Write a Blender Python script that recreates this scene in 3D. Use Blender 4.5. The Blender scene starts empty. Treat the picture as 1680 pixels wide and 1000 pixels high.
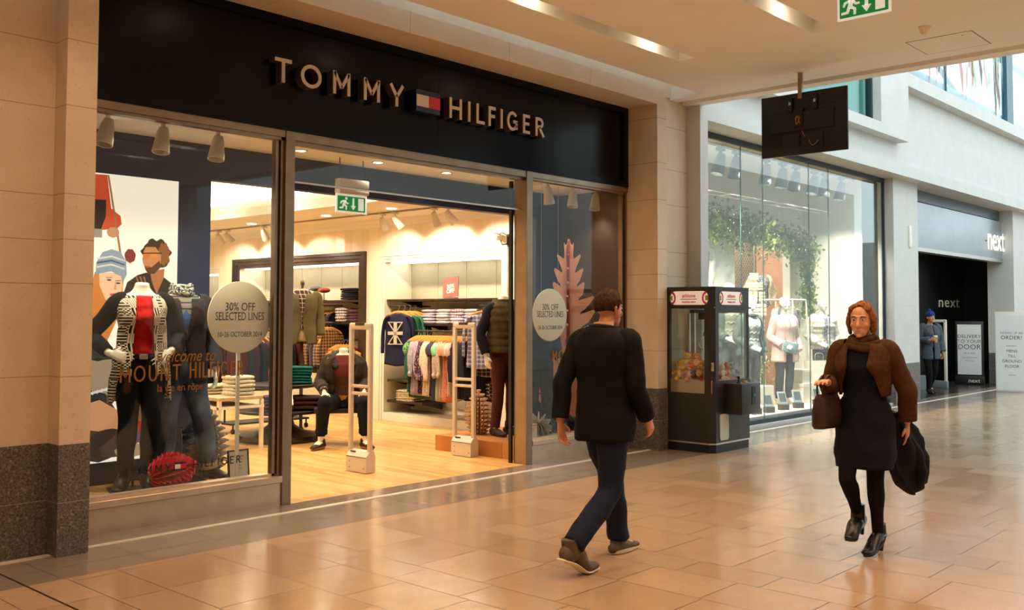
import bpy, bmesh, math, random
import numpy as np
from mathutils import Vector, Matrix, noise

R = random.Random(11)
sc = bpy.context.scene
COL = sc.collection
V = Vector
PI = math.pi

# ---------------------------------------------------------------- camera
# world: X runs along the shop fronts (away to the right), Y into the shops, Z up; camera 1.62 m above the floor
CAM_YAW, CAM_PITCH, CAM_ROLL = 0.831772862, 0.0434823969, 0.00291568675
cam = bpy.data.objects.new('camera', bpy.data.cameras.new('camera'))
COL.objects.link(cam)
_f = V((math.sin(CAM_YAW) * math.cos(CAM_PITCH), math.cos(CAM_YAW) * math.cos(CAM_PITCH), math.sin(CAM_PITCH)))
_r = V((math.cos(CAM_YAW), -math.sin(CAM_YAW), 0))
_u = _r.cross(_f)
_r2 = _r * math.cos(CAM_ROLL) + _u * math.sin(CAM_ROLL)
_u2 = -_r * math.sin(CAM_ROLL) + _u * math.cos(CAM_ROLL)
_m = Matrix((_r2, _u2, -_f)).transposed().to_4x4()
_m.translation = V((0, 0, 1.62))
cam.matrix_world = _m
cam.data.sensor_width = 36.0
cam.data.lens = 36.0 * 1607.717 / 1680
cam.data.shift_y = -52.27 / 1680
cam.data.clip_start = 0.05
cam.data.clip_end = 200
sc.camera = cam

# ---------------------------------------------------------------- view, world, light
sc.view_settings.view_transform = 'Standard'
sc.view_settings.look = 'None'
sc.view_settings.gamma = 1.0
sc.view_settings.exposure = 0.0
sc.view_settings.use_curve_mapping = False
sc.cycles.max_bounces = 10
sc.cycles.transparent_max_bounces = 24
sc.cycles.glossy_bounces = 4
sc.cycles.diffuse_bounces = 4
sc.cycles.caustics_reflective = False
sc.cycles.caustics_refractive = False
sc.cycles.sample_clamp_indirect = 6.0
sc.cycles.sample_clamp_direct = 30.0

def lin(c):
    out = []
    for v in c[:3]:
        v = v / 255.0
        out.append(v / 12.92 if v <= 0.04045 else ((v + 0.055) / 1.055) ** 2.4)
    return tuple(out) + (1.0,)

SKY = 2.55
w = bpy.data.worlds.new('sky')
sc.world = w
w.use_nodes = True
w.node_tree.nodes['Background'].inputs[0].default_value = (0.80, 0.95, 1.0, 1)
w.node_tree.nodes['Background'].inputs[1].default_value = SKY

WARM = (1.0, 0.66, 0.37)
SHOPW = (1.0, 0.85, 0.62)
NEUT = (1.0, 0.90, 0.78)

def area(name, loc, size, power, col, rot=(0, 0, 0)):
    d = bpy.data.lights.new(name, 'AREA')
    d.shape = 'RECTANGLE'
    d.size, d.size_y = size
    d.energy = power
    d.color = col
    o = bpy.data.objects.new(name, d)
    o.location = loc
    o.rotation_euler = rot
    COL.objects.link(o)
    return o

def spot(name, loc, target, power, col, angle=1.6, blend=0.6, rad=0.04, parent=None):
    d = bpy.data.lights.new(name, 'SPOT')
    d.energy = power
    d.color = col
    d.spot_size = angle
    d.spot_blend = blend
    d.shadow_soft_size = rad
    o = bpy.data.objects.new(name, d)
    o.location = loc
    o.rotation_euler = (V(target) - V(loc)).to_track_quat('-Z', 'Y').to_euler()
    COL.objects.link(o)
    if parent is not None:
        o.parent = parent
        o.matrix_parent_inverse = Matrix.Translation(-V(parent.location))
    return o

# ---------------------------------------------------------------- node maths
class X:
    """a socket that can be added, multiplied ... to build math nodes"""
    def __init__(s, nt, sock): s.nt, s.s = nt, sock
    def m(s, op, *a):
        n = s.nt.nodes.new('ShaderNodeMath'); n.operation = op
        for i, v in enumerate((s,) + a):
            if isinstance(v, X): s.nt.links.new(v.s, n.inputs[i])
            else: n.inputs[i].default_value = v
        return X(s.nt, n.outputs[0])
    def __add__(s, o): return s.m('ADD', o)
    def __sub__(s, o): return s.m('SUBTRACT', o)
    def __mul__(s, o): return s.m('MULTIPLY', o)
    def __truediv__(s, o): return s.m('DIVIDE', o)
    def mod(s, o): return s.m('FLOORED_MODULO', o)
    def lt(s, o): return s.m('LESS_THAN', o)
    def gt(s, o): return s.m('GREATER_THAN', o)
    def abs(s): return s.m('ABSOLUTE')
    def max(s, o): return s.m('MAXIMUM', o)
    def min(s, o): return s.m('MINIMUM', o)
    def floor(s): return s.m('FLOOR')

class MT:
    """a material under construction"""
    def __init__(s, name, col=(200, 200, 200), rough=0.6, metal=0.0, spec=0.5):
        s.mat = bpy.data.materials.new(name); s.mat.use_nodes = True
        s.nt = s.mat.node_tree
        s.b = s.nt.nodes['Principled BSDF']
        s.b.inputs['Base Color'].default_value = lin(col)
        s.b.inputs['Roughness'].default_value = rough
        s.b.inputs['Metallic'].default_value = metal
        s.b.inputs['Specular IOR Level'].default_value = spec
        s.mat.diffuse_color = lin(col)
        s._c = None
    def coord(s, kind='Object'):
        if s._c is None or s._c[0] != kind:
            if kind == 'World':
                n = s.nt.nodes.new('ShaderNodeNewGeometry'); o = n.outputs['Position']
            else:
                n = s.nt.nodes.new('ShaderNodeTexCoord'); o = n.outputs[kind]
            x = s.nt.nodes.new('ShaderNodeSeparateXYZ'); s.nt.links.new(o, x.inputs[0])
            s._c = (kind, o, [X(s.nt, x.outputs[i]) for i in range(3)])
        return s._c[2]
    def vec(s, a, b, c):
        n = s.nt.nodes.new('ShaderNodeCombineXYZ')
        for i, v in enumerate((a, b, c)):
            if isinstance(v, X): s.nt.links.new(v.s, n.inputs[i])
            else: n.inputs[i].default_value = v
        return n.outputs[0]
    def noise(s, scale, detail=3, rough=0.5, vec=None, kind='Object'):
        s.coord(kind)
        n = s.nt.nodes.new('ShaderNodeTexNoise')
        n.inputs['Scale'].default_value = scale; n.inputs['Detail'].default_value = detail
        n.inputs['Roughness'].default_value = rough
        s.nt.links.new(vec if vec is not None else s._c[1], n.inputs['Vector'])
        return X(s.nt, n.outputs['Fac'])
    def white(s, vec):
        n = s.nt.nodes.new('ShaderNodeTexWhiteNoise'); n.noise_dimensions = '3D'
        s.nt.links.new(vec, n.inputs['Vector'])
        return X(s.nt, n.outputs['Value'])
    def mix(s, fac, a, b):
        n = s.nt.nodes.new('ShaderNodeMix'); n.data_type = 'RGBA'
        for i, v in ((6, a), (7, b)):
            if isinstance(v, tuple): n.inputs[i].default_value = lin(v)
            else: s.nt.links.new(v, n.inputs[i])
        if isinstance(fac, X): s.nt.links.new(fac.s, n.inputs[0])
        else: n.inputs[0].default_value = fac
        return n.outputs[2]
    def ramp(s, fac, lo, hi):
        """fac stretched so lo..hi becomes 0..1"""
        n = s.nt.nodes.new('ShaderNodeMapRange'); s.nt.links.new(fac.s, n.inputs[0])
        n.inputs[1].default_value = lo; n.inputs[2].default_value = hi
        return X(s.nt, n.outputs[0])
    def color(s, sock): s.nt.links.new(sock, s.b.inputs['Base Color']); return s
    def rough(s, x): s.nt.links.new(x.s, s.b.inputs['Roughness']); return s
    def bump(s, x, strength=0.3, dist=0.01):
        n = s.nt.nodes.new('ShaderNodeBump'); n.inputs['Strength'].default_value = strength
        n.inputs['Distance'].default_value = dist
        s.nt.links.new(x.s, n.inputs['Height']); s.nt.links.new(n.outputs[0], s.b.inputs['Normal']); return s
    def emit(s, col, strength):
        s.b.inputs['Emission Color'].default_value = lin(col) if max(col) > 1.0 else tuple(col) + (1,)
        s.b.inputs['Emission Strength'].default_value = strength; return s

def plain(name, col, rough=0.6, metal=0.0, spec=0.5):
    return MT(name, col, rough, metal, spec).mat

def mottled(name, c1, c2, scale=8, rough=0.6, metal=0.0, bump=0.0, spec=0.5, lo=0.35, hi=0.65, bscale=None):
    m = MT(name, c1, rough, metal, spec)
    f = m.noise(scale, 4)
    m.color(m.mix(m.ramp(f, lo, hi), c1, c2))
    if bump: m.bump(m.noise(bscale or scale * 3, 3), bump, 0.01)
    return m.mat

def glow(name, col, strength):
    m = MT(name, col, 0.5); m.emit(col, strength); return m.mat

def glass_mat(name, tint=(255, 255, 255), refl=1.0):
    m = bpy.data.materials.new(name); m.use_nodes = True; nt = m.node_tree
    nt.nodes.remove(nt.nodes['Principled BSDF'])
    t = nt.nodes.new('ShaderNodeBsdfTransparent'); t.inputs[0].default_value = lin(tint)
    g = nt.nodes.new('ShaderNodeBsdfGlossy'); g.inputs['Roughness'].default_value = 0.0
    fr = nt.nodes.new('ShaderNodeLayerWeight'); fr.inputs[0].default_value = 0.5
    mx = nt.nodes.new('ShaderNodeMixShader')
    fc = ((X(nt, fr.outputs['Facing']).m('POWER', 5.0)) * 0.95 + 0.045) * refl      # Schlick reflectance, the same from both faces
    nt.links.new(fc.m('MINIMUM', 1.0).s, mx.inputs[0])
    nt.links.new(t.outputs[0], mx.inputs[1]); nt.links.new(g.outputs[0], mx.inputs[2])
    nt.links.new(mx.outputs[0], nt.nodes['Material Output'].inputs[0])
    return m

# ---------------------------------------------------------------- geometry helpers
def crom(pts, vals, k=4):
    """Catmull-Rom resampling of points and values"""
    if len(pts) < 3 or k < 2: return pts, vals
    P, W = [], []
    n = len(pts)
    for i in range(n - 1):
        p0, p1, p2, p3 = pts[max(i - 1, 0)], pts[i], pts[i + 1], pts[min(i + 2, n - 1)]
        w1, w2 = vals[i], vals[i + 1]
        for j in range(k):
            t = j / k
            P.append(0.5 * ((2 * p1) + (p2 - p0) * t + (2 * p0 - 5 * p1 + 4 * p2 - p3) * t * t + (3 * p1 - p0 - 3 * p2 + p3) * t ** 3))
            s = t * t * (3 - 2 * t)
            W.append(tuple(a + (b - a) * s for a, b in zip(w1, w2)))
    P.append(pts[-1]); W.append(vals[-1])
    return P, W

class MB:
    """collects shapes into one mesh"""
    def __init__(s):
        s.bm = bmesh.new(); s.mi = 0; s.M = Matrix()
    def v(s, co): return s.bm.verts.new(s.M @ V(co))
    def f(s, vs):
        try:
            fc = s.bm.faces.new(vs); fc.material_index = s.mi; return fc
        except ValueError:
            return None
    def box(s, x0, x1, y0, y1, z0, z1, bev=0.0, seg=2):
        if bev:
            b = bmesh.new()
            vs = [b.verts.new((x, y, z)) for z in (z0, z1) for y in (y0, y1) for x in (x0, x1)]
            for q in ((0, 2, 3, 1), (4, 5, 7, 6), (0, 1, 5, 4), (2, 6, 7, 3), (0, 4, 6, 2), (1, 3, 7, 5)):
                b.faces.new([vs[i] for i in q])
            bmesh.ops.bevel(b, geom=b.edges[:], offset=bev, segments=seg, affect='EDGES', profile=0.5)
            s.add(b); b.free(); return s
        vs = [s.v((x, y, z)) for z in (z0, z1) for y in (y0, y1) for x in (x0, x1)]
        for q in ((0, 2, 3, 1), (4, 5, 7, 6), (0, 1, 5, 4), (2, 6, 7, 3), (0, 4, 6, 2), (1, 3, 7, 5)):
            s.f([vs[i] for i in q])
        return s
    def add(s, b):
        mp = {}
        for q in b.verts: mp[q] = s.v(q.co)
        for q in b.faces: s.f([mp[k] for k in q.verts])
    def quad(s, *p): s.f([s.v(q) for q in p]); return s
    def loft(s, rings, cap0=True, cap1=True, closed=True):
        L = [[s.v(p) for p in r] for r in rings]
        n = len(L[0])
        for a, b in zip(L, L[1:]):
            for i in range(n if closed else n - 1):
                j = (i + 1) % n
                s.f([a[i], a[j], b[j], b[i]])
        if cap0: s.f(L[0][::-1])
        if cap1: s.f(L[-1])
        return s
    def tube(s, pts, r, n=8, k=1, side=None, round_ends=False, cap=True):
        """tube along points; r a number, a list of numbers or a list of (rx, ry)"""
        pts = [V(p) for p in pts]
        if not isinstance(r, (list, tuple)): r = [r] * len(pts)
        rr = [(q if isinstance(q, tuple) else (q, q)) for q in r]
        pts, rr = crom(pts, rr, k)
        T = []
        for i in range(len(pts)):
            t = pts[min(i + 1, len(pts) - 1)] - pts[max(i - 1, 0)]
            T.append(t.normalized() if t.length > 1e-9 else V((0, 0, 1)))
        ref = V(side) if side is not None else (V((1, 0, 0)) if abs(T[0].x) < 0.8 else V((0, 1, 0)))
        rings = []
        def ring(p, t, a, b):
            nonlocal ref
            x = ref - t * ref.dot(t)
            if x.length < 1e-4: x = t.orthogonal()
            x.normalize()
            if side is None: ref = x
            y = t.cross(x)
            return [p + x * (a * math.cos(2 * PI * q / n)) + y * (b * math.sin(2 * PI * q / n)) for q in range(n)]
        if round_ends:
            a, b = rr[0]; e = min(a, b)
            for h, c in ((0.98, 0.2), (0.75, 0.66), (0.4, 0.92)):
                rings.append(ring(pts[0] - T[0] * e * h, T[0], a * c, b * c))
        for p, t, q in zip(pts, T, rr): rings.append(ring(p, t, *q))
        if round_ends:
            a, b = rr[-1]; e = min(a, b)
            for h, c in ((0.4, 0.92), (0.75, 0.66), (0.98, 0.2)):
                rings.append(ring(pts[-1] + T[-1] * e * h, T[-1], a * c, b * c))
        return s.loft(rings, cap, cap)
    def cyl(s, p0, p1, r0, r1=None, n=16): return s.tube([p0, p1], [r0, r0 if r1 is None else r1], n)
    def ell(s, c, rx, ry, rz, n=16, m=10):
        c = V(c); rings = []
        for i in range(1, m):
            a = PI * i / m - PI / 2
            rings.append([c + V((rx * math.cos(a) * math.cos(2 * PI * j / n), ry * math.cos(a) * math.sin(2 * PI * j / n), rz * math.sin(a))) for j in range(n)])
        L = [[s.v(p) for p in r] for r in rings]
        for a, b in zip(L, L[1:]):
            for i in range(n): s.f([a[i], a[(i + 1) % n], b[(i + 1) % n], b[i]])
        p0, p1 = s.v(c - V((0, 0, rz))), s.v(c + V((0, 0, rz)))
        for i in range(n):
            s.f([p0, L[0][(i + 1) % n], L[0][i]]); s.f([p1, L[-1][i], L[-1][(i + 1) % n]])
        return s
    def lathe(s, prof, c=(0, 0, 0), n=24, cap=True):
        c = V(c)
        return s.loft([[c + V((r * math.cos(2 * PI * j / n), r * math.sin(2 * PI * j / n), z)) for j in range(n)] for r, z in prof], cap, cap)
    def prism(s, poly, d0, d1, plane='XZ'):
        """2-D polygon pushed along the third axis from d0 to d1; plane XZ -> along Y, XY -> along Z, YZ -> along X"""
        def P(a, b, d): return {'XZ': (a, d, b), 'XY': (a, b, d), 'YZ': (d, a, b)}[plane]
        A = [s.v(P(a, b, d0)) for a, b in poly]; B = [s.v(P(a, b, d1)) for a, b in poly]
        n = len(poly)
        for i in range(n): s.f([A[i], A[(i + 1) % n], B[(i + 1) % n], B[i]])
        s.f(A[::-1]); s.f(B)
        return s
    def text(s, txt, size, M, depth=0.0, align='CENTER', sx=1.0, spacing=1.0, bold=0.0):
        cu = bpy.data.curves.new('t', 'FONT'); cu.body = txt; cu.size = size; cu.align_x = align
        cu.extrude = depth; cu.space_character = spacing; cu.offset = bold; cu.resolution_u = 3
        o = bpy.data.objects.new('t', cu)
        me = o.to_mesh()
        old = s.M.copy(); s.M = s.M @ M @ Matrix.Scale(sx, 4, V((1, 0, 0)))
        vs = [s.v(q.co) for q in me.vertices]
        for p in me.polygons: s.f([vs[i] for i in p.vertices])
        s.M = old
        o.to_mesh_clear(); bpy.data.objects.remove(o); bpy.data.curves.remove(cu)
        return s
    def build(s, name, mats, parent=None, smooth=40, loc=None, rec=True, **props):
        if rec: bmesh.ops.recalc_face_normals(s.bm, faces=s.bm.faces[:])
        me = bpy.data.meshes.new(name); s.bm.to_mesh(me); s.bm.free()
        return link(name, me, mats, parent, smooth, loc, **props)

def link(name, me, mats, parent=None, smooth=40, loc=None, **props):
    for m in (mats if isinstance(mats, (list, tuple)) else [mats]): me.materials.append(m)
    if smooth:
        me.polygons.foreach_set('use_smooth', [True] * len(me.polygons))
        if smooth < 180: me.set_sharp_from_angle(angle=math.radians(smooth))
    o = bpy.data.objects.new(name, me); COL.objects.link(o)
    if parent is not None: o.parent = parent
    if loc is not None: o.location = loc
    for k, q in props.items(): o[k] = q
    return o

def tag(o, label, cat, group=None):
    o['label'] = label; o['category'] = cat
    if group: o['group'] = group
    return o
def thing(name, label, cat, loc=(0, 0, 0), rz=0.0, group=None):
    o = bpy.data.objects.new(name, None); COL.objects.link(o)
    o.empty_display_size = 0.1
    o.location = loc; o.rotation_euler = (0, 0, rz)
    return tag(o, label, cat, group)
def struct(name, mb, mats, parent=None, smooth=40):
    o = mb.build(name, mats, parent, smooth)
    if parent is None: o['kind'] = 'structure'
    return o
KIDS = {}
def kids(o): return [c for c in bpy.data.objects if c.parent is o]
def dup(root, loc, rz=None, label=None, group=None, children=None, scale=None, mats=None):
    """copy a thing with its parts and sub-parts; mats maps part names to another material"""
    r = root.copy(); COL.objects.link(r); r.location = loc
    if rz is not None: r.rotation_euler = (0, 0, rz)
    if scale is not None: r.scale = scale if isinstance(scale, tuple) else (scale,) * 3
    if label: r['label'] = label
    if group: r['group'] = group
    def rec(src, dst):
        for c in KIDS.setdefault(src.name, kids(src)):
            d = c.copy(); COL.objects.link(d); d.parent = dst
            rec(c, d)
    rec(root, r)
    return r

FACE = Matrix.Rotation(PI / 2, 4, 'X')        # text plane turned to face -Y
def at(x, y, z, rz=0.0): return Matrix.Translation((x, y, z)) @ Matrix.Rotation(rz, 4, 'Z')
ORD = ['first', 'second', 'third', 'fourth', 'fifth', 'sixth', 'seventh', 'eighth', 'ninth', 'tenth', 'eleventh', 'twelfth',
       'thirteenth', 'fourteenth', 'fifteenth', 'sixteenth', 'seventeenth', 'eighteenth', 'nineteenth', 'twentieth',
       'twenty-first', 'twenty-second', 'twenty-third', 'twenty-fourth', 'twenty-fifth', 'twenty-sixth', 'twenty-seventh', 'twenty-eighth']
# ================================================================ materials of the place
def stone_mat(name, c1, c2, joints, jcol, vj=None):
    m = MT(name, c1, 0.55, 0, 0.35)
    x, y, z = m.coord('World')
    f = m.noise(3.0, 5, 0.6, kind='World')
    g = m.noise(60, 2, kind='World')
    base = m.mix(m.ramp(f, 0.3, 0.7), c1, c2)
    spk = m.ramp(g, 0.66, 0.72)
    base = m.mix(spk * 0.35, base, jcol)
    j = None
    for q in joints:
        d = (z - q).abs().lt(0.0035)
        j = d if j is None else j.max(d)
    if vj:
        d = ((x - vj[0]).mod(vj[1])).lt(0.006)
        j = d if j is None else j.max(d)
    if j is not None: base = m.mix(j * 0.7, base, jcol)
    m.color(base)
    return m.mat

LIME = stone_mat('limestone', (226, 208, 184), (216, 196, 172), (1.2, 1.83, 2.13, 2.44, 3.045, 3.5, 4.05), (150, 125, 100))
LIMEB = stone_mat('limestone_beam', (226, 208, 184), (218, 199, 175), (), (150, 125, 100), (0.55, 1.35))
PALE = stone_mat('pale_stone', (206, 206, 202), (198, 198, 194), (1.2, 1.83, 2.13, 2.44, 3.045, 3.5, 4.62, 5.42), (190, 186, 178), (0.7, 1.6))

def granite():
    m = MT('granite', (90, 82, 74), 0.4)
    g = m.noise(70, 3, 0.7, kind='World')
    h = m.noise(34, 2, kind='World')
    c = m.mix(m.ramp(g, 0.36, 0.62), (58, 56, 54), (120, 115, 110))
    c = m.mix(m.ramp(h, 0.6, 0.68) * 0.6, c, (160, 148, 136))
    z = m.coord('World')[2]
    c = m.mix((z - 0.36).abs().lt(0.003) * 0.8, c, (170, 155, 138))
    m.color(c); return m.mat
GRAN = granite()

def mall_floor():
    m = MT('mall_tiles', (150, 120, 95), 0.25, 0, 0.5)
    x, y, z = m.coord('World')
    u = (x - 3.585).mod(1.365)
    n = ((x - 3.585) / 1.365).floor()
    r1 = u.gt(0.445); r2 = u.gt(0.755)
    row = n * 3.0 + r1 + r2
    off = m.white(m.vec(row, 2.0, 5.0)) * 0.6
    v = (y + off) / 0.585
    cell = v.floor(); fv = v - cell
    joint = u.lt(0.006).max((u - 0.445).abs().lt(0.003)).max((u - 0.755).abs().lt(0.003)).max(fv.lt(0.011))
    border = y.gt(6.13)
    bj = (y - 6.13).abs().lt(0.003).max((y - 6.42).abs().lt(0.003)).max(((x - 0.2).mod(0.61)).lt(0.005))
    rnd = m.white(m.vec(row, cell, 1.0))
    f = m.noise(5, 6, 0.65, kind='World')
    fine = m.noise(45, 3, 0.6, kind='World')
    base = m.mix(rnd, (172, 144, 117), (184, 157, 131))
    base = m.mix(m.ramp(f, 0.3, 0.72) * 0.5, base, (158, 130, 103))
    base = m.mix(m.ramp(fine, 0.45, 0.7) * 0.22, base, (142, 116, 92))
    bb = m.mix(m.ramp(f, 0.3, 0.7), (138, 122, 108), (126, 111, 98))
    base = m.mix(border, base, bb)
    jj = border * bj + (border * -1.0 + 1.0) * joint
    base = m.mix(jj * 0.9, base, (52, 36, 25))
    base = m.mix((x - 2.43).abs().lt(0.008) * y.lt(6.55) * 0.95, base, (30, 22, 18))
    m.color(base)
    m.rough(m.ramp(f, 0.2, 0.8) * 0.14 + rnd * 0.05 + jj * 0.3 + 0.07)
    m.bump(fine * 0.25 + jj * -1.0, 0.05, 0.003)
    return m.mat
TILES = mall_floor()

def planks(name, cols, wid, lng, along='Y', rough=0.35):
    m = MT(name, cols[0], rough)
    x, y, z = m.coord('World')
    a, b = (x, y) if along == 'Y' else (y, x)
    r = (a / wid).floor()
    o = m.white(m.vec(r, 3.0, 1.0)) * lng
    cell = ((b + o) / lng).floor()
    rnd = m.white(m.vec(r, cell, 7.0))
    fu = (a / wid) - r
    fv = ((b + o) / lng) - cell
    vec = m.vec(a * 30.0, b * 2.0, rnd * 9.0)
    g = m.noise(1.0, 4, 0.6, vec=vec, kind='World')
    c = m.mix(rnd, cols[0], cols[1])
    c = m.mix(m.ramp(g, 0.35, 0.7) * 0.6, c, cols[2])
    c = m.mix(fu.lt(0.03).max(fv.lt(0.004)) * 0.5, c, (90, 52, 22))
    m.color(c); return m.mat
WOODF = planks('oak_strip_floor', ((236, 196, 128), (208, 154, 84), (192, 136, 66)), 0.075, 1.1, 'Y', 0.3)
PLINTHW = planks('chestnut_boards', ((200, 136, 66), (176, 110, 48), (136, 80, 32)), 0.11, 3.0, 'Y', 0.5)

STEEL = mottled('bronzed_steel', (220, 200, 176), (208, 188, 164), 6, 0.48, 1.0)
STEELD = mottled('bronzed_steel_frame', (158, 140, 120), (146, 128, 110), 6, 0.36, 1.0)
ALU = plain('brushed_aluminium', (200, 198, 194), 0.35, 1.0)
DARKF = plain('dark_frame', (28, 32, 36), 0.35, 0.0)
FASC = mottled('black_fascia', (8, 9, 12), (10, 11, 14), 20, 0.22, 0, 0.0, 0.14)
NAVY = mottled('navy_paint', (24, 34, 76), (21, 31, 70), 4, 0.55)
WHITEP = plain('white_paint', (238, 230, 216), 0.6)
CEILP = mottled('ceiling_paint', (245, 242, 237), (242, 239, 234), 2, 0.8)
BLACKP = plain('black_paint', (14, 14, 16), 0.5)
WALNUT = mottled('dark_walnut', (52, 32, 22), (38, 22, 15), 10, 0.35)
LINEN = mottled('linen_panel', (196, 184, 158), (186, 174, 148), 40, 0.8)
GLASS = glass_mat('clear_glass', (250, 253, 252), 1.0)
GLASSG = glass_mat('greenish_glass', (248, 252, 250), 1.5)

# ================================================================ the mall shell
b = MB(); b.box(-9, 46, -6, 7.14, -0.1, 0.0); floor = struct('floor', b, TILES)
b = MB(); b.box(3.05, 46, 6.80, 6.86, -0.01, 0.004)
for k in range(3): b.box(3.05, 46, 6.806 + k * 0.018, 6.816 + k * 0.018, 0.004, 0.006)
b.box(-8, 2.84, 6.76, 6.82, -0.01, 0.005)
struct('trim_1', b, plain('polished_strip', (236, 226, 212), 0.35, 0.4))

b = MB(); b.mi = 0; b.box(-9, 2.90, 6.87, 7.3, 0.745, 5.0); b.mi = 1; b.box(-9, 2.90, 6.86, 7.3, 0, 0.745)
struct('wall_left', b, [LIME, GRAN])
def pilaster(name, x0, x1, y0, y1, z1, m):
    b = MB(); b.mi = 0; b.box(x0, x1, y0, y1, 0.745, z1); b.mi = 1; b.box(x0 - 0.002, x1 + 0.002, y0 - 0.006, y1, 0, 0.745)
    return struct(name, b, [m, GRAN])
pilaster('column_1', 2.84, 3.05, 6.69, 7.4, 4.42, LIME)
pilaster('column_2', 9.98, 10.18, 6.70, 7.4, 4.42, LIME)
pilaster('column_3', 11.05, 11.24, 6.75, 7.4, 4.42, PALE)
pilaster('column_4', 18.22, 19.45, 7.0, 7.6, 4.21, PALE)
pilaster('column_5', 25.75, 27.2, 7.0, 7.6, 4.21, PALE)
b = MB(); b.mi = 0; b.box(10.18, 11.05, 6.95, 7.3, 0.745, 5.0); b.mi = 1; b.box(10.18, 11.05, 6.945, 7.3, 0, 0.745)
struct('wall_recess', b, [LIME, GRAN])
b = MB(); b.box(3.05, 9.98, 6.70, 7.3, 4.215, 4.415); struct('beam_1', b, LIMEB)
b = MB(); b.box(11.24, 40, 6.75, 7.3, 4.21, 4.42); struct('beam_2', b, PALE)
# wall over the beams and the upper storey frames
b = MB(); b.box(-9, 11.05, 6.92, 7.3, 4.42, 6.0); struct('wall_upper_left', b, LIME)
b = MB(); b.box(11.05, 18.0, 6.97, 7.3, 4.42, 4.90); b.box(18.0, 40, 6.97, 7.3, 4.42, 5.95); struct('wall_upper', b, PALE)
b = MB(); b.box(11.05, 18.38, 6.75, 7.3, 4.87, 5.06); b.box(17.08, 18.38, 6.75, 7.3, 5.06, 9.0)
b.box(18.38, 40, 6.75, 7.3, 5.93, 6.18)
struct('trim_2', b, PALE)

# ceiling with long light troughs
CZ = 4.4
TROUGH = [(5.58, 5.79), (4.02, 4.24), (2.46, 2.68), (0.90, 1.12), (-0.66, -0.44), (-2.22, -2.0)]
b = MB()
ys = [6.45] + [q for t in TROUGH for q in (t[1], t[0])] + [-6.0]
for i in range(0, len(ys), 2): b.box(-9, 9.05, ys[i + 1], ys[i], CZ, CZ + 0.17)
b.box(9.05, 10.62, -6, 6.45, CZ, CZ + 0.17)
b.box(10.62, 10.80, -6, 6.94, CZ, CZ + 0.17)
b.box(10.80, 10.92, -6, 6.94, CZ + 0.05, CZ + 0.17)
b.box(10.92, 11.12, -6, 6.94, CZ - 0.015, CZ + 0.9)
b.box(-9, 10.92, -6, 6.45, CZ + 0.17, CZ + 0.3)
b.box(-9, 10.92, 6.45, 6.94, CZ + 0.45, CZ + 0.6)
ceiling = struct('ceiling', b, CEILP)

# walls behind and beside the camera, far end of the mall
b = MB(); b.mi = 0; b.box(-9, 11.1, -6.2, -5.0, 0.745, 4.7); b.mi = 1; b.box(-9, 11.1, -6.2, -4.99, 0, 0.745); struct('wall_back', b, [LIME, GRAN])
b = MB(); b.box(11.1, 46, -6.2, -5.2, 0, 7.5); struct('wall_back_atrium', b, PALE)
b = MB(); b.box(-9.2, -8.5, -6, 7.3, 0, 5.0); struct('wall_end', b, LIME)
b = MB(); b.box(44, 46, -6, 7.3, 0, 5.0); struct('wall_far', b, PALE)

# ================================================================ Tommy shop shell
b = MB(); b.box(3.05, 9.98, 7.14, 18.5, -0.1, 0.0); struct('floor_shop', b, WOODF)
# black fascia board with its stepped border
b = MB(); b.box(3.05, 9.98, 7.16, 7.30, 3.22, 4.215)
b.box(3.05, 9.98, 7.13, 7.16, 4.14, 4.215); b.box(3.05, 9.98, 7.13, 7.16, 3.22, 3.30)
b.box(9.88, 9.98, 7.13, 7.16, 3.30, 4.14)
for q in (4.95, 6.75, 8.55): b.box(q - 0.002, q + 0.002, 7.158, 7.16, 3.30, 4.14)
struct('trim_3', b, FASC)

# display ceiling, navy partition and header
b = MB(); b.box(2.9, 10.0, 7.28, 8.25, 3.2, 3.4); struct('ceiling_window', b, CEILP)
b = MB()
b.box(3.05, 4.83, 8.2, 8.32, 0, 3.2)
b.box(4.83, 9.45, 8.2, 8.32, 2.88, 3.2); b.box(9.45, 9.98, 8.2, 8.32, 0, 3.2)
struct('wall_partition', b, NAVY)
b = MB(); b.box(3.05, 4.86, 7.20, 8.2, 0.0, 0.18); struct('platform_left', b, WOODF)
b = MB(); b.box(8.20, 9.98, 7.22, 8.72, 0.0, 0.18); struct('platform_right', b, PLINTHW)

# right wall of the shop with its niches
STRIPE = MT('striped_wallpaper', (240, 226, 200), 0.6)
_x, _y, _z = STRIPE.coord('World')
STRIPE.color(STRIPE.mix((_y.mod(0.42)).lt(0.2), (243, 231, 209), (238, 224, 199))); STRIPE.rough((_y.mod(0.42)).lt(0.2) * 0.3 + 0.3); STRIPE = STRIPE.mat
N1, N2, N3 = (9.28, 11.78, 2.45), (12.40, 15.9, 2.47), (16.6, 18.4, 2.40)
b = MB()
b.box(9.98, 10.1, 7.2, N1[0], 0, 3.4); b.box(9.98, 10.1, N1[1], N2[0], 0, 3.4); b.box(9.98, 10.1, N2[1], N3[0], 0, 3.4); b.box(9.98, 10.1, N3[1], 18.6, 0, 3.4)
for n in (N1, N2, N3):
    b.box(9.98, 10.1, n[0], n[1], n[2], 3.4)
    b.box(10.55, 10.6, n[0] - .05, n[1] + .05, 0, 3.0); b.box(10.1, 10.6, n[0] - .05, n[0], 0, 3.0); b.box(10.1, 10.6, n[1], n[1] + .05, 0, 3.0)
    b.box(10.1, 10.6, n[0], n[1], n[2] + 0.02, 3.0)
    b.box(9.98, 10.6, n[0], n[1], 0, 0.12)
struct('wall_right', b, STRIPE)
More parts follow.
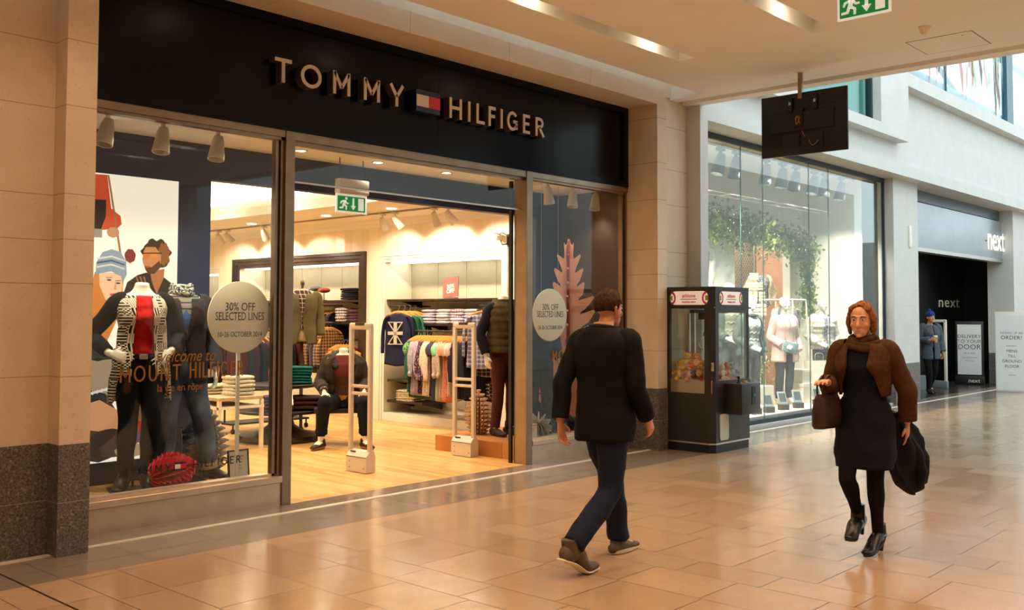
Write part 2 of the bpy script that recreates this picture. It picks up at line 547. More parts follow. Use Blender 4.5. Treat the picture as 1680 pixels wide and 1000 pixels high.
def niche_frame(name, n, wdt, m, prj=0.035):
    b = MB()
    for k, (o, p) in enumerate(((0, prj), (wdt * 0.35, prj * 0.7), (wdt * 0.7, prj * 0.4))):
        y0, y1, z1 = n[0] - wdt + o, n[1] + wdt - o, n[2] + wdt - o
        t = wdt * 0.32
        b.box(9.98 - p, 9.98, y0, y0 + t, 0, z1); b.box(9.98 - p, 9.98, y1 - t, y1, 0, z1); b.box(9.98 - p, 9.98, y0 + t, y1 - t, z1 - t, z1)
    return struct(name, b, m)
b = MB(); b.box(9.94, 9.98, 7.24, 8.2, .18, 3.2); struct('wall_window_side', b, plain('maroon_panel', (74, 54, 54), .5))
niche_frame('trim_4', N1, 0.13, WHITEP); niche_frame('trim_5', N2, 0.17, WALNUT, 0.06); niche_frame('trim_6', N3, 0.12, WHITEP)
b = MB()
for n in (N1, N2, N3):
    k = int((n[1] - n[0]) / 0.55); s = (n[1] - n[0]) / k
    for i in range(k): b.box(10.53, 10.55, n[0] + i * s + .004, n[0] + (i + 1) * s - .004, 0.2, n[2] + 0.02)
struct('wall_niche_panels', b, LINEN)
b = MB(); b.box(9.955, 9.98, 7.2, N1[0] - .13, 0, .16); b.box(9.955, 9.98, N1[1] + .13, N2[0] - .17, 0, .16); b.box(9.955, 9.98, N1[0], N1[1], 0, .12); b.box(9.955, 9.98, N2[1] + .17, N3[0] - .12, 0, .16)
struct('baseboard_right', b, WHITEP)
# soffit, cornice and raised ceiling
b = MB(); b.box(8.35, 10.6, 8.32, 18.6, 3.12, 3.3); b.box(3.0, 8.35, 8.32, 9.4, 3.12, 3.3); b.box(3.0, 8.35, 8.32, 18.6, 3.72, 3.9)
b.box(8.28, 8.35, 9.4, 18.6, 3.12, 3.20); b.box(8.31, 8.35, 9.4, 18.6, 3.20, 3.26)
b.box(8.35, 8.45, 8.32, 18.6, 3.3, 3.72); b.box(3.0, 8.35, 9.3, 9.4, 3.3, 3.72)
b.box(9.90, 9.98, 8.32, 18.6, 3.06, 3.12); b.box(9.94, 9.98, 8.32, 18.6, 3.0, 3.06)
struct('ceiling_shop', b, CEILP)
b = MB(); b.box(2.85, 3.05, 7.3, 18.6, 0, 3.9); b.box(3.0, 10.6, 18.4, 18.6, 0, 3.9); struct('wall_shop_back', b, WHITEP)
# cove light strips above the cornice and light boxes in the niches (lit lamps)
COVE = glow('cove_lamp', (1.0, 0.80, 0.52), 5.0)
NLAMP = glow('niche_lamp', (0.95, 0.95, 0.78), 4.0)
b = MB(); b.box(8.30, 8.34, 9.5, 18.3, 3.36, 3.68); struct('cove_light', b, COVE)
for n in (N1, N2, N3):
    b = MB(); k = 4; s = (n[1] - n[0]) / k
    for i in range(k): b.box(10.06, 10.46, n[0] + i * s + .04, n[0] + (i + 1) * s - .04, n[2] - 0.005, n[2] + 0.02)
    struct('niche_light', b, NLAMP)

# ================================================================ shop front joinery: window_1, doorway, window_2
def shopwindow(name, x0, x1, post_l, post_r):
    w = bpy.data.objects.new(name, None); COL.objects.link(w); w['kind'] = 'structure'
    z0, z1 = 0.25, 3.22
    f = MB()
    if post_l: f.box(post_l[0], post_l[1], 7.13, 7.32, 0, z1, 0.004, 1)
    if post_r: f.box(post_r[0], post_r[1], 7.13, 7.32, 0, z1, 0.004, 1)
    f.box(x0, x1, 7.14, 7.30, z1 - 0.06, z1)
    f.box(x0, x1, 7.16, 7.24, z1 - 0.085, z1 - 0.06)
    f.box(x1 - 0.03, x1, 7.16, 7.26, z0, z1 - 0.06); f.box(x1 - 0.07, x1 - 0.042, 7.18, 7.24, z0, z1 - 0.06)
    f.box(x0, x0 + 0.03, 7.16, 7.26, z0, z1 - 0.06)
    f.build('frame', STEELD, w)
    f = MB(); f.box(x0, x1, 7.12, 7.30, z0 - 0.055, z0, 0.004, 1); f.box(x0, x1, 7.18, 7.28, z0, z0 + 0.02); f.build('sill', STEEL, w)
    f = MB(); f.box(x0, x1, 7.145, 7.3, 0.0, z0 - 0.06); f.build('stall_riser', STEEL, w)
    f = MB(); f.box(x0 + 0.02, x1 - 0.02, 7.20, 7.21, z0 + 0.01, z1 - 0.06); f.build('pane', GLASS, w)
    return w
W1 = shopwindow('window_1', 3.05, 4.915, None, (4.915, 5.01))
W2 = shopwindow('window_2', 8.165, 9.98, (8.065, 8.165), None)
D1 = bpy.data.objects.new('door_1', None); COL.objects.link(D1); D1['kind'] = 'structure'
f = MB(); f.box(5.01, 8.065, 7.14, 7.30, 3.15, 3.22); f.box(5.01, 8.065, 7.18, 7.26, 3.12, 3.15); f.build('head_rail', STEELD, D1)
f = MB(); f.box(5.01, 8.06, 7.215, 7.225, 2.80, 3.13); f.build('transom_pane', GLASS, D1)
f = MB(); f.box(5.01, 8.06, 7.21, 7.23, 2.787, 2.80); f.build('transom_rail', ALU, D1)
f = MB(); f.box(8.035, 8.065, 7.33, 7.37, 0, 3.12); f.build('door_edge', BLACKP, D1)
# ================================================================ bodies and clothes
def remesh(mb, voxel, smooth=3):
    bmesh.ops.recalc_face_normals(mb.bm, faces=mb.bm.faces[:])
    me = bpy.data.meshes.new('tmp'); mb.bm.to_mesh(me); mb.bm.free()
    o = bpy.data.objects.new('tmp', me); COL.objects.link(o)
    a = o.modifiers.new('a', 'REMESH'); a.mode = 'VOXEL'; a.voxel_size = voxel
    s = o.modifiers.new('s', 'SMOOTH'); s.iterations = smooth; s.factor = 0.5
    dg = bpy.context.evaluated_depsgraph_get()
    out = bpy.data.meshes.new_from_object(o.evaluated_get(dg))
    bpy.data.objects.remove(o); bpy.data.meshes.remove(me)
    return out

def wrinkle(mb, amp, scale=6.0, seed=0.0, stretch=(1, 1, 1)):
    """push the points of a cloth mesh in and out with noise"""
    mb.bm.normal_update()
    for v in mb.bm.verts:
        p = V((v.co.x * stretch[0], v.co.y * stretch[1], v.co.z * stretch[2])) * scale + V((seed, seed * 1.7, 0))
        v.co += v.normal * (noise.noise(p) * amp + noise.noise(p * 2.3) * amp * 0.5)
    return mb

class Torso:
    """stack of oval rings (z, cx, cy, rx, ry); the front is -Y"""
    def __init__(s, rings, e=2.3): s.r = sorted(rings); s.e = e
    def at(s, z):
        r = s.r
        if z <= r[0][0]: return r[0][1:]
        for a, b in zip(r, r[1:]):
            if z <= b[0]:
                t = (z - a[0]) / (b[0] - a[0]); t = t * t * (3 - 2 * t)
                return tuple(p + (q - p) * t for p, q in zip(a[1:], b[1:]))
        return r[-1][1:]
    def pt(s, z, ang, off=0.0):
        """ang 0 = front, +90 = +X side"""
        cx, cy, rx, ry = s.at(z); rx += off; ry += off
        c, q = math.cos(ang), math.sin(ang)
        x = rx * math.copysign(abs(q) ** (2 / s.e), q); y = -ry * math.copysign(abs(c) ** (2 / s.e), c)
        return V((cx + x, cy + y, z))
    def grown(s, d, z0=None, z1=None, dy=None):
        return Torso([(z, cx, cy, rx + d, ry + (d if dy is None else dy)) for z, cx, cy, rx, ry in s.r], s.e)
    def solid(s, mb, z0, z1, nz=18, n=28, off=0.0):
        zs = [z0 + (z1 - z0) * i / nz for i in range(nz + 1)]
        mb.loft([[s.pt(z, 2 * PI * k / n, off) for k in range(n)] for z in zs]); return mb
    def shell(s, mb, z0, z1, gap, th=0.012, nz=22, n=36, off=0.0, flare=None):
        """open-fronted cloth; gap(z) is the half angle left open at the front"""
        zs = [z0 + (z1 - z0) * i / nz for i in range(nz + 1)]
        rings = []
        for z in zs:
            g = gap(z) if callable(gap) else gap
            fl = flare(z) if flare else 0.0
            A = [g + (2 * PI - 2 * g) * k / (n - 1) for k in range(n)]
            rings.append([s.pt(z, a, off + th + fl) for a in A] + [s.pt(z, a, off + fl) for a in A[::-1]])
        mb.loft(rings); return mb
    def patch(s, mb, z0, z1, xl, xr, off=0.006, th=0.006, nz=10, nx=6):
        """a piece of cloth lying on the front between xl(z) and xr(z)"""
        def P(z, x, o):
            cx, cy, rx, ry = s.at(z)
            u = min(abs(x - cx) / (rx + o), 0.985)
            return V((x, cy - (ry + o) * (1 - u ** s.e) ** (1 / s.e), z))
        f = lambda q, z: q(z) if callable(q) else q
        rings = []
        for i in range(nz + 1):
            z = z0 + (z1 - z0) * i / nz
            a, b = f(xl, z), f(xr, z)
            xs = [a + (b - a) * k / nx for k in range(nx + 1)]
            rings.append([P(z, x, off + th) for x in xs] + [P(z, x, off) for x in xs[::-1]])
        mb.loft(rings); return mb

MALE = Torso([(0.80, 0, 0.01, 0.10, 0.085), (0.86, 0, 0.01, 0.158, 0.11), (0.94, 0, 0.008, 0.172, 0.118), (1.02, 0, 0.004, 0.165, 0.112),
              (1.10, 0, 0, 0.152, 0.10), (1.20, 0, 0, 0.160, 0.108), (1.32, 0, 0, 0.182, 0.122), (1.42, 0, 0.005, 0.190, 0.115),
              (1.475, 0, 0.01, 0.172, 0.092), (1.515, 0, 0.012, 0.118, 0.072), (1.545, 0, 0.012, 0.075, 0.062), (1.58, 0, 0.008, 0.062, 0.06)])
FEMALE = Torso([(0.80, 0, 0.01, 0.10, 0.085), (0.86, 0, 0.012, 0.160, 0.11), (0.93, 0, 0.010, 0.175, 0.118), (1.02, 0, 0.004, 0.155, 0.105),
                (1.11, 0, 0, 0.122, 0.088), (1.20, 0, -0.004, 0.132, 0.100), (1.29, 0, -0.012, 0.148, 0.122), (1.37, 0, -0.002, 0.155, 0.104),
                (1.425, 0, 0.008, 0.148, 0.082), (1.462, 0, 0.012, 0.098, 0.064), (1.49, 0, 0.010, 0.062, 0.055), (1.53, 0, 0.006, 0.052, 0.052)])

def hand(mb, wrist, d, palm, s=1.0, curl=0.35, side=1):
    """five-fingered hand: d points along the fingers, palm is the palm's outward normal; side = which way the thumb leaves"""
    d = V(d).normalized(); pn = V(palm); pn = (pn - d * pn.dot(d)).normalized(); w = d.cross(pn) * side
    wr = V(wrist)
    mb.tube([wr - d * 0.02 * s, wr + d * 0.02 * s, wr + d * 0.055 * s, wr + d * 0.092 * s], [(0.026 * s, 0.019 * s), (0.032 * s, 0.017 * s), (0.041 * s, 0.016 * s), (0.040 * s, 0.012 * s)], 14, 3, side=w, round_ends=True)
    for k, (o, L) in enumerate(((0.033, 0.070), (0.011, 0.079), (-0.011, 0.074), (-0.032, 0.058))):
        L *= s; base = wr + d * (0.088 - abs(o) * 0.12) * s + w * o * s
        dirn = (d + w * o * 3.2).normalized(); pts = [base]; c = curl * (0.8 + 0.12 * k)
        p = base.copy(); a = 0.0
        for f in (0.45, 0.31, 0.24):
            a += c
            p = p + (dirn * math.cos(a) + pn * math.sin(a)) * L * f; pts.append(p.copy())
        mb.tube(pts, [0.0092 * s, 0.0088 * s, 0.0080 * s, 0.0064 * s], 8, 2, round_ends=True)
    b = wr + d * 0.022 * s + w * 0.026 * s
    mb.tube([b, b + (d * 0.5 + w * 0.75 + pn * 0.25).normalized() * 0.038 * s, b + (d * 0.5 + w * 0.75 + pn * 0.25).normalized() * 0.036 * s + (d * 0.85 + w * 0.25 + pn * 0.3).normalized() * 0.032 * s],
            [0.014 * s, 0.011 * s, 0.0078 * s], 8, 3, round_ends=True)

def head_geo(mb, c, s=1.0, yaw=0.0, tilt=0.0, face=1.0):
    """skull, jaw, nose, lips, ears; looks along -Y before yaw"""
    old = mb.M.copy()
    mb.M = mb.M @ Matrix.Translation(V(c)) @ Matrix.Rotation(yaw, 4, 'Z') @ Matrix.Rotation(tilt, 4, 'X') @ Matrix.Scale(s, 4)
    mb.ell((0, 0.012, 0.035), 0.076, 0.096, 0.088, 20, 14)
    mb.ell((0, -0.022, -0.015), 0.066, 0.070, 0.085, 18, 12)
    mb.ell((0, -0.040, -0.070), 0.047, 0.050, 0.042, 16, 10)
    mb.ell((0, -0.080, -0.098), 0.018, 0.014, 0.014, 10, 8)
    mb.ell((0, -0.075, 0.030), 0.052, 0.018, 0.012, 14, 8)
    mb.tube([(0, -0.088, 0.018), (0, -0.100, -0.008), (0, -0.112, -0.028), (0, -0.098, -0.036)], [0.008, 0.010, 0.013, 0.010], 10, 3, round_ends=True)
    for q in (-1, 1):
        mb.ell((0.010 * q, -0.098, -0.031), 0.009, 0.009, 0.007, 8, 6)
        mb.ell((0.042 * q, -0.066, -0.025), 0.020, 0.014, 0.016, 10, 8)
        mb.tube([(0.072 * q, 0.004, 0.018), (0.083 * q, 0.014, 0.010), (0.081 * q, 0.012, -0.012), (0.073 * q, 0.002, -0.026)], [0.009, 0.010, 0.008, 0.007], 8, 3, round_ends=True)
    mb.ell((0, -0.089, -0.058), 0.023, 0.010, 0.0055, 12, 8)
    mb.ell((0, -0.086, -0.068), 0.020, 0.010, 0.0065, 12, 8)
    mb.M = old

def legs_geo(mb, J, s=1.0, f=1.0):
    for q in ('R', 'L'):
        h, k, a = V(J['hip' + q]), V(J['kn' + q]), V(J['an' + q])
        mb.tube([h + V((0, 0, .04)), h + (k - h) * 0.35, k + (h - k) * 0.08, k + (a - k) * 0.3, k + (a - k) * 0.7, a],
                [0.088 * f, 0.080 * f, 0.056 * f, 0.057 * f, 0.042 * f, 0.036 * f], 16, 3, round_ends=True)
        t = V(J['toe' + q])
        d = (t - a); fl = V((d.x, d.y, 0)).normalized()
        mb.tube([a - fl * 0.045 + V((0, 0, -0.055)), a + V((0, 0, -0.045)) + fl * 0.03, a + (t - a) * 0.6 + V((0, 0, -0.01)), t], [(0.032, 0.03), (0.038, 0.036), (0.042, 0.026), (0.032, 0.016)], 12, 3, side=fl.cross(V((0, 0, 1))), round_ends=True)

def arms_geo(mb, J, f=1.0, hands=True):
    for q in ('R', 'L'):
        sh, el, wr = V(J['sh' + q]), V(J['el' + q]), V(J['wr' + q])
        inn = V((0.05 if q == 'R' else -0.05, 0, 0.02))
        mb.tube([sh + inn, sh, sh + (el - sh) * 0.4, el, el + (wr - el) * 0.3, wr], [0.05 * f, 0.054 * f, 0.047 * f, 0.039 * f, 0.040 * f, (0.028 * f)], 14, 3, round_ends=True)
        if hands:
            hd, pn = J.get('hd' + q, (0, 0, -1)), J.get('pn' + q, (1 if q == 'R' else -1, 0, 0))
            hand(mb, wr + V(hd).normalized() * 0.02, hd, pn, 1.0 if f > 0.9 else 0.9, J.get('curl', 0.3), J.get('ts' + q, 1 if q == 'R' else -1))

def body(name, T, J, mat, parent, voxel=0.007, head=True, f=1.0, headz=1.70, yaw=0.0, stump=1.64, tilt=0.0, upright=True, hs=1.0):
    mb = MB()
    if upright: T.solid(mb, T.r[0][0], T.r[-1][0], 26, 28)
    else:
        for t in J['torso']: mb.tube(t[0], t[1], 20, 3, side=(1, 0, 0), round_ends=True)
    legs_geo(mb, J, f=f); arms_geo(mb, J, f)
    nb = V(J.get('neck', (0, 0.01, T.r[-1][0] - 0.05)))
    if head:
        hc = V(J.get('head', (0, -0.015, headz)))
        mb.tube([nb - V((0, 0, .04)), nb + V((0, 0, 0.02)), hc + V((0, 0.012, -0.05))], [0.06 * f, 0.054 * f, 0.052 * f], 14, 3, round_ends=True)
        head_geo(mb, hc, hs, yaw, tilt)
    else:
        mb.tube([nb - V((0, 0, .05)), nb, V((nb.x, nb.y - 0.01, stump))], [0.062 * f, 0.056 * f, 0.055 * f], 18, 3)
    me = remesh(mb, voxel, 3)
    return link(name, me, mat, parent, 180)

def stand_pose(T, fem=False):
    sx = 0.165 if fem else 0.195; sz = 1.395 if fem else 1.44
    return dict(hipR=(-0.085, 0, 0.88), hipL=(0.085, 0, 0.88), knR=(-0.10, -0.02, 0.49), knL=(0.10, -0.02, 0.49), anR=(-0.11, 0.02, 0.09), anL=(0.11, 0.02, 0.09),
                toeR=(-0.13, -0.14, 0.02), toeL=(0.13, -0.14, 0.02), shR=(-sx, 0.01, sz), shL=(sx, 0.01, sz), elR=(-sx - 0.07, 0.03, sz - 0.28), elL=(sx + 0.07, 0.03, sz - 0.28),
                wrR=(-sx - 0.09, -0.05, sz - 0.54), wrL=(sx + 0.09, -0.05, sz - 0.54))

def sleeves(mb, J, g=0.018, cuff=0.0, to=0.97, qs=('R', 'L'), puff=None):
    for q in qs:
        sh, el, wr = V(J['sh' + q]), V(J['el' + q]), V(J['wr' + q])
        inn = V((0.05 if q == 'R' else -0.05, 0, 0.015))
        end = el + (wr - el) * to
        mb.tube([sh + inn, sh, sh + (el - sh) * 0.45, el, el + (end - el) * 0.4, end], [0.058 + g, 0.060 + g, 0.052 + g, 0.046 + g, 0.044 + g, 0.036 + g + cuff], 18, 6, round_ends=False)

def trouser(mb, T, J, g=0.014, flare=0.0, end=0.94, waist=1.04):
    T.solid(mb, 0.80, waist, 8, 28, g * 0.8)
    for q in ('R', 'L'):
        h, k, a = V(J['hip' + q]), V(J['kn' + q]), V(J['an' + q])
        e = k + (a - k) * end
        mb.tube([h + V((0, 0, .03)), h + (k - h) * 0.35, k + (h - k) * 0.06, k + (e - k) * 0.3, k + (e - k) * 0.7, e],
                [0.090 + g, 0.082 + g, 0.060 + g, 0.060 + g, 0.050 + g + flare * .6, 0.044 + g + flare], 20, 5)
    return mb

def shoe(parent, a, t, mat, sole, heel=0.0, high=0.03, name='shoe', lace=None):
    """a shoe around ankle a with toe t (both local); heel lifts the back"""
    a, t = V(a), V(t); d = V((t.x - a.x, t.y - a.y, 0)).normalized(); sd = d.cross(V((0, 0, 1)))
    g = V((a.x, a.y, t.z - 0.02))
    b = MB()
    b.tube([g - d * 0.075 + V((0, 0, 0.035 + heel)), g - d * 0.02 + V((0, 0, 0.045 + heel)), g + d * 0.06 + V((0, 0, 0.04 + heel * .6)), g + d * 0.13 + V((0, 0, 0.032)), g + d * 0.20 + V((0, 0, 0.026))],
           [(0.034, 0.034), (0.040, 0.042), (0.044, 0.036), (0.047, 0.028), (0.034, 0.018)], 16, 4, side=sd, round_ends=True)
    b.tube([g - d * 0.03 + V((0, 0, 0.05 + heel)), a + V((0, 0, high)) - d * 0.02], [0.046, 0.047], 16)
    o = b.build(name, mat, parent, 60)
    b = MB()
    def outl(z, gx): return [g + d * (0.065 + (0.155 + gx) * math.cos(q)) + sd * ((0.046 + gx) * math.sin(q) * (1.0 - 0.12 * math.cos(q))) + V((0, 0, z + heel * max(0, min(1, (0.10 - 0.155 * math.cos(q)) / 0.2)))) for q in [2 * PI * k / 24 for k in range(24)]]
    b.loft([outl(0.0, 0.0), outl(0.022, 0.004)])
    if heel: b.tube([g - d * 0.05 + V((0, 0, 0.03 + heel)), g - d * 0.045], [0.03, 0.016], 12)
    b.build('sole', sole, o)
    if lace:
        b = MB()
        for k in range(4):
            c = g + d * (0.055 + 0.022 * k) + V((0, 0, 0.079 + heel * .5 - 0.007 * k))
            b.tube([c - sd * 0.02 - V((0, 0, .004)), c, c + sd * 0.02 - V((0, 0, .004))], 0.0035, 6)
        b.build('laces', lace, o)
    return o

# cloth materials
def cloth(name, c1, c2=None, scale=40, rough=0.85, bump=0.15):
    m = MT(name, c1, rough, 0, 0.2)
    f = m.noise(scale, 3)
    m.color(m.mix(m.ramp(f, 0.35, 0.65), c1, c2 or tuple(int(v * 0.82) for v in c1)))
    if bump: m.bump(f, bump, 0.004)
    return m.mat
def plaid(name, base, c1, c2, p=0.075, fine=None):
    m = MT(name, base, 0.85, 0, 0.2); x, y, z = m.coord('Object')
    u = x + y * 0.6
    a = (u.mod(p)).lt(p * 0.42); b = (z.mod(p)).lt(p * 0.42)
    c = m.mix(a * 0.55, base, c1); c = m.mix(b * 0.55, c, c1)
    l = ((u + p * .3).mod(p)).lt(p * 0.09).max(((z + p * .3).mod(p)).lt(p * 0.09))
    m.color(m.mix(l * 0.85, c, c2)); return m.mat
def stripes(name, c1, c2, p=0.03, duty=0.5, axis=2):
    m = MT(name, c1, 0.85, 0, 0.2); q = m.coord('Object')[axis]
    m.color(m.mix((q.mod(p)).lt(p * duty), c2, c1)); return m.mat
def speck(name, c1, c2, scale=60, lo=0.55, hi=0.58):
    m = MT(name, c1, 0.85, 0, 0.2); f = m.noise(scale, 2)
    m.color(m.mix(m.ramp(f, lo, hi), c1, c2)); return m.mat

MANNW = plain('mannequin_white', (236, 230, 216), 0.35)
BLACKC = cloth('black_cloth', (18, 18, 22), (12, 12, 15), 60)
JEANS = MT('blue_denim', (48, 62, 84), 0.9, 0, 0.2); _g = JEANS.noise(120, 2); _h = JEANS.noise(3.5, 2)
JEANS.color(JEANS.mix(JEANS.ramp(_h, 0.42, 0.66), JEANS.mix(JEANS.ramp(_g, .4, .6), (36, 48, 68), (50, 64, 88)), (96, 112, 134))); JEANS = JEANS.mat
LEATHB = plain('black_leather', (20, 17, 16), 0.3)
LEATHBR = mottled('brown_suede', (52, 36, 28), (40, 27, 21), 30, 0.8)
SOLEW = plain('pale_sole', (226, 216, 198), 0.6)
SOLEB = plain('dark_sole', (26, 22, 20), 0.6)
SOLER = plain('tan_sole', (150, 84, 52), 0.6)
def hounds():
    m = MT('houndstooth_knit', (226, 214, 194), 0.9, 0, 0.2); x, y, z = m.coord('Object')
    p = 0.022; P = 0.13
    u = x + y * 0.7
    c = (u.mod(p)).lt(p * .5).max(z.mod(p).lt(p * .5)) - (u.mod(p)).lt(p * .5) * (z.mod(p)).lt(p * .5)
    a = (u.mod(P)).lt(P * .45); b = (z.mod(P)).lt(P * .45)
    fine = (u.mod(0.012)).lt(0.005)
    k = (a * b) * c + (a + b - a * b * 2.0) * ((z.mod(p)).lt(p * .55) * a + (u.mod(p)).lt(p * .55) * b).min(1.0) + (a * -1.0 + 1.0) * (b * -1.0 + 1.0) * fine * 0.6
    m.color(m.mix(k.min(1.0), (226, 212, 190), (20, 18, 18))); return m.mat
HOUND = hounds()
RED = cloth('red_jersey', (196, 30, 26), (178, 24, 22), 30)
# ================================================================ sign over the shop
LETF = plain('letter_face', (214, 200, 184), 0.45)
LETS = plain('letter_return', (70, 62, 56), 0.45)
def strokes(segs, wd):
    """polygons (convex quads) along straight strokes"""
    out = []
    for (x0, z0), (x1, z1) in segs:
        d = V((x1 - x0, z1 - z0)); n = V((-d.y, d.x)).normalized() * wd / 2
        out.append([(x0 + n.x, z0 + n.y), (x0 - n.x, z0 - n.y), (x1 - n.x, z1 - n.y), (x1 + n.x, z1 + n.y)])
    return out
def glyph(ch, w, h, t):
    """stroke letter in a w x h box, t = stroke width -> list of polygons"""
    q = t / 2
    if ch == 'T': return strokes([((0, h - q), (w, h - q)), ((w / 2, 0), (w / 2, h - t))], t)
    if ch == 'I': return strokes([((w / 2, 0), (w / 2, h))], t)
    if ch == 'L': return strokes([((q, 0), (q, h)), ((t, q), (w, q))], t)
    if ch == 'F': return strokes([((q, 0), (q, h)), ((t, h - q), (w, h - q)), ((t, h * .52), (w * .9, h * .52))], t)
    if ch == 'E': return strokes([((q, 0), (q, h)), ((t, h - q), (w, h - q)), ((t, h * .52), (w * .9, h * .52)), ((t, q), (w, q))], t)
    if ch == 'H': return strokes([((q, 0), (q, h)), ((w - q, 0), (w - q, h)), ((t, h * .52), (w - t, h * .52))], t)
    if ch == 'M': return strokes([((q, 0), (q, h)), ((w - q, 0), (w - q, h)), ((q, h - q * .5), (w / 2, h * .30)), ((w / 2, h * .30), (w - q, h - q * .5))], t)
    if ch == 'N': return strokes([((q, 0), (q, h)), ((w - q, 0), (w - q, h)), ((q, h - q * .5), (w - q, q * .5))], t)
    if ch == 'Y': return strokes([((w / 2, 0), (w / 2, h * .47)), ((q * .6, h), (w / 2, h * .45)), ((w - q * .6, h), (w / 2, h * .45))], t)
    if ch in 'OGU':
        out = []; a0, a1 = {'O': (0, 2 * PI), 'G': (0.22 * PI, 1.86 * PI), 'U': (PI, 2 * PI)}[ch]
        cx, cz, rx, rz = w / 2, h / 2, w / 2, h / 2
        if ch == 'U': cz = rz = h * .36
        k = 24
        for i in range(k):
            p, r = a0 + (a1 - a0) * i / k, a0 + (a1 - a0) * (i + 1) / k
            out.append([(cx + rx * math.cos(p), cz + rz * math.sin(p)), (cx + (rx - t) * math.cos(p), cz + (rz - t) * math.sin(p)),
                        (cx + (rx - t) * math.cos(r), cz + (rz - t) * math.sin(r)), (cx + rx * math.cos(r), cz + rz * math.sin(r))])
        if ch == 'G': out += strokes([((w - q * 1.4, h * .1), (w - q * 1.4, h * .48)), ((w * .58, h * .48), (w - q * .4, h * .48))], t)
        if ch == 'U': out += strokes([((q, cz), (q, h)), ((w - q, cz), (w - q, h))], t)
        return out
    if ch == 'R':
        out = strokes([((q, 0), (q, h)), ((t, h - q), (w * .5, h - q)), ((t, h * .5), (w * .5, h * .5)), ((w * .42, h * .5), (w - q * .3, 0))], t)
        cz, rz = h * .75 - q * .0, h * .25 + q * .5
        k = 10
        for i in range(k):
            p, r = -PI / 2 + PI * i / k, -PI / 2 + PI * (i + 1) / k
            f = lambda a, e: (w * .5 + (w * .42 - e) * math.cos(a), (h * .5 - q + h) / 2 + ((h * .5 + q) / 2 - e) * math.sin(a))
            out.append([f(p, 0), f(p, t), f(r, t), f(r, 0)])
        return out
    return []
def letter(mb, ch, x0, x1, z0, h, t, y0, y1):
    for p in glyph(ch, x1 - x0, h, t): mb.prism([(x0 + a, z0 + b) for a, b in p], y0, y1)
def word(mb, txt, x0, x1, z0, h, t, y0, y1, gap=0.28):
    """letters spread between x0 and x1"""
    wid = {'I': t / h, 'L': .55, 'F': .52, 'E': .55, 'R': .62, 'T': .75, 'O': .98, 'M': .88, 'Y': .78, 'H': .74, 'G': .86, 'N': .78, 'U': .75, ' ': .3}
    tot = sum(wid[c] for c in txt) * h + gap * h * (len(txt) - 1); k = (x1 - x0) / tot
    x = x0
    for c in txt:
        w = wid[c] * h * k
        if c == 'I': letter(mb, c, x, x + t, z0, h, t, y0, y1)
        else: letter(mb, c, x, x + w, z0, h, t, y0, y1)
        x += w + gap * h * k
SG = thing('fascia_sign', 'raised pale capital letters and flag emblem on the black fascia above the doorway', 'sign', (6.5, 7.15, 3.60))
for ch, a, c in (('T', 4.745, 4.915), ('O', 5.011, 5.231), ('M', 5.359, 5.551), ('M', 5.711, 5.901), ('Y', 6.024, 6.197), ('H', 6.81, 6.983), ('I', 7.075, 7.106),
                 ('L', 7.196, 7.319), ('F', 7.379, 7.486), ('I', 7.563, 7.595), ('G', 7.666, 7.838), ('E', 7.923, 8.035), ('R', 8.131, 8.275)):
    b = MB(); b.M = Matrix.Translation((-6.5, -7.15, -3.60))
    letter(b, ch, a, c, 3.612, 0.208, 0.032, 7.06, 7.068); b.mi = 1; letter(b, ch, a, c, 3.612, 0.208, 0.032, 7.068, 7.155)
    b.build('letter', [LETF, LETS], SG)
FNAVY, FWHITE, FRED = plain('flag_navy', (24, 28, 66), 0.4), plain('flag_white', (226, 214, 200), 0.4), plain('flag_red', (206, 34, 48), 0.4)
b = MB(); b.M = Matrix.Translation((-6.5, -7.15, -3.60))
b.box(6.357, 6.675, 7.06, 7.15, 3.612, 3.825)
b.mi = 1; b.box(6.362, 6.518, 7.056, 7.06, 3.662, 3.775); b.mi = 2; b.box(6.518, 6.672, 7.056, 7.06, 3.662, 3.775)
b.build('flag_emblem', [FNAVY, FWHITE, FRED], SG)

# gold and black lettering on the window panes
GOLD = plain('gold_vinyl', (150, 104, 40), 0.4, 0.3)
VBLK = plain('navy_vinyl', (16, 18, 34), 0.4)
def gold_words(win, x0, full=True):
    b = MB()
    b.text('welcome to', 0.135, at(x0 + 0.28, 7.197, 1.25) @ FACE @ Matrix(((1, .3, 0, 0), (0, 1, 0, 0), (0, 0, 1, 0), (0, 0, 0, 1))), 0.0008, 'LEFT', 0.8)
    word(b, 'MOUNT', x0, x0 + 0.50, 1.105, 0.125, 0.014, 7.195, 7.198)
    word(b, 'HILFIGER', x0 + 0.575, x0 + 1.06, 1.115, 0.125, 0.014, 7.195, 7.198)
    b.text('la vie en r\u00f5pe', 0.085, at(x0 + 0.30, 7.197, 1.02) @ FACE, 0.0008, 'LEFT', 0.85)
    b.build('gold_lettering', GOLD, win)
    b = MB(); word(b, 'TOMMY', x0 + 0.05, x0 + 0.43, 0.395, 0.062, 0.0085, 7.195, 7.198, .45); word(b, 'HILFIGER', x0 + 0.62, x0 + 1.05, 0.395, 0.062, 0.0085, 7.195, 7.198, .4)
    b.build('dark_lettering', VBLK, win)
    b = MB(); b.box(x0 + 0.46, x0 + 0.555, 7.194, 7.198, 0.392, 0.458); b.mi = 1; b.box(x0 + 0.462, x0 + 0.508, 7.192, 7.194, 0.407, 0.443); b.mi = 2; b.box(x0 + 0.508, x0 + 0.553, 7.192, 7.194, 0.407, 0.443)
    b.build('flag_sticker', [FNAVY, FWHITE, FRED], win)
gold_words(W1, 3.50); gold_words(W2, 8.585)

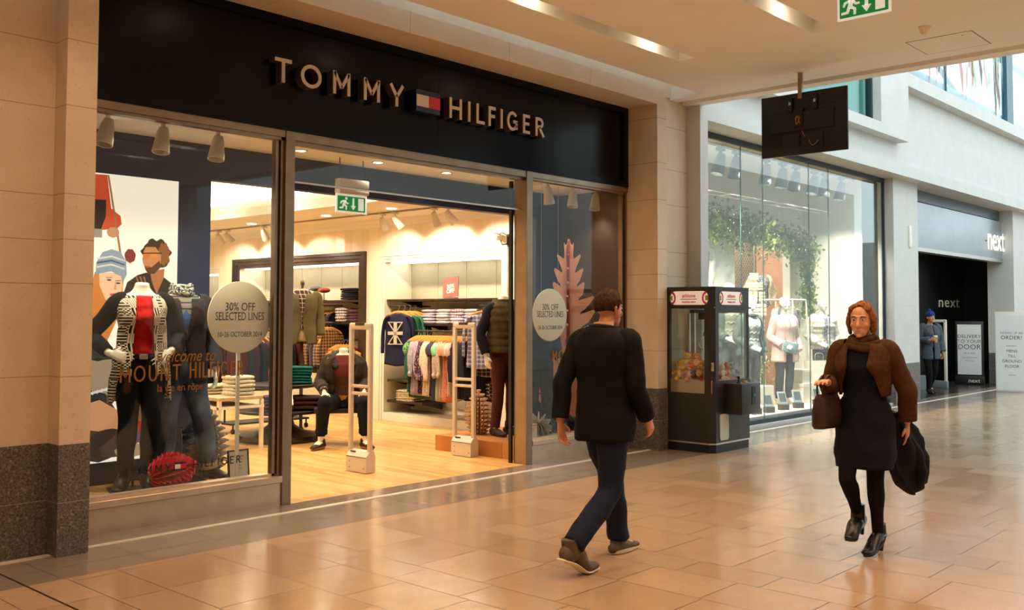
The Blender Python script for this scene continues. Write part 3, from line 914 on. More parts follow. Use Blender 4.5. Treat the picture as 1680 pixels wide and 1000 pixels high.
# ================================================================ round sale signs
DISC = plain('cream_board', (242, 232, 210), 0.5)
INK = plain('dark_ink', (60, 56, 58), 0.6)
def sale_disc(label, x, y, z, r, pole):
    t = thing('round_sale_sign', label, 'sign', (x, y, 0.0))
    b = MB(); b.M = Matrix.Translation((0, 0, z)) @ Matrix.Rotation(PI / 2, 4, 'X')
    b.lathe([(r - .003, -0.004), (r, -0.002), (r, 0.006), (r - .003, 0.008)], n=56)
    d = b.build('disc', DISC, t)
    b = MB()
    b.text('30% OFF', 0.098, at(0, -0.010, z + 0.055) @ FACE, 0.0006, 'CENTER', 0.8)
    b.text('SELECTED LINES', 0.098, at(0, -0.010, z - 0.025) @ FACE, 0.0006, 'CENTER', 0.66)
    b.text('10\u201326 OCTOBER 2014', 0.062, at(0, -0.010, z - 0.165) @ FACE, 0.0006, 'CENTER', 0.72)
    b.build('lettering', INK, d)
    if pole:
        b = MB(); b.box(-0.018, 0.018, 0.008, 0.022, pole, z - r + 0.05, 0.003, 1); b.build('pole', WHITEP, t)
        b = MB(); b.box(-0.16, 0.16, -0.05, 0.13, pole - 0.012, pole, 0.004, 1); b.build('foot_plate', WHITEP, t)
    else:
        b = MB()
        for q in (-0.5, 0.5): b.tube([(q * r, 0.002, z + r * .85), (q * r, 0.002, 3.2)], 0.0015, 6)
        b.build('hanging_wire', ALU, t)
    return t
sale_disc('round cream sale sign on a white pole in the window left of the doorway', 4.575, 7.28, 1.602, 0.302, 0.192)
sale_disc('round cream sale sign hung in the narrow window right of the doorway', 8.60, 7.25, 1.632, 0.300, 0)

# notices
def notice(label, x, y, z, w, h, fr, tilt, lines, red=False, rz=0.0):
    t = thing('framed_notice', label, 'sign', (x, y, z), rz)
    M = Matrix.Rotation(-tilt, 4, 'X')
    b = MB(); b.M = M
    for a in ((-w / 2, -w / 2 + .012, 0, h), (w / 2 - .012, w / 2, 0, h), (-w / 2, w / 2, h - .012, h), (-w / 2, w / 2, 0, .012)): b.box(a[0], a[1], -.012, .006, a[2], a[3])
    b.build('frame', fr, t)
    b = MB(); b.M = M; b.box(-w / 2 + .01, w / 2 - .01, -.006, .0, .01, h - .01); p = b.build('sheet', FWHITE, t)
    b = MB(); b.M = M
    for q, (s, sz, dz) in enumerate(lines): b.text(s, sz, at(0, -.0075, h - dz) @ FACE, 0.0004, 'CENTER', .8)
    b.build('lettering', FRED if red else INK, p)
    b = MB(); b.M = M; b.box(-.01, .01, .006, .012, 0.02, h * .7); b.M = Matrix(); b.tube([V(M @ V((0, .01, h * .6))), (0, .11 + .2 * h * math.sin(tilt), 0.0)], .004, 6); b.build('stand', fr, t)
    return t
notice('small framed white notice standing at the foot of the round sale sign pole', 4.63, 7.34, 0.19, 0.20, 0.29, BLACKP, 0.10,
       [('This window display', .016, .06), ('has been styled', .016, .085), ('for the season', .016, .11), ('ask inside', .016, .135), ('thank you', .016, .16)])
b = MB(); b.box(8.20, 8.36, 7.23, 7.234, 0.27, 0.42); o = tag(b.build('warning_notice', plain('pale_pink_card', (232, 206, 194), .6)), 'small pale warning card with red heading low in the narrow window by the doorway', 'sign')
b = MB(); b.text('WARNING', .028, at(8.28, 7.2285, .388) @ FACE, .0004, 'CENTER', .9)
for k in range(3): b.box(8.22, 8.34 - .02 * k, 7.2285, 7.2295, .365 - k * .018, .370 - k * .018)
b.lathe([(.028, 0), (.028, .001), (.022, .001), (.022, 0)], (0, 0, 0)) if False else None
b.build('lettering', FRED, o)

# ================================================================ mannequins of the left window
def mann_stand(parent, x=0.0, y=0.10):
    b = MB(); b.box(-0.20, 0.20, -0.18, 0.22, 0.0, 0.008, 0.003, 1); b.tube([(x, y, 0.008), (x, y, 0.36), (x * .6, y * .6, 0.42)], 0.009, 8)
    b.build('base_plate', plain('steel_plate', (70, 66, 62), .35, .8), parent)

# woman with hands on hips
t = thing('mannequin', 'headless white mannequin in houndstooth wrap coat and red top, hands on hips', 'mannequin', (3.92, 7.70, 0.182), -0.33); t.scale = (1.10,) * 3
J = stand_pose(FEMALE, True)
J.update(elR=(-0.345, 0.10, 1.15), wrR=(-0.235, -0.085, 1.03), hdR=(0.75, -0.35, -0.25), pnR=(0.2, 0.9, -0.2), elL=(0.295, 0.11, 1.15), wrL=(0.205, -0.085, 1.04), hdL=(-0.6, -0.35, -0.5), pnL=(-0.2, 0.9, -0.2), curl=0.25,
         knL=(0.075, -0.05, 0.50), anL=(0.055, 0.02, 0.12), toeL=(0.075, -0.14, 0.03), knR=(-0.085, -0.03, .5), anR=(-0.10, 0.05, 0.12), toeR=(-0.16, -0.10, 0.03))
body('body', FEMALE, J, MANNW, t, 0.007, False, 0.92, stump=1.545)
b = MB(); FEMALE.grown(0.010).solid(b, 1.00, 1.45, 26, 36); wrinkle(b, 0.008, 14, 1, (1, 1, 2.2)); b.build('red_top', RED, t, 180)
b = MB(); trouser(b, FEMALE, J, 0.010, -0.006, .96, 1.02); b.build('trousers', BLACKC, t, 180)
b = MB(); FEMALE.grown(0.018).solid(b, 0.985, 1.018, 2, 36); bl = b.build('belt', LEATHB, t)
b = MB(); b.M = at(0, -0.133, 1.0); b.box(-.03, .03, -.006, 0, -.02, .02, .006); b.build('buckle', ALU, bl)
b = MB()
CT = Torso([(0.62, 0, .02, .215, .15), (0.80, 0, .01, .205, .142), (0.95, 0, 0, .19, .13), (1.10, 0, 0, .155, .112)] + [(z, cx, cy, rx + .014, ry + .018) for z, cx, cy, rx, ry in FEMALE.r if z > 1.15 and z < 1.475])
gap = lambda z: 0.34 + 0.35 * max(0, min(1, (1.44 - z) / .35)) * .6 + max(0, (1.05 - z)) * 1.5
CT.shell(b, 0.66, 1.45, gap, 0.014, 26, 40); wrinkle(b, .009, 7, 4)
for q in (-1, 1):   # falling lapels
    CT.patch(b, 0.86, 1.45, (lambda z, q=q: q * (0.055 + 0.05 * (1.45 - z)) - (0.05 if q < 0 else 0.0) - .055 * min(1, (1.45 - z) * 4) * (q < 0)),
             (lambda z, q=q: q * (0.055 + 0.05 * (1.45 - z)) + (0.05 if q > 0 else 0.0) + .055 * min(1, (1.45 - z) * 4) * (q > 0)), 0.022, 0.010, 16, 8)
cw = b.build('coat', HOUND, t, 180)
b = MB(); sleeves(b, J, 0.012, 0, .93); wrinkle(b, .006, 12, 2); b.build('sleeves', BLACKC, cw, 180)
for q in ('R', 'L'):
    b = MB(); sh, el = V(J['sh' + q]), V(J['el' + q]); b.tube([sh + V((.05 if q == 'R' else -.05, 0, .02)), sh, sh + (el - sh) * .26], [.062, .066, .062], 18, 4); b.build('shoulder_cape', HOUND, cw, 180)
for q in ('R', 'L'):
    sh = shoe(t, J['an' + q], J['toe' + q], LEATHB, SOLEB, 0.05, 0.06, 'ankle_boot')
mann_stand(t, -0.02, .16)

# man in blazer and jeans
t = thing('mannequin', 'headless white mannequin in dark blazer, patterned scarf and faded blue jeans', 'mannequin', (4.385, 7.90, 0.182), -0.22); t.scale = (1.06,) * 3
J = stand_pose(MALE)
J.update(knL=(0.17, -0.03, .5), anL=(0.26, 0.03, .1), toeL=(0.33, -0.11, .03), hipL=(0.09, 0, .88), knR=(-0.11, -0.04, .5), anR=(-0.12, 0.03, .1), toeR=(-0.15, -.13, .03), elR=(-0.27, .08, 1.16), wrR=(-0.24, .02, .93), elL=(0.275, .06, 1.16), wrL=(0.285, -.03, .91))
body('body', MALE, J, MANNW, t, 0.007, False, 1.0, stump=1.605)
b = MB(); MALE.grown(.010).solid(b, 1.0, 1.52, 26, 36); wrinkle(b, .005, 16, 3, (1, 1, 3)); sw = b.build('sweater', stripes('striped_charcoal_knit', (52, 50, 52), (128, 122, 116), .05, .22), t, 180)
b = MB(); Torso(MALE.grown(.012).r).patch(b, 1.22, 1.40, lambda z: -.055 + abs(z - 1.31) * .6, lambda z: .055 - abs(z - 1.31) * .6, .004, .003, 10, 4); b.build('diamond', cloth('mid_blue_wool', (52, 92, 150)), sw)
b = MB(); Torso(MALE.grown(.012).r).patch(b, 1.14, 1.30, lambda z: -.05 + abs(z - 1.21) * .55 - .02, lambda z: .05 - abs(z - 1.21) * .55 - .02, .0035, .003, 10, 4); b.build('diamond', cloth('taupe_wool', (150, 130, 108)), sw)
b = MB()
for k, (z, r) in enumerate(((1.535, .086), (1.565, .080), (1.59, .073))): b.tube([(r * math.cos(q), .008 + r * .95 * math.sin(q), z + .008 * math.sin(2 * q + k)) for q in [2 * PI * i / 20 for i in range(21)]], .021, 10)
wrinkle(b, .006, 30); b.build('scarf', speck('speckled_scarf', (196, 190, 178), (44, 52, 78), 70, .5, .53), t, 180)
b = MB()
BT = Torso([(.80, 0, .005, .205, .145), (.95, 0, 0, .196, .136), (1.10, 0, 0, .180, .124), (1.2, 0, 0, .186, .13)] + [(z, cx, cy, rx + .024, ry + .022) for z, cx, cy, rx, ry in MALE.r if z > 1.25 and z < 1.53])
bg = lambda z: .03 + (max(0, z - 1.14) ** .9) * .52 + max(0, 1.08 - z) * .9
BT.shell(b, .80, 1.49, bg, .012, 28, 40); sleeves(b, J, .018, .006, .95); wrinkle(b, .007, 9, 5)
BLZ = cloth('dark_blazer', (46, 42, 44), (38, 35, 37), 80)
bz = b.build('blazer', BLZ, t, 180)
b = MB()
for q in (-1, 1):
    e = lambda z: BT.at(z)[2] * math.sin(bg(z)) + .002
    b2 = (lambda z, q=q: q * e(z)); c2 = (lambda z, q=q: q * (e(z) + .075 * max(0.02, min(1, (z - 1.15) / .22)) * (1 if z < 1.42 else max(.25, 1 - (z - 1.42) * 8))))
    BT.patch(b, 1.155, 1.475, (c2 if q < 0 else b2), (b2 if q < 0 else c2), .013, .006, 14, 5)
b.build('lapels', BLZ, bz)
for z in (1.11, 1.02):
    b = MB(); b.ell((-.018, BT.pt(z, -.06, .016).y, z), .012, .006, .012, 10, 6); b.build('button', LEATHB, bz)
b = MB(); trouser(b, MALE, J, .020, .016, .97, 1.04); wrinkle(b, .008, 10, 7); jn = b.build('jeans', JEANS, t, 180)
b = MB(); MALE.grown(.024).solid(b, 1.0, 1.035, 2, 32); b.build('belt', LEATHBR, jn)
DIN = cloth('denim_inside', (168, 160, 146))
for q in ('R', 'L'):
    a, k = V(J['an' + q]), V(J['kn' + q]); d = (a - k).normalized(); b = MB(); b.tube([a - d * .05, a + d * .005], [.083, .085], 18); b.build('turn_up', DIN, jn)
for q in ('R', 'L'): shoe(t, J['an' + q], J['toe' + q], LEATHB, SOLEB, .012, .03, 'boot')
mann_stand(t, 0.08, .17)

# ================================================================ backlit poster
t = thing('poster', 'tall backlit poster of two winter-dressed people and a red flag on the navy panel', 'poster', (4.0, 8.19, 0.36))
def PM(n, c, e=1.0): m = MT(n, tuple(v * .6 for v in c), .6, 0, .2); m.emit(c, e); return m.mat
LAY = [0]
def pshape(name, col, poly, e=0.62):
    LAY[0] += 1
    b = MB(); b.M = Matrix.Translation((-4.0, -8.19, -.36)); y = 8.188 - LAY[0] * .0004
    b.prism(poly, y - .0002, y + .0004); return b.build(name, PM('print_' + name, col, e), t, 0)
def oval(cx, cz, rx, rz, n=28, wob=0.0, a0=0, a1=2 * PI): return [(cx + rx * (1 + wob * math.sin(7 * q) + wob * math.sin(13 * q)) * math.cos(q), cz + rz * (1 + wob * math.sin(7 * q) + wob * .8 * math.sin(11 * q)) * math.sin(q)) for q in [a0 + (a1 - a0) * i / n for i in range(n if a1 - a0 > 6.2 else n + 1)]]
b = MB(); b.M = Matrix.Translation((-4.0, -8.19, -.36)); b.box(3.46, 4.497, 8.188, 8.199, .37, 2.825); b.build('panel', PM('print_snow', (255, 240, 216), 0.92), t, 0)
pshape('red_flag', (226, 84, 48), [(3.48, 2.80), (3.835, 2.815), (3.875, 2.53), (3.96, 2.47), (3.97, 2.40), (3.93, 2.36), (3.80, 2.34), (3.48, 2.30)])
pshape('black_flag_square', (44, 32, 32), [(3.48, 2.585), (3.83, 2.60), (3.83, 2.46), (3.79, 2.345), (3.48, 2.33)])
pshape('flag_pole', (176, 120, 70), [(3.836, 2.815), (3.852, 2.815), (3.985, 2.09), (3.965, 2.09)])
pshape('raised_sleeve', (168, 150, 134), [(3.48, 2.36), (3.80, 2.345), (3.80, 2.275), (3.48, 2.26)])
pshape('raised_hand', (216, 150, 110), oval(3.895, 2.325, .055, .045, 20, .03) )
MX = 4.225
pshape('man_body', (58, 42, 36), [(3.98, 1.75), (4.03, 1.90), (4.12, 1.965), (4.20, 1.99), (4.36, 1.96), (4.46, 1.89), (4.52, 1.78), (4.52, 1.2), (3.98, 1.2)])
for k in range(4): pshape('knit_band', (226, 206, 184), [(4.01 + .012 * k, 1.80 - .04 * k), (4.12, 1.84 - .04 * k), (4.12, 1.826 - .04 * k), (4.01 + .012 * k, 1.786 - .04 * k)]); pshape('knit_band', (226, 206, 184), [(4.42, 1.86 - .04 * k), (4.52, 1.82 - .04 * k), (4.52, 1.806 - .04 * k), (4.42, 1.846 - .04 * k)])
for k in range(3): pshape('scarf_stripe', (150, 108, 64), [(4.10 + .035 * k, 1.955), (4.115 + .035 * k, 1.955), (4.22 + .03 * k, 1.70), (4.205 + .03 * k, 1.70)])
pshape('man_neck', (190, 116, 68), [(4.235, 2.0), (4.37, 2.03), (4.365, 1.95), (4.30, 1.80), (4.25, 1.92)])
pshape('man_hair', (70, 42, 26), oval(4.29, 2.155, .135, .135, 44, .07))
pshape('man_hair_light', (150, 92, 48), oval(4.36, 2.16, .055, .10, 30, .09))
pshape('man_face', (206, 134, 84), [(4.17, 2.17), (4.19, 2.215), (4.28, 2.22), (4.335, 2.15), (4.33, 2.04), (4.27, 1.985), (4.215, 1.985), (4.185, 2.03), (4.165, 2.08)])
pshape('man_beard', (92, 54, 32), [(4.185, 2.055), (4.20, 2.035), (4.25, 2.04), (4.32, 2.10), (4.335, 2.05), (4.275, 1.982), (4.215, 1.98), (4.188, 2.02)])
pshape('man_lips', (170, 84, 62), oval(4.212, 2.042, .022, .009))
pshape('sunglass_lens', (232, 110, 40), oval(4.195, 2.135, .030, .024)); pshape('sunglass_lens', (232, 140, 50), oval(4.268, 2.14, .034, .026))
pshape('sunglass_bar', (52, 34, 26), [(4.165, 2.163), (4.34, 2.172), (4.34, 2.163), (4.165, 2.155)])
WX = 3.87
pshape('woman_hair', (224, 132, 56), [(3.74, 1.98), (4.0, 1.97), (3.98, 1.75), (3.93, 1.55), (3.86, 1.40), (3.70, 1.40), (3.70, 1.80)])
pshape('woman_face', (250, 200, 158), [(3.775, 1.98), (3.97, 1.965), (3.985, 1.87), (3.965, 1.77), (3.92, 1.70), (3.885, 1.695), (3.83, 1.76), (3.785, 1.86)])
for cx, cz in ((3.865, 1.915), (3.945, 1.89)): pshape('woman_eye', (74, 50, 40), oval(cx, cz, .020, .0075, 14)); pshape('woman_brow', (150, 90, 54), [(cx - .026, cz + .022), (cx + .024, cz + .026), (cx + .024, cz + .020), (cx - .026, cz + .016)])
pshape('woman_nose', (226, 160, 120), [(3.915, 1.90), (3.925, 1.90), (3.93, 1.835), (3.905, 1.835)])
pshape('woman_lips', (206, 88, 76), oval(3.902, 1.79, .030, .013, 16))
pshape('bobble_hat', (146, 160, 174), [(3.745, 1.95), (3.75, 2.06), (3.80, 2.15), (3.88, 2.18), (3.96, 2.16), (4.01, 2.08), (4.02, 1.97), (3.98, 1.89), (3.97, 1.95), (3.88, 1.99), (3.78, 1.97)])
for k in range(3): pshape('hat_band', (70, 90, 124) if k % 2 else (226, 216, 204), [(3.755, 2.03 + .035 * k), (3.88, 2.055 + .035 * k), (4.0, 2.02 + .035 * k), (4.0, 2.008 + .035 * k), (3.88, 2.040 + .035 * k), (3.755, 2.015 + .035 * k)])
pshape('bobble', (130, 50, 44), oval(4.045, 2.13, .05, .06, 24, .05))
pshape('woman_jumper', (40, 48, 44), [(3.48, 1.55), (3.75, 1.50), (3.83, 1.3), (3.98, 1.35), (4.05, 1.05), (3.48, 1.0)])
pshape('fur_blanket', (176, 150, 122), oval(3.78, 1.08, .30, .16, 36, .05)); pshape('patterned_sleeve', (46, 46, 52), [(3.48, 1.05), (3.85, .95), (3.95, .80), (3.48, .78)])
pshape('zigzag', (236, 228, 214), [(3.48 + .02 * k, .90 + (.03 if k % 2 else 0) + .004 * k) for k in range(22)] + [(3.90 - .02 * k, .975 + (.03 if k % 2 else 0) - .004 * k) for k in range(22)])
pshape('thigh', (232, 164, 112), [(3.48, .82), (3.80, .90), (4.0, .78), (4.1, .62), (3.9, .58), (3.48, .70)])
pshape('dark_fur', (72, 56, 46), oval(3.80, .52, .34, .13, 36, .06)); pshape('brown_fur', (140, 104, 70), oval(4.28, .70, .16, .28, 36, .06))
pshape('red_boot', (178, 44, 40), [(4.14, .70), (4.34, .66), (4.36, .56), (4.30, .53), (4.16, .58)]); pshape('purple_fur', (112, 84, 104), oval(4.10, .56, .09, .06, 24, .06)); pshape('sand_fur', (196, 164, 124), oval(4.08, .45, .14, .06, 24, .05))

# ================================================================ pine cones and tree cut from board
def teeth(h, half, n, tip=0.0):
    """right-hand outline of a toothed cone, bottom to top"""
    out = []
    for i in range(n):
        z = h * i / n; r = half((z + h / n * .7) / h)
        out += [(r * .55, z), (r, z + h / n * .75), (r * .93, z + h / n * .95)]
    return out + [(tip, h)]
def slotted(name, label, cat, loc, h, half, n, plates, th, mats, tilt=(0, 0, 0), rz=0.0, group=None):
    t = thing(name, label, cat, loc, rz, group)
    RT = Matrix.Rotation(tilt[0], 4, 'X') @ Matrix.Rotation(tilt[1], 4, 'Y')
    pts = teeth(h, half, n)
    lo = 1e9
    for k in range(plates):
        M = RT @ Matrix.Rotation(PI * k / plates, 4, 'Z')
        for x, z in pts:
            for s in (-1, 1): lo = min(lo, (M @ V((s * x, th / 2, z))).z, (M @ V((s * x, -th / 2, z))).z)
    for k in range(plates):
        b = MB(); b.M = Matrix.Translation((0, 0, -lo)) @ RT @ Matrix.Rotation(PI * k / plates, 4, 'Z')
        # strips between tooth levels keep the outline's notches clean
        for i in range(n):
            q = pts[i * 3:i * 3 + 3]; nx = pts[min(i * 3 + 3, len(pts) - 1)]
            b.prism([(-q[0][0], q[0][1]), (q[0][0], q[0][1]), (q[1][0], q[1][1]), (q[2][0], q[2][1]), (nx[0], nx[1] + .0005), (-nx[0], nx[1] + .0005), (-q[2][0], q[2][1]), (-q[1][0], q[1][1])], -th / 2, th / 2)
        b.build('board', mats[k % len(mats)], t, 30)
    return t
egg = lambda r: (lambda u: r * max(.12, math.sin(PI * min(1, (u * .86 + .14))) ** .7))
CONEW = mottled('cut_plywood', (214, 182, 146), (196, 160, 124), 8, .6)
CONEG = plain('grey_acrylic', (150, 140, 134), .3)
CONER = MT('red_acrylic', (206, 40, 70), .25); CONER = CONER.mat
slotted('pine_cone_ornament', 'slotted plywood pine cone standing on the wooden step just inside the doorway', 'ornament', (8.62, 8.40, .18), .54, egg(.185), 11, 9, .006, [CONEW])
slotted('pine_cone_ornament', 'tall grey slotted pine cone standing between the jeans legs in the left window', 'ornament', (4.70, 7.96, .18), .60, egg(.19), 11, 6, .006, [CONEG])
slotted('pine_cone_ornament', 'red slotted pine cone lying at the front of the left window', 'ornament', (3.90, 7.46, .18), .38, egg(.17), 10, 8, .005, [CONER], (1.35, .1, 0), 1.3)
slotted('pine_cone_ornament', 'small grey pine cone lying behind the red one in the left window', 'ornament', (4.08, 7.66, .18), .30, egg(.15), 9, 7, .005, [CONEG], (1.2, -.2, 0), .5)
slotted('pine_cone_ornament', 'grey slotted pine cone lying by the warning card in the right window', 'ornament', (8.66, 7.50, .18), .46, egg(.17), 10, 6, .006, [CONEG], (1.2, .2, 0), -1.0)
slotted('pine_cone_ornament', 'dark slotted pine cone lying near the tree cutout in the right window', 'ornament', (9.30, 7.46, .18), .40, egg(.15), 9, 6, .006, [plain('dark_acrylic', (66, 58, 56), .3)], (1.25, -.15, 0), -1.9)
TREEA = mottled('rose_board', (206, 150, 124), (196, 136, 112), 5, .5)
TREEB = mottled('rust_board', (150, 62, 42), (130, 50, 36), 5, .5)
def tree_out(h, n, wmax):
    pts = []
    for i in range(n):
        u = i / n; r = wmax * (1 - u) ** .85 * (.55 + .45 * min(1, u * 5)); z = .10 + (h - .10) * u; s = (h - .1) / n
        k = .85 + .3 * ((i * 7) % 3) / 2; pts += [(r * .50 + .02, z), (r * .80, z + s * .25), (r * 1.06 * k, min(2.34, z + s * 1.02)), (r * 1.0 * k, min(2.36, z + s * 1.16)), (r * .36 + .018, z + s * .80)]
    return pts
t = thing('tree_cutout', 'tall rose and rust coloured tree cut from board in the narrow right window', 'ornament', (9.55, 7.74, .18), .0)
pts = tree_out(2.36, 13, .60)
for k, (m, a) in enumerate(((TREEA, -.80), (TREEB, .62))):
    b = MB(); b.M = Matrix.Rotation(a, 4, 'Z') @ Matrix.Scale(.34 if False else 1, 4)
    for i in range(13):
        q = pts[i * 5:i * 5 + 5]; nx = pts[i * 5 + 5] if i < 12 else (0.01, 2.36)
        rr = [(min(x, .42), z) for x, z in q]; nx = (min(nx[0], .42), nx[1])
        poly = rr[:1] + rr[1:] + [nx]
        b.prism([(-x, z) for x, z in poly[::-1]] + poly, -.014, .014)
    b.prism([(-.05, 2.16), (.05, 2.16), (.012, 2.40), (-.012, 2.40)], -.014, .014); b.box(-.03, .03, -.014, .014, 0, .12); b.build('board', m, t, 30)
b = MB(); b.box(-.2, .2, -.15, .15, 0, .012); b.build('base', BLACKP, t)
# ================================================================ lamps of the shop
LAMPW = plain('lamp_white', (214, 206, 190), 0.45)
BULB = glow('bulb_glow', (1.0, 0.86, 0.62), 14.0)
def track_spot(label, x, y, z, aim, s=1.0, lit=True, power=0, group=None, col=SHOPW, mat=LAMPW, adapter=True, angle=1.0):
    t = thing('track_spotlight', label, 'spotlight', (x, y, z), 0, group)
    d = V(aim).normalized()
    b = MB(); b.box(-.05 * s, .05 * s, -.016 * s, .016 * s, -.022 * s, 0); b.cyl((0, 0, -.022 * s), (0, 0, -.075 * s), .014 * s, n=10)
    b.build('adapter', mat, t)
    p = V((0, 0, -.085 * s)); M = (d.to_track_quat('Z', 'Y').to_matrix().to_4x4())
    b = MB(); b.M = Matrix.Translation(p) @ M
    b.lathe([(.012 * s, -.045 * s), (.030 * s, -.035 * s), (.040 * s, 0), (.052 * s, .10 * s), (.056 * s, .128 * s), (.055 * s, .135 * s), (.049 * s, .135 * s), (.044 * s, .09 * s), (.02 * s, .08 * s)], n=24)
    h = b.build('lamp_head', mat, t, 40)
    b = MB(); b.M = Matrix.Translation(p) @ M; b.lathe([(.0, .095 * s), (.043 * s, .098 * s), (.043 * s, .105 * s), (.0, .108 * s)], n=20, cap=False)
    b.build('bulb', BULB if lit else plain('lamp_reflector', (120, 112, 100), .3, .6), h)
    if power:
        w0 = V((x, y, z)) + p + d * .15 * s
        spot('spot_beam', w0, w0 + d, power, col, angle, .5, .04, t)
    return t
def rail_track(name, label, p0, p1, m=LAMPW):
    b = MB(); p0, p1 = V(p0), V(p1); b.tube([p0, p1], .014, 4); return tag(b.build(name, m), label, 'lighting track')
for k, (x, ax) in enumerate(((3.47, -.25), (3.93, -.18), (4.43, -.2))):
    track_spot('%s cone spotlight on the ceiling of the left display window' % ['white end', 'middle', 'third'][k] if False else
               ['white cone spotlight nearest the stone pier in the left display window', 'white cone spotlight in the middle of three in the left display window', 'white cone spotlight nearest the doorway in the left display window'][k],
               x, 7.42, 3.2, (ax, -.10 if False else -.12, -1), 1.25, False, 0, 'left window spotlights')
for k, x in enumerate((8.80, 9.27, 9.72)):
    track_spot(['white cone spotlight nearest the doorway post in the right display window', 'white cone spotlight in the middle of three in the right display window', 'white cone spotlight nearest the stone pier in the right display window'][k],
               x, 7.45, 3.2, ((.05, -.18, -.25)[k], -.1, -1), 1.2, False, 0, 'right window spotlights')
for k, x in enumerate((5.55, 6.51, 7.49)):
    t = thing('recessed_downlight', 'bright recessed downlight in the entrance ceiling, %s from the left post' % ORD[k], 'ceiling light', (x, 7.81, 3.2), 0, 'entrance downlights')
    b = MB(); b.lathe([(.05, -.006), (.068, -.006), (.068, 0), (.05, 0)], n=28, cap=False); b.build('rim', LAMPW, t)
    b = MB(); b.lathe([(0, -.004), (.05, -.004), (.05, -.002), (0, -.002)], n=28, cap=False); b.build('lamp', BULB, t)
    spot('downlight_beam', (x, 7.81, 3.17), (x, 7.81, 0), 45, SHOPW, 2.2, .8, .05, t)
rail_track('lighting_track', 'long ceiling track carrying paired spotlights along the shop wall', (9.25, 9.6, 3.11), (9.25, 17.5, 3.11), plain('track_grey', (150, 132, 110), .5))
for k, (y, txt) in enumerate(((9.75, 'nearest the camera bracket'), (10.85, 'under the ceiling in front of the white alcove'), (13.9, 'above the dark wardrobe'), (15.3, 'far along the track past the wardrobe'))):
    for q in (0, 1):
        track_spot('cream spotlight %s, %s of its pair' % (txt, ('far one', 'near one')[q]), 9.25, y + .14 - .28 * q, 3.10, (.7, .35 if q == 0 else -.35, -.9), 1.15, (k + q) % 2 == 1, 55, 'paired track spotlights', SHOPW, LAMPW, True, 2.0)

# ================================================================ exit signs
EXITG = MT('exit_green', (0, 150, 70), .4); EXITG.emit((0, 140, 62), .35); EXITG = EXITG.mat
EXITW = MT('exit_white', (236, 240, 232), .4); EXITW.emit((236, 240, 226), .45); EXITW = EXITW.mat
def exit_sign(label, loc, w, h, rz=0, lampbox=True, hang=0.3, border=True):
    t = thing('exit_sign', label, 'exit sign', loc, rz)
    b = MB(); b.box(-w / 2, w / 2, -.006, .006, 0, h, .002, 1); b.mi = 1
    if border: b.box(-w / 2 - .018, w / 2 + .018, -.005, .005, -.018, h + .018)
    pl = b.build('panel', [EXITG, EXITW], t)
    b = MB(); y0, y1 = -.009, -.0062; u = h / 10
    def P(*q): b.prism([(a * u - w / 2, c * u) for a, c in q], y0, y1)
    W = w / u
    P((W - 6, 1), (W - 2.2, 1), (W - 2.2, 9), (W - 6, 9)) if False else P((W * .74, 1), (W * .93, 1), (W * .93, 9), (W * .74, 9))
    ax = W * .56; P((ax - .7, 9), (ax - .7, 3.6), (ax + .7, 3.6), (ax + .7, 9)); P((ax - 2, 3.8), (ax, 1), (ax + 2, 3.8))
    mx = W * .24
    P(*[(mx + 1.6 + .95 * math.cos(2 * PI * k / 12), 8.4 + .95 * math.sin(2 * PI * k / 12)) for k in range(12)])
    P((mx - .6, 7.2), (mx + 1.2, 7.2), (mx + .6, 4.2), (mx - 1.3, 4.4)); P((mx + 1.2, 7.2), (mx + 2.2, 5.6), (mx + 3.6, 5.6), (mx + 3.6, 4.8), (mx + 1.8, 4.7), (mx + .6, 6))
    P((mx - .6, 7.2), (mx - 2.8, 6.4), (mx - 3.4, 4.6), (mx - 2.6, 4.4), (mx - 2, 5.7), (mx - .4, 6.2)); P((mx + .6, 4.4), (mx + 2.2, 3.4), (mx + 2, .8), (mx + 1.1, .8), (mx + 1.1, 2.9), (mx - .9, 3.8))
    P((mx - 1.3, 4.6), (mx - 1.8, 2.6), (mx - 4, 2.3), (mx - 4, 1.4), (mx - 1, 1.6), (mx - .2, 3.9))
    b.build('pictogram', EXITW, pl)
    if lampbox:
        b = MB(); b.box(-w / 2, w / 2 + .02, -.045, .045, h + .02, h + .075, .01); b.box(-w / 2, w / 2 + .02, -.045, .045, h + .082, h + .17, .014); b.build('lamp_box', EXITW if False else LAMPW, t)
        top = h + .17
    else: top = h + .015
    b = MB()
    for q in (-.42, .42): b.tube([(q * w, 0, top), (q * w, 0, top + hang)], .006 if lampbox else .003, 6)
    b.build('hanger', BLACKP if lampbox else ALU, t)
    return t
exit_sign('green running-man exit sign under a white lamp box in the shop doorway', (6.19, 7.84, 2.665), .355, .152, 0, True, .21)

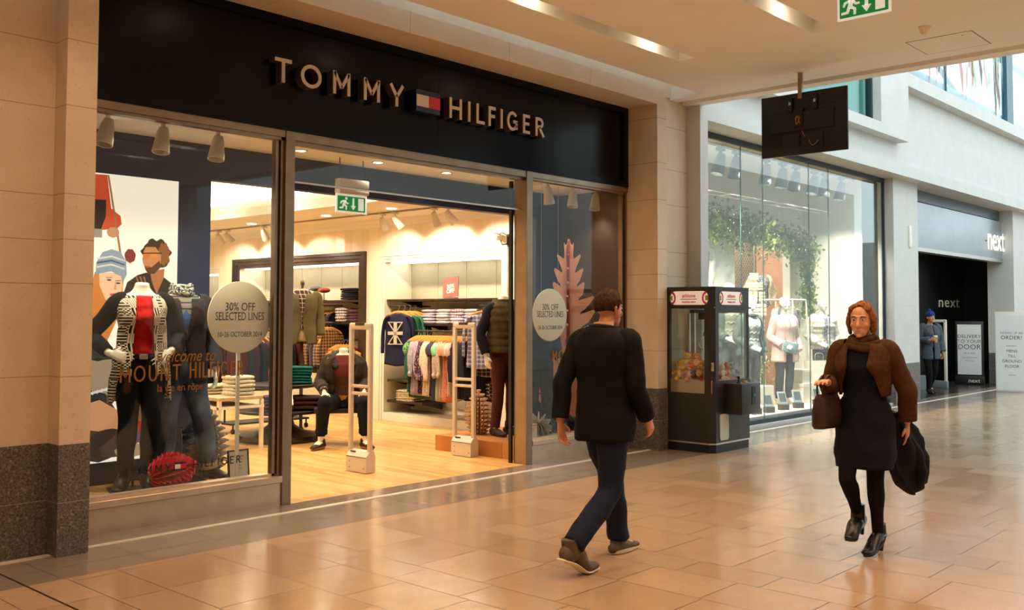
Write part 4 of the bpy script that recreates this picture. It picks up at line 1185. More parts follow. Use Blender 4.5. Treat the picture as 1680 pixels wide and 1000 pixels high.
# ================================================================ security gates
GATE = plain('gate_beige', (206, 190, 170), .45)
def gate(label, x, y0, y1):
    t = thing('security_gate', label, 'security gate', (x, (y0 + y1) / 2, 0), 0, 'anti-theft gates in the doorway')
    h = (y1 - y0) / 2; H = 1.54
    b = MB()
    for s in (-1, 1): b.box(-.022, .022, s * h - .0 - (.05 if s > 0 else 0), s * h + (.05 if s < 0 else 0), 0.02, H - .03, .012)
    b.box(-.022, .022, -h, h, H - .07, H, .018); b.build('frame', GATE, t)
    b = MB()
    for z in (.79, .865): b.box(-.016, .016, -h + .04, h - .04, z, z + .032, .006)
    b.build('crossbar', GATE, t)
    b = MB(); b.prism([(-.07, .0), (.06, .0), (.06, .20), (.035, .225), (-.045, .20), (-.07, .16)], -h - .01, h - .06, 'XZ') if False else None
    b.M = Matrix()
    b.loft([[V((x_, y_, z_)) for x_, z_ in ((-.075, .006), (.05, .006), (.05, .17), (.03, .225), (-.03, .215), (-.075, .165))] for y_ in (-h - .005, h - .045)])
    bs = b.build('base_box', GATE, t, 20)
    b = MB(); b.box(-.078, -.074, -h - .003, h - .05, .158, .163); b.box(-.05, -.035, h - .16, h - .08, .205, .215)
    for yy, zz in ((-h + .03, .05), (h - .10, .05), (h - .10, .11)): b.ell((-.0755, yy, zz), .003, .006, .006, 8, 6)
    b.build('fittings', BLACKP, bs)
    b = MB(); b.box(-.024, .024, -.075, .075, H - .028, H + .004, .003); b.build('badge', plain('dark_red_badge', (60, 16, 20), .4), t)
    return t
gate('beige anti-theft gate standing free in front of the seated mannequin', 6.53, 7.90, 8.265)
gate('beige anti-theft gate standing against the wooden step inside the doorway', 8.09, 7.94, 8.30)

# ================================================================ folded clothes
def fold_mesh(name, w, d, h, seed, m):
    b = MB(); rr = random.Random(seed); n = 7
    rings = []
    for i in range(n + 1):
        x = -w / 2 + w * i / n
        prof = []
        for k in range(16):
            a = 2 * PI * k / 16
            y = d / 2 * math.copysign(abs(math.cos(a)) ** .45, math.cos(a)); z = h / 2 + h / 2 * math.copysign(abs(math.sin(a)) ** .8, math.sin(a))
            e = 1 - .10 * (abs(2 * i / n - 1) ** 6)
            prof.append(V((x, y * (1 - .02 * rr.random()), z * e + h * .12 * math.sin(3 * x / w + seed) * (z / h) + h * .05 * rr.random())))
        rings.append(prof)
    b.loft(rings)
    me = bpy.data.meshes.new(name); bmesh.ops.recalc_face_normals(b.bm, faces=b.bm.faces[:]); b.bm.to_mesh(me); b.bm.free()
    me.materials.append(m); me.polygons.foreach_set('use_smooth', [True] * len(me.polygons))
    return me
def stack(kind, desc, where, x, y, z, n, w, d, h, mats, rz=0.0, group=None, cat='shirt', seed=0):
    """n folded garments piled up from z; desc and where go into the labels"""
    for k in range(n):
        m = mats[k % len(mats)]
        me = fold_mesh('folded', w, d, h * 1.08, seed * 7 + k % 3, m)
        o = bpy.data.objects.new(kind, me); COL.objects.link(o)
        o.location = (x + R.uniform(-.006, .006), y + R.uniform(-.008, .008), z + k * h); o.rotation_euler = (0, 0, rz + R.uniform(-.05, .05))
        pos = 'topmost' if k == n - 1 else ('bottom' if k == 0 else ORD[n - 1 - k] + ' from top')
        tag(o, '%s %s, %s' % (pos, desc, where), cat, group or 'pile ' + where)
GREYB = MT('shelf_bracket', (60, 50, 44), .5).mat
def shelf(label, x0, x1, y0, y1, ztop, th=.035):
    t = thing('wall_shelf', label, 'shelf', ((x0 + x1) / 2, (y0 + y1) / 2, ztop - th))
    w, d = (x1 - x0) / 2, (y1 - y0) / 2
    b = MB(); b.box(-w, w, -d, d, 0, th, .003, 1); b.build('board', WALNUT, t)
    for q in (-.8, .8):
        b = MB(); b.prism([(-w * .7, 0), (w, 0), (w, -.10), (w - .02, -.10)], q * d - .005, q * d + .005, 'XZ'); b.build('bracket', GREYB, t)
    return t
# white alcove: shelves, piles
shelf('long dark shelf across the white alcove under the red sale card', 10.0, 10.52, 9.30, 11.76, 1.87)
shelf('dark shelf carrying five shirt piles above the clothes rail', 10.02, 10.52, 9.56, 11.08, 1.50)
shelf('short dark shelf above the cream patterned pile in the alcove corner', 10.02, 10.52, 11.20, 11.76, .63)
shelf('short low dark shelf under the cream patterned pile', 10.02, 10.52, 10.95, 11.76, .31)
shelf('low dark shelf behind the plaid shirt near the doorway', 10.02, 10.52, 9.30, 9.95, .47)
LIL = stripes('lilac_stripe', (206, 196, 210), (140, 130, 160), .012, .4, 1); WHT = stripes('white_fine_stripe', (232, 226, 220), (186, 176, 186), .014, .3, 1)
MAU = plaid('mauve_check', (196, 168, 180), (112, 76, 96), (240, 228, 228), .03); LAV = stripes('lavender_white_stripe', (224, 216, 226), (164, 156, 182), .016, .5, 1); DGR = cloth('charcoal_knit', (44, 40, 44))
for k, (y, m, dsc) in enumerate(((10.86, [LIL, WHT], 'lilac striped shirt'), (10.54, [WHT], 'white fine-striped shirt'), (10.24, [MAU, LAV], 'mauve checked shirt'), (9.95, [LAV], 'lavender striped shirt'), (9.70, [DGR], 'charcoal top'))):
    stack('folded_shirt', dsc, ['far pile above the clothes rail', 'second pile above the clothes rail', 'middle pile above the clothes rail', 'fourth pile above the clothes rail', 'nearest pile above the clothes rail'][k], 10.22, y, 1.50, 5, .36, .27, .042, m, 0, None, 'shirt', k)
CRM = speck('cream_pattern', (226, 214, 186), (150, 128, 98), 45, .5, .56)
stack('folded_jumper', 'cream patterned jumper', 'low shelf in the alcove corner', 10.2, 11.35, .31, 5, .36, .40, .034, [CRM, cloth('sand_knit', (206, 188, 156))], 0, None, 'jumper', 9)
stack('folded_jumper', 'salmon jumper', 'low shelf behind the wooden cone', 10.14, 9.78, .47, 5, .34, .27, .046, [cloth('salmon_knit', (222, 150, 128)), cloth('salmon_pale', (232, 172, 150))], 0, None, 'jumper', 4)
stack('folded_blouse', 'polka-dot top', 'low shelf beside the vest mannequin', 10.14, 9.46, .47, 4, .34, .26, .05, [speck('dotted_cloth', (36, 34, 40), (232, 224, 206), 40, .52, .55)], 0, None, 'top', 5)
# red sale card
t = thing('sale_card', 'tilted red sale card standing on the long alcove shelf', 'sign', (10.06, 10.39, 1.87), -PI / 2 + .12)
M = Matrix.Rotation(-.15, 4, 'X') @ Matrix.Rotation(-.10, 4, 'Y')
b = MB(); b.M = M; b.box(-.145, .145, -.006, .004, .02, .32); b.build('frame', plain('card_frame', (110, 96, 84), .4), t)
b = MB(); b.M = M; b.box(-.135, .135, -.0075, -.006, .03, .31); c = b.build('card', plain('coral_red', (214, 84, 76), .5), t)
b = MB(); b.M = M; b.text('30%', .085, at(0, -.0085, .155) @ FACE, .0004, 'CENTER', 1.0, 1, .004); b.text('OFF', .085, at(0, -.0085, .085) @ FACE, .0004, 'CENTER', 1.0, 1, .004); b.build('lettering', FWHITE, c)
b = MB(); b.box(-.10, .10, -.03, .06, 0, .02); b.build('foot', plain('card_frame2', (110, 96, 84), .4), t)

# ================================================================ clothes on hangers
HANGW = mottled('hanger_wood', (224, 160, 78), (204, 136, 56), 20, .4)
CHROME = plain('chrome', (200, 196, 190), .2, 1.0)
def garment_mesh(style, seed, L=.80):
    """front of the garment looks along -Y; rail at z 0"""
    b = MB(); n = 30
    rz = [(-.072, .050, .026), (-.095, .068, .032), (-.125, .125, .032), (-.155, .195, .034), (-.20, .212, .036), (-.30, .205, .034), (-.45, .200, .036), (-.60, .205, .040), (-L, .215, .046)]
    zs = [-.072 - (L - .072) * (i / 26) ** 1.15 for i in range(27)]
    T = Torso([(z, 0, 0, a, c) for z, a, c in rz], 2.0)
    rings = []
    for z in zs:
        cx, cy, a, c = T.at(z); w = min(1, max(0, (-z - .2) / .5))
        rings.append([V((a * math.cos(2 * PI * k / n), c * math.sin(2 * PI * k / n) + .012 * w * math.sin(11 * a * math.cos(2 * PI * k / n) * 3 + seed), z)) for k in range(n)])
    b.loft(rings[::-1])
    e = {'short': .34, 'long': .70, 'knot': .62}[style]
    for v in b.bm.verts: v.co.y *= .62
    for s in (-1, 1):
        w = .02 * math.sin(seed * 3 + s)
        pts = [(s * .13, 0, -.135), (s * .20, 0, -.19), (s * .245, .01 + w * .3, -.19 - (e - .19) * .45), (s * .245, -.01 + w, -e)]
        b.tube(pts, [(.05, .020), (.066, .024), (.058, .024), (.050, .022)] if style == 'short' else [(.05, .020), (.064, .024), (.052, .023), (.040, .021)], 14, 5)
        if style == 'knot': b.ell((s * .245, -.01 + w, -e), .045, .032, .045, 12, 8)
    wrinkle(b, .008, 9, seed, (1, 1, .45))
    for v in b.bm.verts: v.co.z -= .035 * max(0, min(1, 1 - abs(v.co.x) / .24))
    me = bpy.data.meshes.new('garment'); bmesh.ops.recalc_face_normals(b.bm, faces=b.bm.faces[:]); b.bm.to_mesh(me); b.bm.free()
    me.polygons.foreach_set('use_smooth', [True] * len(me.polygons))
    return me
def hanger_mesh():
    b = MB()
    b.tube([(-.205, .004, -.150), (-.12, 0, -.112), (0, -.004, -.080), (.12, 0, -.112), (.205, .004, -.150)], [(.008, .011), (.009, .014), (.010, .017), (.009, .014), (.008, .011)], 8, 3)
    return b
hm = hanger_mesh(); HANG = hm.build('hanger', HANGW); hk = MB()
hk.tube([(0, 0, -.075), (0, 0, -.045), (.018, 0, -.028), (.021, 0, -.004), (.004, 0, .014), (-.014, 0, .004)], .0028, 6, 3); HOOK = hk.build('hook', CHROME)
hang_me, hook_me = HANG.data, HOOK.data
for o in (HANG, HOOK): bpy.data.objects.remove(o)
GM = {}
def hung(name, label, cat, x, y, z, rz, style, mat, L=.80, seed=0, group=None):
    t = thing(name, label, cat, (x, y, z), rz, group)
    key = (style, seed % 4, round(L, 2))
    if key not in GM: GM[key] = garment_mesh(style, seed % 4, L)
    me = GM[key]
    if not len(me.materials): me.materials.append(mat)
    for nm, m_ in (('cloth', me), ('hanger', hang_me)):
        o = bpy.data.objects.new(nm, m_); COL.objects.link(o); o.parent = t
        if nm == 'cloth':
            o.material_slots[0].link = 'OBJECT'; o.material_slots[0].material = mat
        else:
            h = bpy.data.objects.new('hook', hook_me); COL.objects.link(h); h.parent = o
    return t
GRP = speck('green_print', (52, 104, 66), (120, 168, 110), 50, .5, .55); GRE = cloth('bottle_green', (40, 96, 70)); LGR = cloth('lilac_grey', (176, 160, 170)); FLO = speck('dark_floral', (58, 38, 56), (170, 130, 140), 40, .56, .6)
CRE = cloth('cream_cotton', (226, 208, 182)); NAVG = cloth('navy_grey', (64, 60, 76)); MIN = cloth('mint_cotton', (150, 214, 164)); TAU = cloth('taupe_cotton', (192, 168, 150)); COR = cloth('coral_cotton', (232, 156, 124)); BLK = cloth('black_viscose', (34, 31, 36)); PNK = cloth('pale_pink', (236, 200, 184))
seq = [(GRP, 'green print tunic', 'short', .88), (GRE, 'bottle green tunic', 'long', .95), (LGR, 'lilac grey knotted tunic', 'knot', .92), (LGR, 'lilac grey tunic', 'knot', .90), (LGR, 'lilac grey shirt', 'long', .92), (FLO, 'dark floral tunic', 'long', .90), (FLO, 'dark floral blouse', 'long', .90),
       (CRE, 'cream cardigan', 'long', .92), (CRE, 'cream tunic', 'long', .92), (PNK, 'pale pink cardigan', 'long', .92), (NAVG, 'slate blue top', 'short', .92), (NAVG, 'slate blue tunic', 'short', .98), (MIN, 'mint green top', 'short', .98), (TAU, 'taupe knotted tunic', 'knot', .98), (TAU, 'taupe tunic', 'knot', .96), (COR, 'coral top', 'short', .98), (COR, 'coral blouse', 'short', .96),
       (PNK, 'pale pink top', 'short', .90), (TAU, 'taupe top', 'short', .90), (BLK, 'black tunic', 'long', .92), (BLK, 'black blouse', 'long', .92), (BLK, 'black cardigan', 'long', .92), (BLK, 'black top', 'long', .92), (BLK, 'black shirt', 'long', .92), (BLK, 'black jersey', 'long', .94)]
for k, (m, dsc, st, L) in enumerate(seq):
    y = 10.80 - k * .0495
    hung('hung_tunic', '%s, %s from the far end of the front rail' % (dsc, ORD[k]), 'hanging top', 9.80, y, 1.395, R.uniform(-.12, .05), st, m, L, k, 'tops on the front rail')
def rail(label, pts, r=.012, m=None):
    b = MB(); b.tube(pts, r, 10); return tag(b.build('clothes_rail', m or plain('rail_black', (30, 26, 24), .4)), label, 'clothes rail')
rail('dark clothes rail of tops under the shirt piles in the alcove', [(10.5, 10.86, 1.395), (9.80, 10.86, 1.395), (9.80, 9.54, 1.395), (10.5, 9.54, 1.395)])
rail('short dark arm holding the navy flag jumper at the far end of the alcove', [(10.5, 11.30, 1.76), (9.66, 11.30, 1.76)])
rail('short dark arm holding the plaid shirts at the near end of the alcove', [(10.5, 9.42, 1.76), (9.66, 9.42, 1.76)])
UJ = cloth('navy_knit', (40, 38, 66)); 
a0 = hung('hung_jumper', 'navy jumper with pale crossed bands, first on the far arm of the alcove', 'hanging jumper', 9.72, 11.16, 1.755, -PI / 2 + .55, 'long', UJ, .86, 1, 'clothes on the far arm')
b = MB(); b.M = Matrix.Translation((-.03, -.050, -.40))
def inrect(pl, w=.115, h=.17):
    return [(max(-w, min(w, x)), max(-h, min(h, z))) for x, z in pl]
for seg, wd in ((((-.115, .0), (.115, .0)), .05), (((0, -.17), (0, .17)), .05), (((-.115, .17), (.115, -.17)), .026), (((-.115, -.17), (.115, .17)), .026), (((-.115, .163), (.115, .163)), .014), (((-.115, -.163), (.115, -.163)), .014)):
    for p in strokes([seg], wd): b.prism(inrect(p), -.004, .004)
b.build('print', cloth('pale_band', (212, 196, 172)), a0)
for k, (m, d2) in enumerate(((GRE, 'green shirt'), (cloth('sea_green', (70, 128, 100)), 'sea green shirt'), (cloth('deep_green', (32, 66, 54)), 'deep green shirt'))):
    hung('hung_shirt', '%s hanging %s behind the navy jumper' % (d2, ORD[k]), 'hanging shirt', 9.83 + .11 * k, 11.16, 1.755, -PI / 2 + .5, 'long', m, .74, k + 2, 'clothes on the far arm')
PLB = plaid('blue_plaid', (150, 150, 176), (70, 74, 110), (226, 214, 206), .06); PLN = plaid('navy_plaid', (52, 50, 66), (28, 28, 40), (180, 172, 168), .06)
hung('hung_shirt', 'blue plaid shirt hanging at the near end of the alcove beside the vest mannequin', 'hanging shirt', 9.72, 9.42, 1.755, -PI / 2 + .7, 'long', PLB, .84, 2)
hung('hung_shirt', 'navy plaid shirt hanging behind the blue plaid shirt', 'hanging shirt', 9.90, 9.42, 1.755, -PI / 2 + .7, 'long', PLN, .96, 3)

# dark wardrobe alcove
shelf('dark upper shelf of the brown framed wardrobe', 10.0, 10.52, 12.44, 15.86, 1.87)
shelf('dark short shelf with a plaid and a burgundy pile in the wardrobe', 10.02, 10.52, 12.44, 13.12, 1.51)
JNS = cloth('dark_indigo', (26, 26, 38)); stack('folded_jeans', 'dark indigo jeans', 'upper shelf of the wardrobe', 10.2, 12.74, 1.87, 5, .36, .42, .038, [JNS, BLACKC], 0, None, 'jeans', 3)
stack('folded_shirt', 'navy and white plaid shirt', 'far pile on the short wardrobe shelf', 10.2, 12.97, 1.51, 5, .34, .26, .045, [plaid('white_navy_check', (222, 206, 196), (52, 44, 72), (140, 60, 60), .04)], 0, None, 'shirt', 2)
stack('folded_jumper', 'burgundy striped jumper', 'near pile on the short wardrobe shelf', 10.2, 12.62, 1.51, 4, .36, .32, .05, [stripes('burgundy_stripe', (92, 52, 68), (60, 36, 50), .03, .5, 1)], 0, None, 'jumper', 6)
stack('folded_shirt', 'red and white patterned shirt', 'far end of the upper wardrobe shelf', 10.2, 14.85, 1.87, 4, .36, .4, .04, [speck('red_white', (196, 44, 36), (236, 216, 200), 22, .5, .54)], 0, None, 'shirt', 8)
rail('dark rail of jackets under the upper wardrobe shelf', [(10.25, 13.2, 1.78), (10.25, 15.8, 1.78)])
rail('dark rail of plaid shirts projecting from the wardrobe', [(10.5, 14.0, 1.50), (9.88, 14.0, 1.50), (9.88, 12.95, 1.50), (10.5, 12.95, 1.50)])
rail('dark rail of red knits low at the near side of the wardrobe', [(10.5, 12.92, 1.22), (9.90, 12.92, 1.22), (9.90, 12.46, 1.22), (10.5, 12.46, 1.22)])
for k in range(6): hung('hung_jacket', 'dark navy jacket, %s along the high rail of the wardrobe' % ORD[k], 'hanging jacket', 10.25, 13.32 + k * .12, 1.775, R.uniform(-.1, .1), 'long', [cloth('ink_navy', (34, 32, 48)), BLACKC][k % 2], .50 if k < 6 else .8, k, 'jackets on the high wardrobe rail')
PLS = [plaid('amber_plaid', (120, 84, 56), (60, 40, 36), (222, 176, 90), .05), plaid('grey_plaid', (98, 88, 92), (52, 46, 56), (170, 150, 140), .05), speck('grey_tweed', (78, 66, 72), (36, 30, 36), 60), plaid('brown_plaid', (96, 62, 46), (50, 32, 30), (196, 160, 110), .05)]
for k in range(11): hung('hung_shirt', '%s shirt, %s from the near end of the projecting wardrobe rail' % (['amber plaid', 'grey plaid', 'grey tweed', 'brown plaid'][k % 4], ORD[k]), 'hanging shirt', 9.88, 13.02 + k * .088, 1.495, R.uniform(-.2, .1), 'long', PLS[k % 4], .80, k, 'plaid shirts on the projecting rail')
for k in range(6): hung('hung_jumper', 'dark red knit on a hanger, %s from the near end of the low wardrobe rail' % ORD[k], 'hanging jumper', 9.90, 12.49 + k * .07, 1.215, R.uniform(-.15, .15), 'long', [cloth('dark_red_knit', (120, 26, 30)), cloth('brick_knit', (140, 44, 36))][k % 2], .72, k, 'red knits on the low rail')
# flat caps on stands
for k, (y, m, dsc) in enumerate(((13.72, cloth('grey_tweed_cap', (90, 88, 84)), 'grey flat cap on a wire stand on the wardrobe shelf'), (13.50, cloth('rust_cap', (150, 70, 44)), 'rust flat cap on a wire stand on the wardrobe shelf'))):
    t = thing('cap_stand', ['taller wire cap stand on the wardrobe shelf under the grey cap', 'lower wire cap stand on the wardrobe shelf under the rust cap'][k], 'display stand', (10.10, y, 1.87))
    h = .17 - k * .03
    b = MB(); b.lathe([(.05, 0), (.05, .008), (.008, .01), (.006, h), (.04, h + .004), (.0, h + .03)], n=16); b.build('post', LEATHBR, t)
    c = thing('flat_cap', dsc, 'cap', (10.10, y, 1.87 + h + .012))
    b = MB(); b.ell((0, 0, .018), .10, .12, .045, 20, 8); b.build('crown', m, c)
    b = MB(); b.ell((-.10, 0, .0), .05, .085, .010, 16, 6); b.build('peak', m, c)

# ================================================================ tables, rails and the blazer bust
t = thing('pedestal_table', 'round dark two-tier table on a flared pedestal carrying orange and teal piles', 'table', (7.48, 10.88, 0))
b = MB(); b.lathe([(.40, .68), (.46, .69), (.46, .725), (.455, .73), (0, .73)], n=40); b.build('upper_top', WALNUT, t)
b = MB(); b.lathe([(0, .355), (.55, .36), (.57, .37), (.57, .395), (.56, .40), (0, .40)], n=48); b.build('lower_top', plain('dark_steel_top', (36, 34, 36), .45), t)
b = MB(); b.lathe([(.10, .40), (.085, .5), (.10, .62), (.20, .68)], n=24); b.build('column', WALNUT, t)
b = MB(); b.lathe([(.54, .0), (.55, .03), (.53, .075), (.42, .09), (.26, .13), (.17, .2), (.15, .28), (.2, .35)], n=40); b.build('pedestal', WALNUT, t)
stack('folded_jumper', 'bright orange jumper', 'on the round table by the post', 7.30, 10.66, .73, 6, .26, .24, .036, [cloth('orange_knit', (226, 74, 24)), cloth('orange_red', (214, 56, 22))], -.7, None, 'jumper', 1)
stack('folded_jumper', 'teal jumper', 'on the round table behind the parka', 7.60, 10.62, .73, 6, .26, .24, .038, [cloth('teal_knit', (22, 112, 104)), cloth('deep_teal', (16, 94, 92))], -.6, None, 'jumper', 2)
stack('folded_jumper', 'dark brown jumper', 'lower tier of the round table', 7.62, 10.52, .40, 3, .34, .32, .062, [cloth('brown_knit', (62, 38, 28)), cloth('burgundy_brown', (76, 30, 30))], -.6, None, 'jumper', 3)
stack('folded_shirt', 'blue plaid shirt', 'lower tier of the table by the post', 7.14, 10.62, .40, 5, .22, .22, .042, [plaid('blue_red_plaid', (60, 70, 120), (30, 34, 60), (180, 60, 60), .05)], -.7, None, 'shirt', 7)

# olive blazer on a bust
t = thing('dress_form', 'headless dress form in olive blazer and checked shirt behind the round table', 'dress form', (8.05, 11.25, 0), -.62); J = stand_pose(MALE)
ZB = .42
b = MB(); b.lathe([(.20, 0), (.20, .02), (.05, .05), (.022, .09), (.022, .85 + ZB)], n=24); b.build('stand', LEATHBR, t)
b = MB(); b.M = at(0, 0, ZB); MALE.solid(b, .84, 1.56, 24, 28); b.build('torso', plain('form_cream', (190, 170, 120), .7), t, 180)
b = MB(); b.M = at(0, 0, ZB); b.lathe([(.052, 1.54), (.054, 1.56), (.02, 1.575), (.016, 1.60), (.028, 1.625), (.03, 1.65), (.018, 1.68), (.0, 1.69)], (0, .01, 0), 18); b.build('neck_finial', plain('finial_grey', (92, 84, 70), .4, .5), t)
b = MB(); b.M = at(0, 0, ZB); MALE.grown(.010).solid(b, 1.0, 1.55, 24, 32); b.build('shirt', plaid('brown_check', (96, 62, 52), (44, 40, 60), (226, 206, 160), .06), t, 180)
b = MB(); b.M = at(0, 0, ZB); BT.shell(b, .80, 1.49, bg, .012, 28, 40); sleeves(b, dict(J, elR=(-.245, .03, 1.16), elL=(.245, .03, 1.16), wrR=(-.255, -.03, .92), wrL=(.255, -.03, .92)), .018, .004, .97)
OLV = cloth('olive_wool', (98, 88, 60), (86, 76, 50), 70)
bz = b.build('blazer', OLV, t, 180)
b = MB(); b.M = at(0, 0, ZB)
for q in (-1, 1):
    e = lambda z: BT.at(z)[2] * math.sin(bg(z)) + .002
    b2 = (lambda z, q=q: q * e(z)); c2 = (lambda z, q=q: q * (e(z) + .07 * max(0.02, min(1, (z - 1.15) / .22)) * (1 if z < 1.42 else max(.25, 1 - (z - 1.42) * 8))))
    BT.patch(b, 1.155, 1.475, (c2 if q < 0 else b2), (b2 if q < 0 else c2), .013, .006, 14, 5)
b.build('lapels', OLV, bz)

# wheeled rail of dark trousers behind, and a pale table seen through the left window
BLKM = plain('black_metal', (24, 22, 22), .4, .4)
def caster(b, x, y):
    b.M = at(x, y, 0); b.cyl((-.012, 0, .035), (.012, 0, .035), .035, n=16); b.cyl((0, 0, .05), (0, 0, .13), .012, n=8); b.M = Matrix()
t = thing('garment_rail', 'black wheeled garment rail with maroon clothes behind the sale sign pole', 'clothes rail', (7.95, 12.0, 0))
b = MB()
for s in (-1, 1): b.tube([(s * .62, 0, .13), (s * .62, 0, 1.40)], .014, 10)
b.tube([(-.62, 0, 1.40), (.62, 0, 1.40)], .014, 10); b.box(-.64, .64, -.20, .20, .12, .145); b.build('frame', BLKM, t)
for s in (-1, 1):
    for y in (-.18, .18):
        b = MB(); caster(b, s * .60, y); b.build('caster', BLKM, t)
for k in range(9):
    hung('hung_jumper', '%s top on the wheeled rail, %s from its left end' % (['maroon', 'dark green', 'maroon', 'navy'][k % 4], ORD[k]), 'hanging top', 7.45 + k * .115, 12.0, 1.385, -PI / 2 + R.uniform(-.1, .1), 'long', [cloth('maroon_knit', (84, 22, 26)), cloth('forest_knit', (34, 44, 34)), cloth('maroon_dark', (66, 20, 24)), JNS][k % 4], .80, k, 'tops on the wheeled rail')
t = thing('display_table', 'pale low display table on a white frame seen behind the sale sign pole', 'table', (6.55, 10.90, 0))
b = MB(); b.box(-.30, .30, -.55, .55, .60, .64, .004, 1); b.build('table_top', mottled('pale_oak', (206, 176, 138), (190, 160, 120), 12, .5), t)
b = MB(); b.box(-.31, .31, -.56, .56, .50, .53); b.build('lower_rail', WHITEP, t)
for sx in (-1, 1):
    for sy in (-1, 1): b = MB(); b.box(sx * .29 - .02, sx * .29 + .02, sy * .53 - .02, sy * .53 + .02, 0, .60); b.build('leg', WHITEP, t)
stack('folded_jumper', 'white cable jumper', 'pale table right of the sign pole', 6.66, 10.60, .64, 5, .30, .26, .048, [cloth('white_knit', (232, 220, 196))], 0, None, 'jumper', 5)
stack('folded_jumper', 'cream jumper', 'pale table behind the sign pole', 6.55, 11.0, .64, 3, .28, .26, .04, [cloth('cream_knit', (220, 204, 174))], 0, None, 'jumper', 6)
t = thing('display_cabinet', 'low black display cabinet with folded navy and purple piles in the shop depth', 'cabinet', (7.05, 12.95, 0))
b = MB(); b.box(-.55, .55, -.4, .4, .06, .74, .006, 1); b.build('carcass', BLKM, t); b = MB(); b.box(-.52, .52, -.36, .36, 0, .06); b.build('plinth', BLACKP, t)
stack('folded_jumper', 'navy jumper', 'black cabinet in the shop depth', 6.75, 12.75, .74, 4, .34, .34, .05, [JNS], 0, None, 'jumper', 1)
stack('folded_shirt', 'purple shirt', 'black cabinet left of the round sign', 7.02, 12.75, .74, 6, .26, .3, .05, [cloth('purple_cotton', (110, 70, 120)), cloth('violet_cotton', (134, 92, 140))], 0, None, 'shirt', 2)

# bench and seated mannequin
t = thing('bench', 'low black bench under the seated parka mannequin', 'bench', (7.78, 9.98, 0), -.62)
b = MB(); b.box(-.36, .36, -.22, .22, .40, .46, .01); b.build('seat', BLACKP, t)
for sx in (-1, 1):
    b = MB(); b.box(sx * .31 - .025, sx * .31 + .025, -.19, .19, 0, .40, .004, 1); b.build('leg', BLKM, t)
t = thing('mannequin', 'seated white mannequin in dark fur-hooded parka and rolled dark trousers', 'mannequin', (7.74, 9.93, 0), -.62)
JS = dict(torso=[([(0, .02, .50), (0, .02, .58), (0, .0, .72), (0, -.015, .90), (0, -.01, 1.0), (0, 0, 1.08), (0, .0, 1.13)], [(.16, .12), (.172, .12), (.152, .10), (.18, .12), (.188, .11), (.14, .085), (.07, .062)])],
          hipR=(-.10, -.02, .54), hipL=(.10, -.02, .54), knR=(-.24, -.44, .55), knL=(.24, -.44, .55), anR=(-.28, -.40, .12), anL=(.25, -.46, .12), toeR=(-.36, -.54, .03), toeL=(.31, -.60, .03),
          shR=(-.19, 0, 1.03), shL=(.19, 0, 1.03), elR=(-.285, -.06, .78), elL=(.285, -.06, .78), wrR=(-.245, -.36, .70), wrL=(.245, -.36, .70), hdR=(.10, -.62, -.75), hdL=(-.10, -.62, -.75), pnR=(.0, .6, -.8), pnL=(0, .6, -.8), curl=.3, neck=(0, 0, 1.12))
TS = Torso([(.48, 0, .02, .165, .125), (.58, 0, .02, .172, .12), (.72, 0, 0, .155, .10), (.90, 0, -.012, .182, .122), (1.0, 0, -.008, .19, .112), (1.06, 0, 0, .165, .09), (1.10, 0, 0, .11, .07), (1.14, 0, 0, .07, .062)])
body('body', TS, JS, MANNW, t, .007, False, 1.0, stump=1.20)
b = MB(); TS.grown(.012).solid(b, .56, 1.12, 22, 32); wrinkle(b, .006, 12); sw = b.build('jumper', MT('maroon_brown_knit', (92, 24, 22), .9).mat, t, 180)
b = MB(); TS.grown(.014).patch(b, .60, .86, -.15, .15, .003, .004, 12, 8); b.build('lower_band', cloth('brown_band', (84, 52, 34)), sw)
b = MB(); TS.grown(.014).patch(b, .56, .62, -.16, .16, .006, .004, 6, 8); b.build('hem', cloth('ochre_hem', (176, 112, 44)), sw)
PARK = cloth('parka_olive', (52, 42, 30), (44, 36, 26), 50)
b = MB(); TP = TS.grown(.055)
TP.shell(b, .50, 1.10, lambda z: .50 + max(0, z - .8) * .35, .02, 26, 40)
sleeves(b, JS, .030, .006, .92)
for v in b.bm.verts: v.co += V((0, 0, 0)) 
wrinkle(b, .014, 5, 2, (1, 1, 3.2)); pk = b.build('parka', PARK, t, 180)
b = MB(); b.tube([(-.155, -.10, 1.02), (-.19, .02, 1.10), (-.12, .13, 1.15), (0, .16, 1.17), (.12, .13, 1.15), (.19, .02, 1.10), (.155, -.10, 1.02)], .034, 16, 8, round_ends=True); wrinkle(b, .022, 45); wrinkle(b, .012, 90, 3); b.build('fur_trim', speck('tan_fur', (176, 132, 66), (112, 78, 36), 90, .42, .6), pk, 180)
b = MB(); b.tube([(-.10, -.115, .98), (-.125, -.02, 1.09), (-.08, .08, 1.13), (0, .10, 1.14), (.08, .08, 1.13), (.125, -.02, 1.09), (.10, -.115, .98)], .04, 14, 6, round_ends=True); b.build('hood_lining', cloth('slate_lining', (58, 54, 62)), pk, 180)
for q in (-1, 1):
    b = MB(); e = V(JS['elR' if q < 0 else 'elL']); w = V(JS['wrR' if q < 0 else 'wrL']); d = (w - e).normalized(); b.tube([w - d * .03, w + d * .012], [.055, .052], 16); b.build('cuff', speck('knit_cuff', (66, 60, 60), (160, 150, 140), 60), pk)
b = MB(); TS.grown(.02).solid(b, .47, .60, 6, 28)
for q in ('R', 'L'):
    h, k, a = V(JS['hip' + q]), V(JS['kn' + q]), V(JS['an' + q]); b.tube([h, h + (k - h) * .5, k + V((0, -.01, .01))], [.108, .098, .082], 18, 5, round_ends=True); b.tube([k + V((0, 0, .02)), k + (a - k) * .4, k + (a - k) * .80], [.084, .076, .066], 18, 5, round_ends=True)
wrinkle(b, .008, 9, 4); tr = b.build('trousers', BLACKC, t, 180)
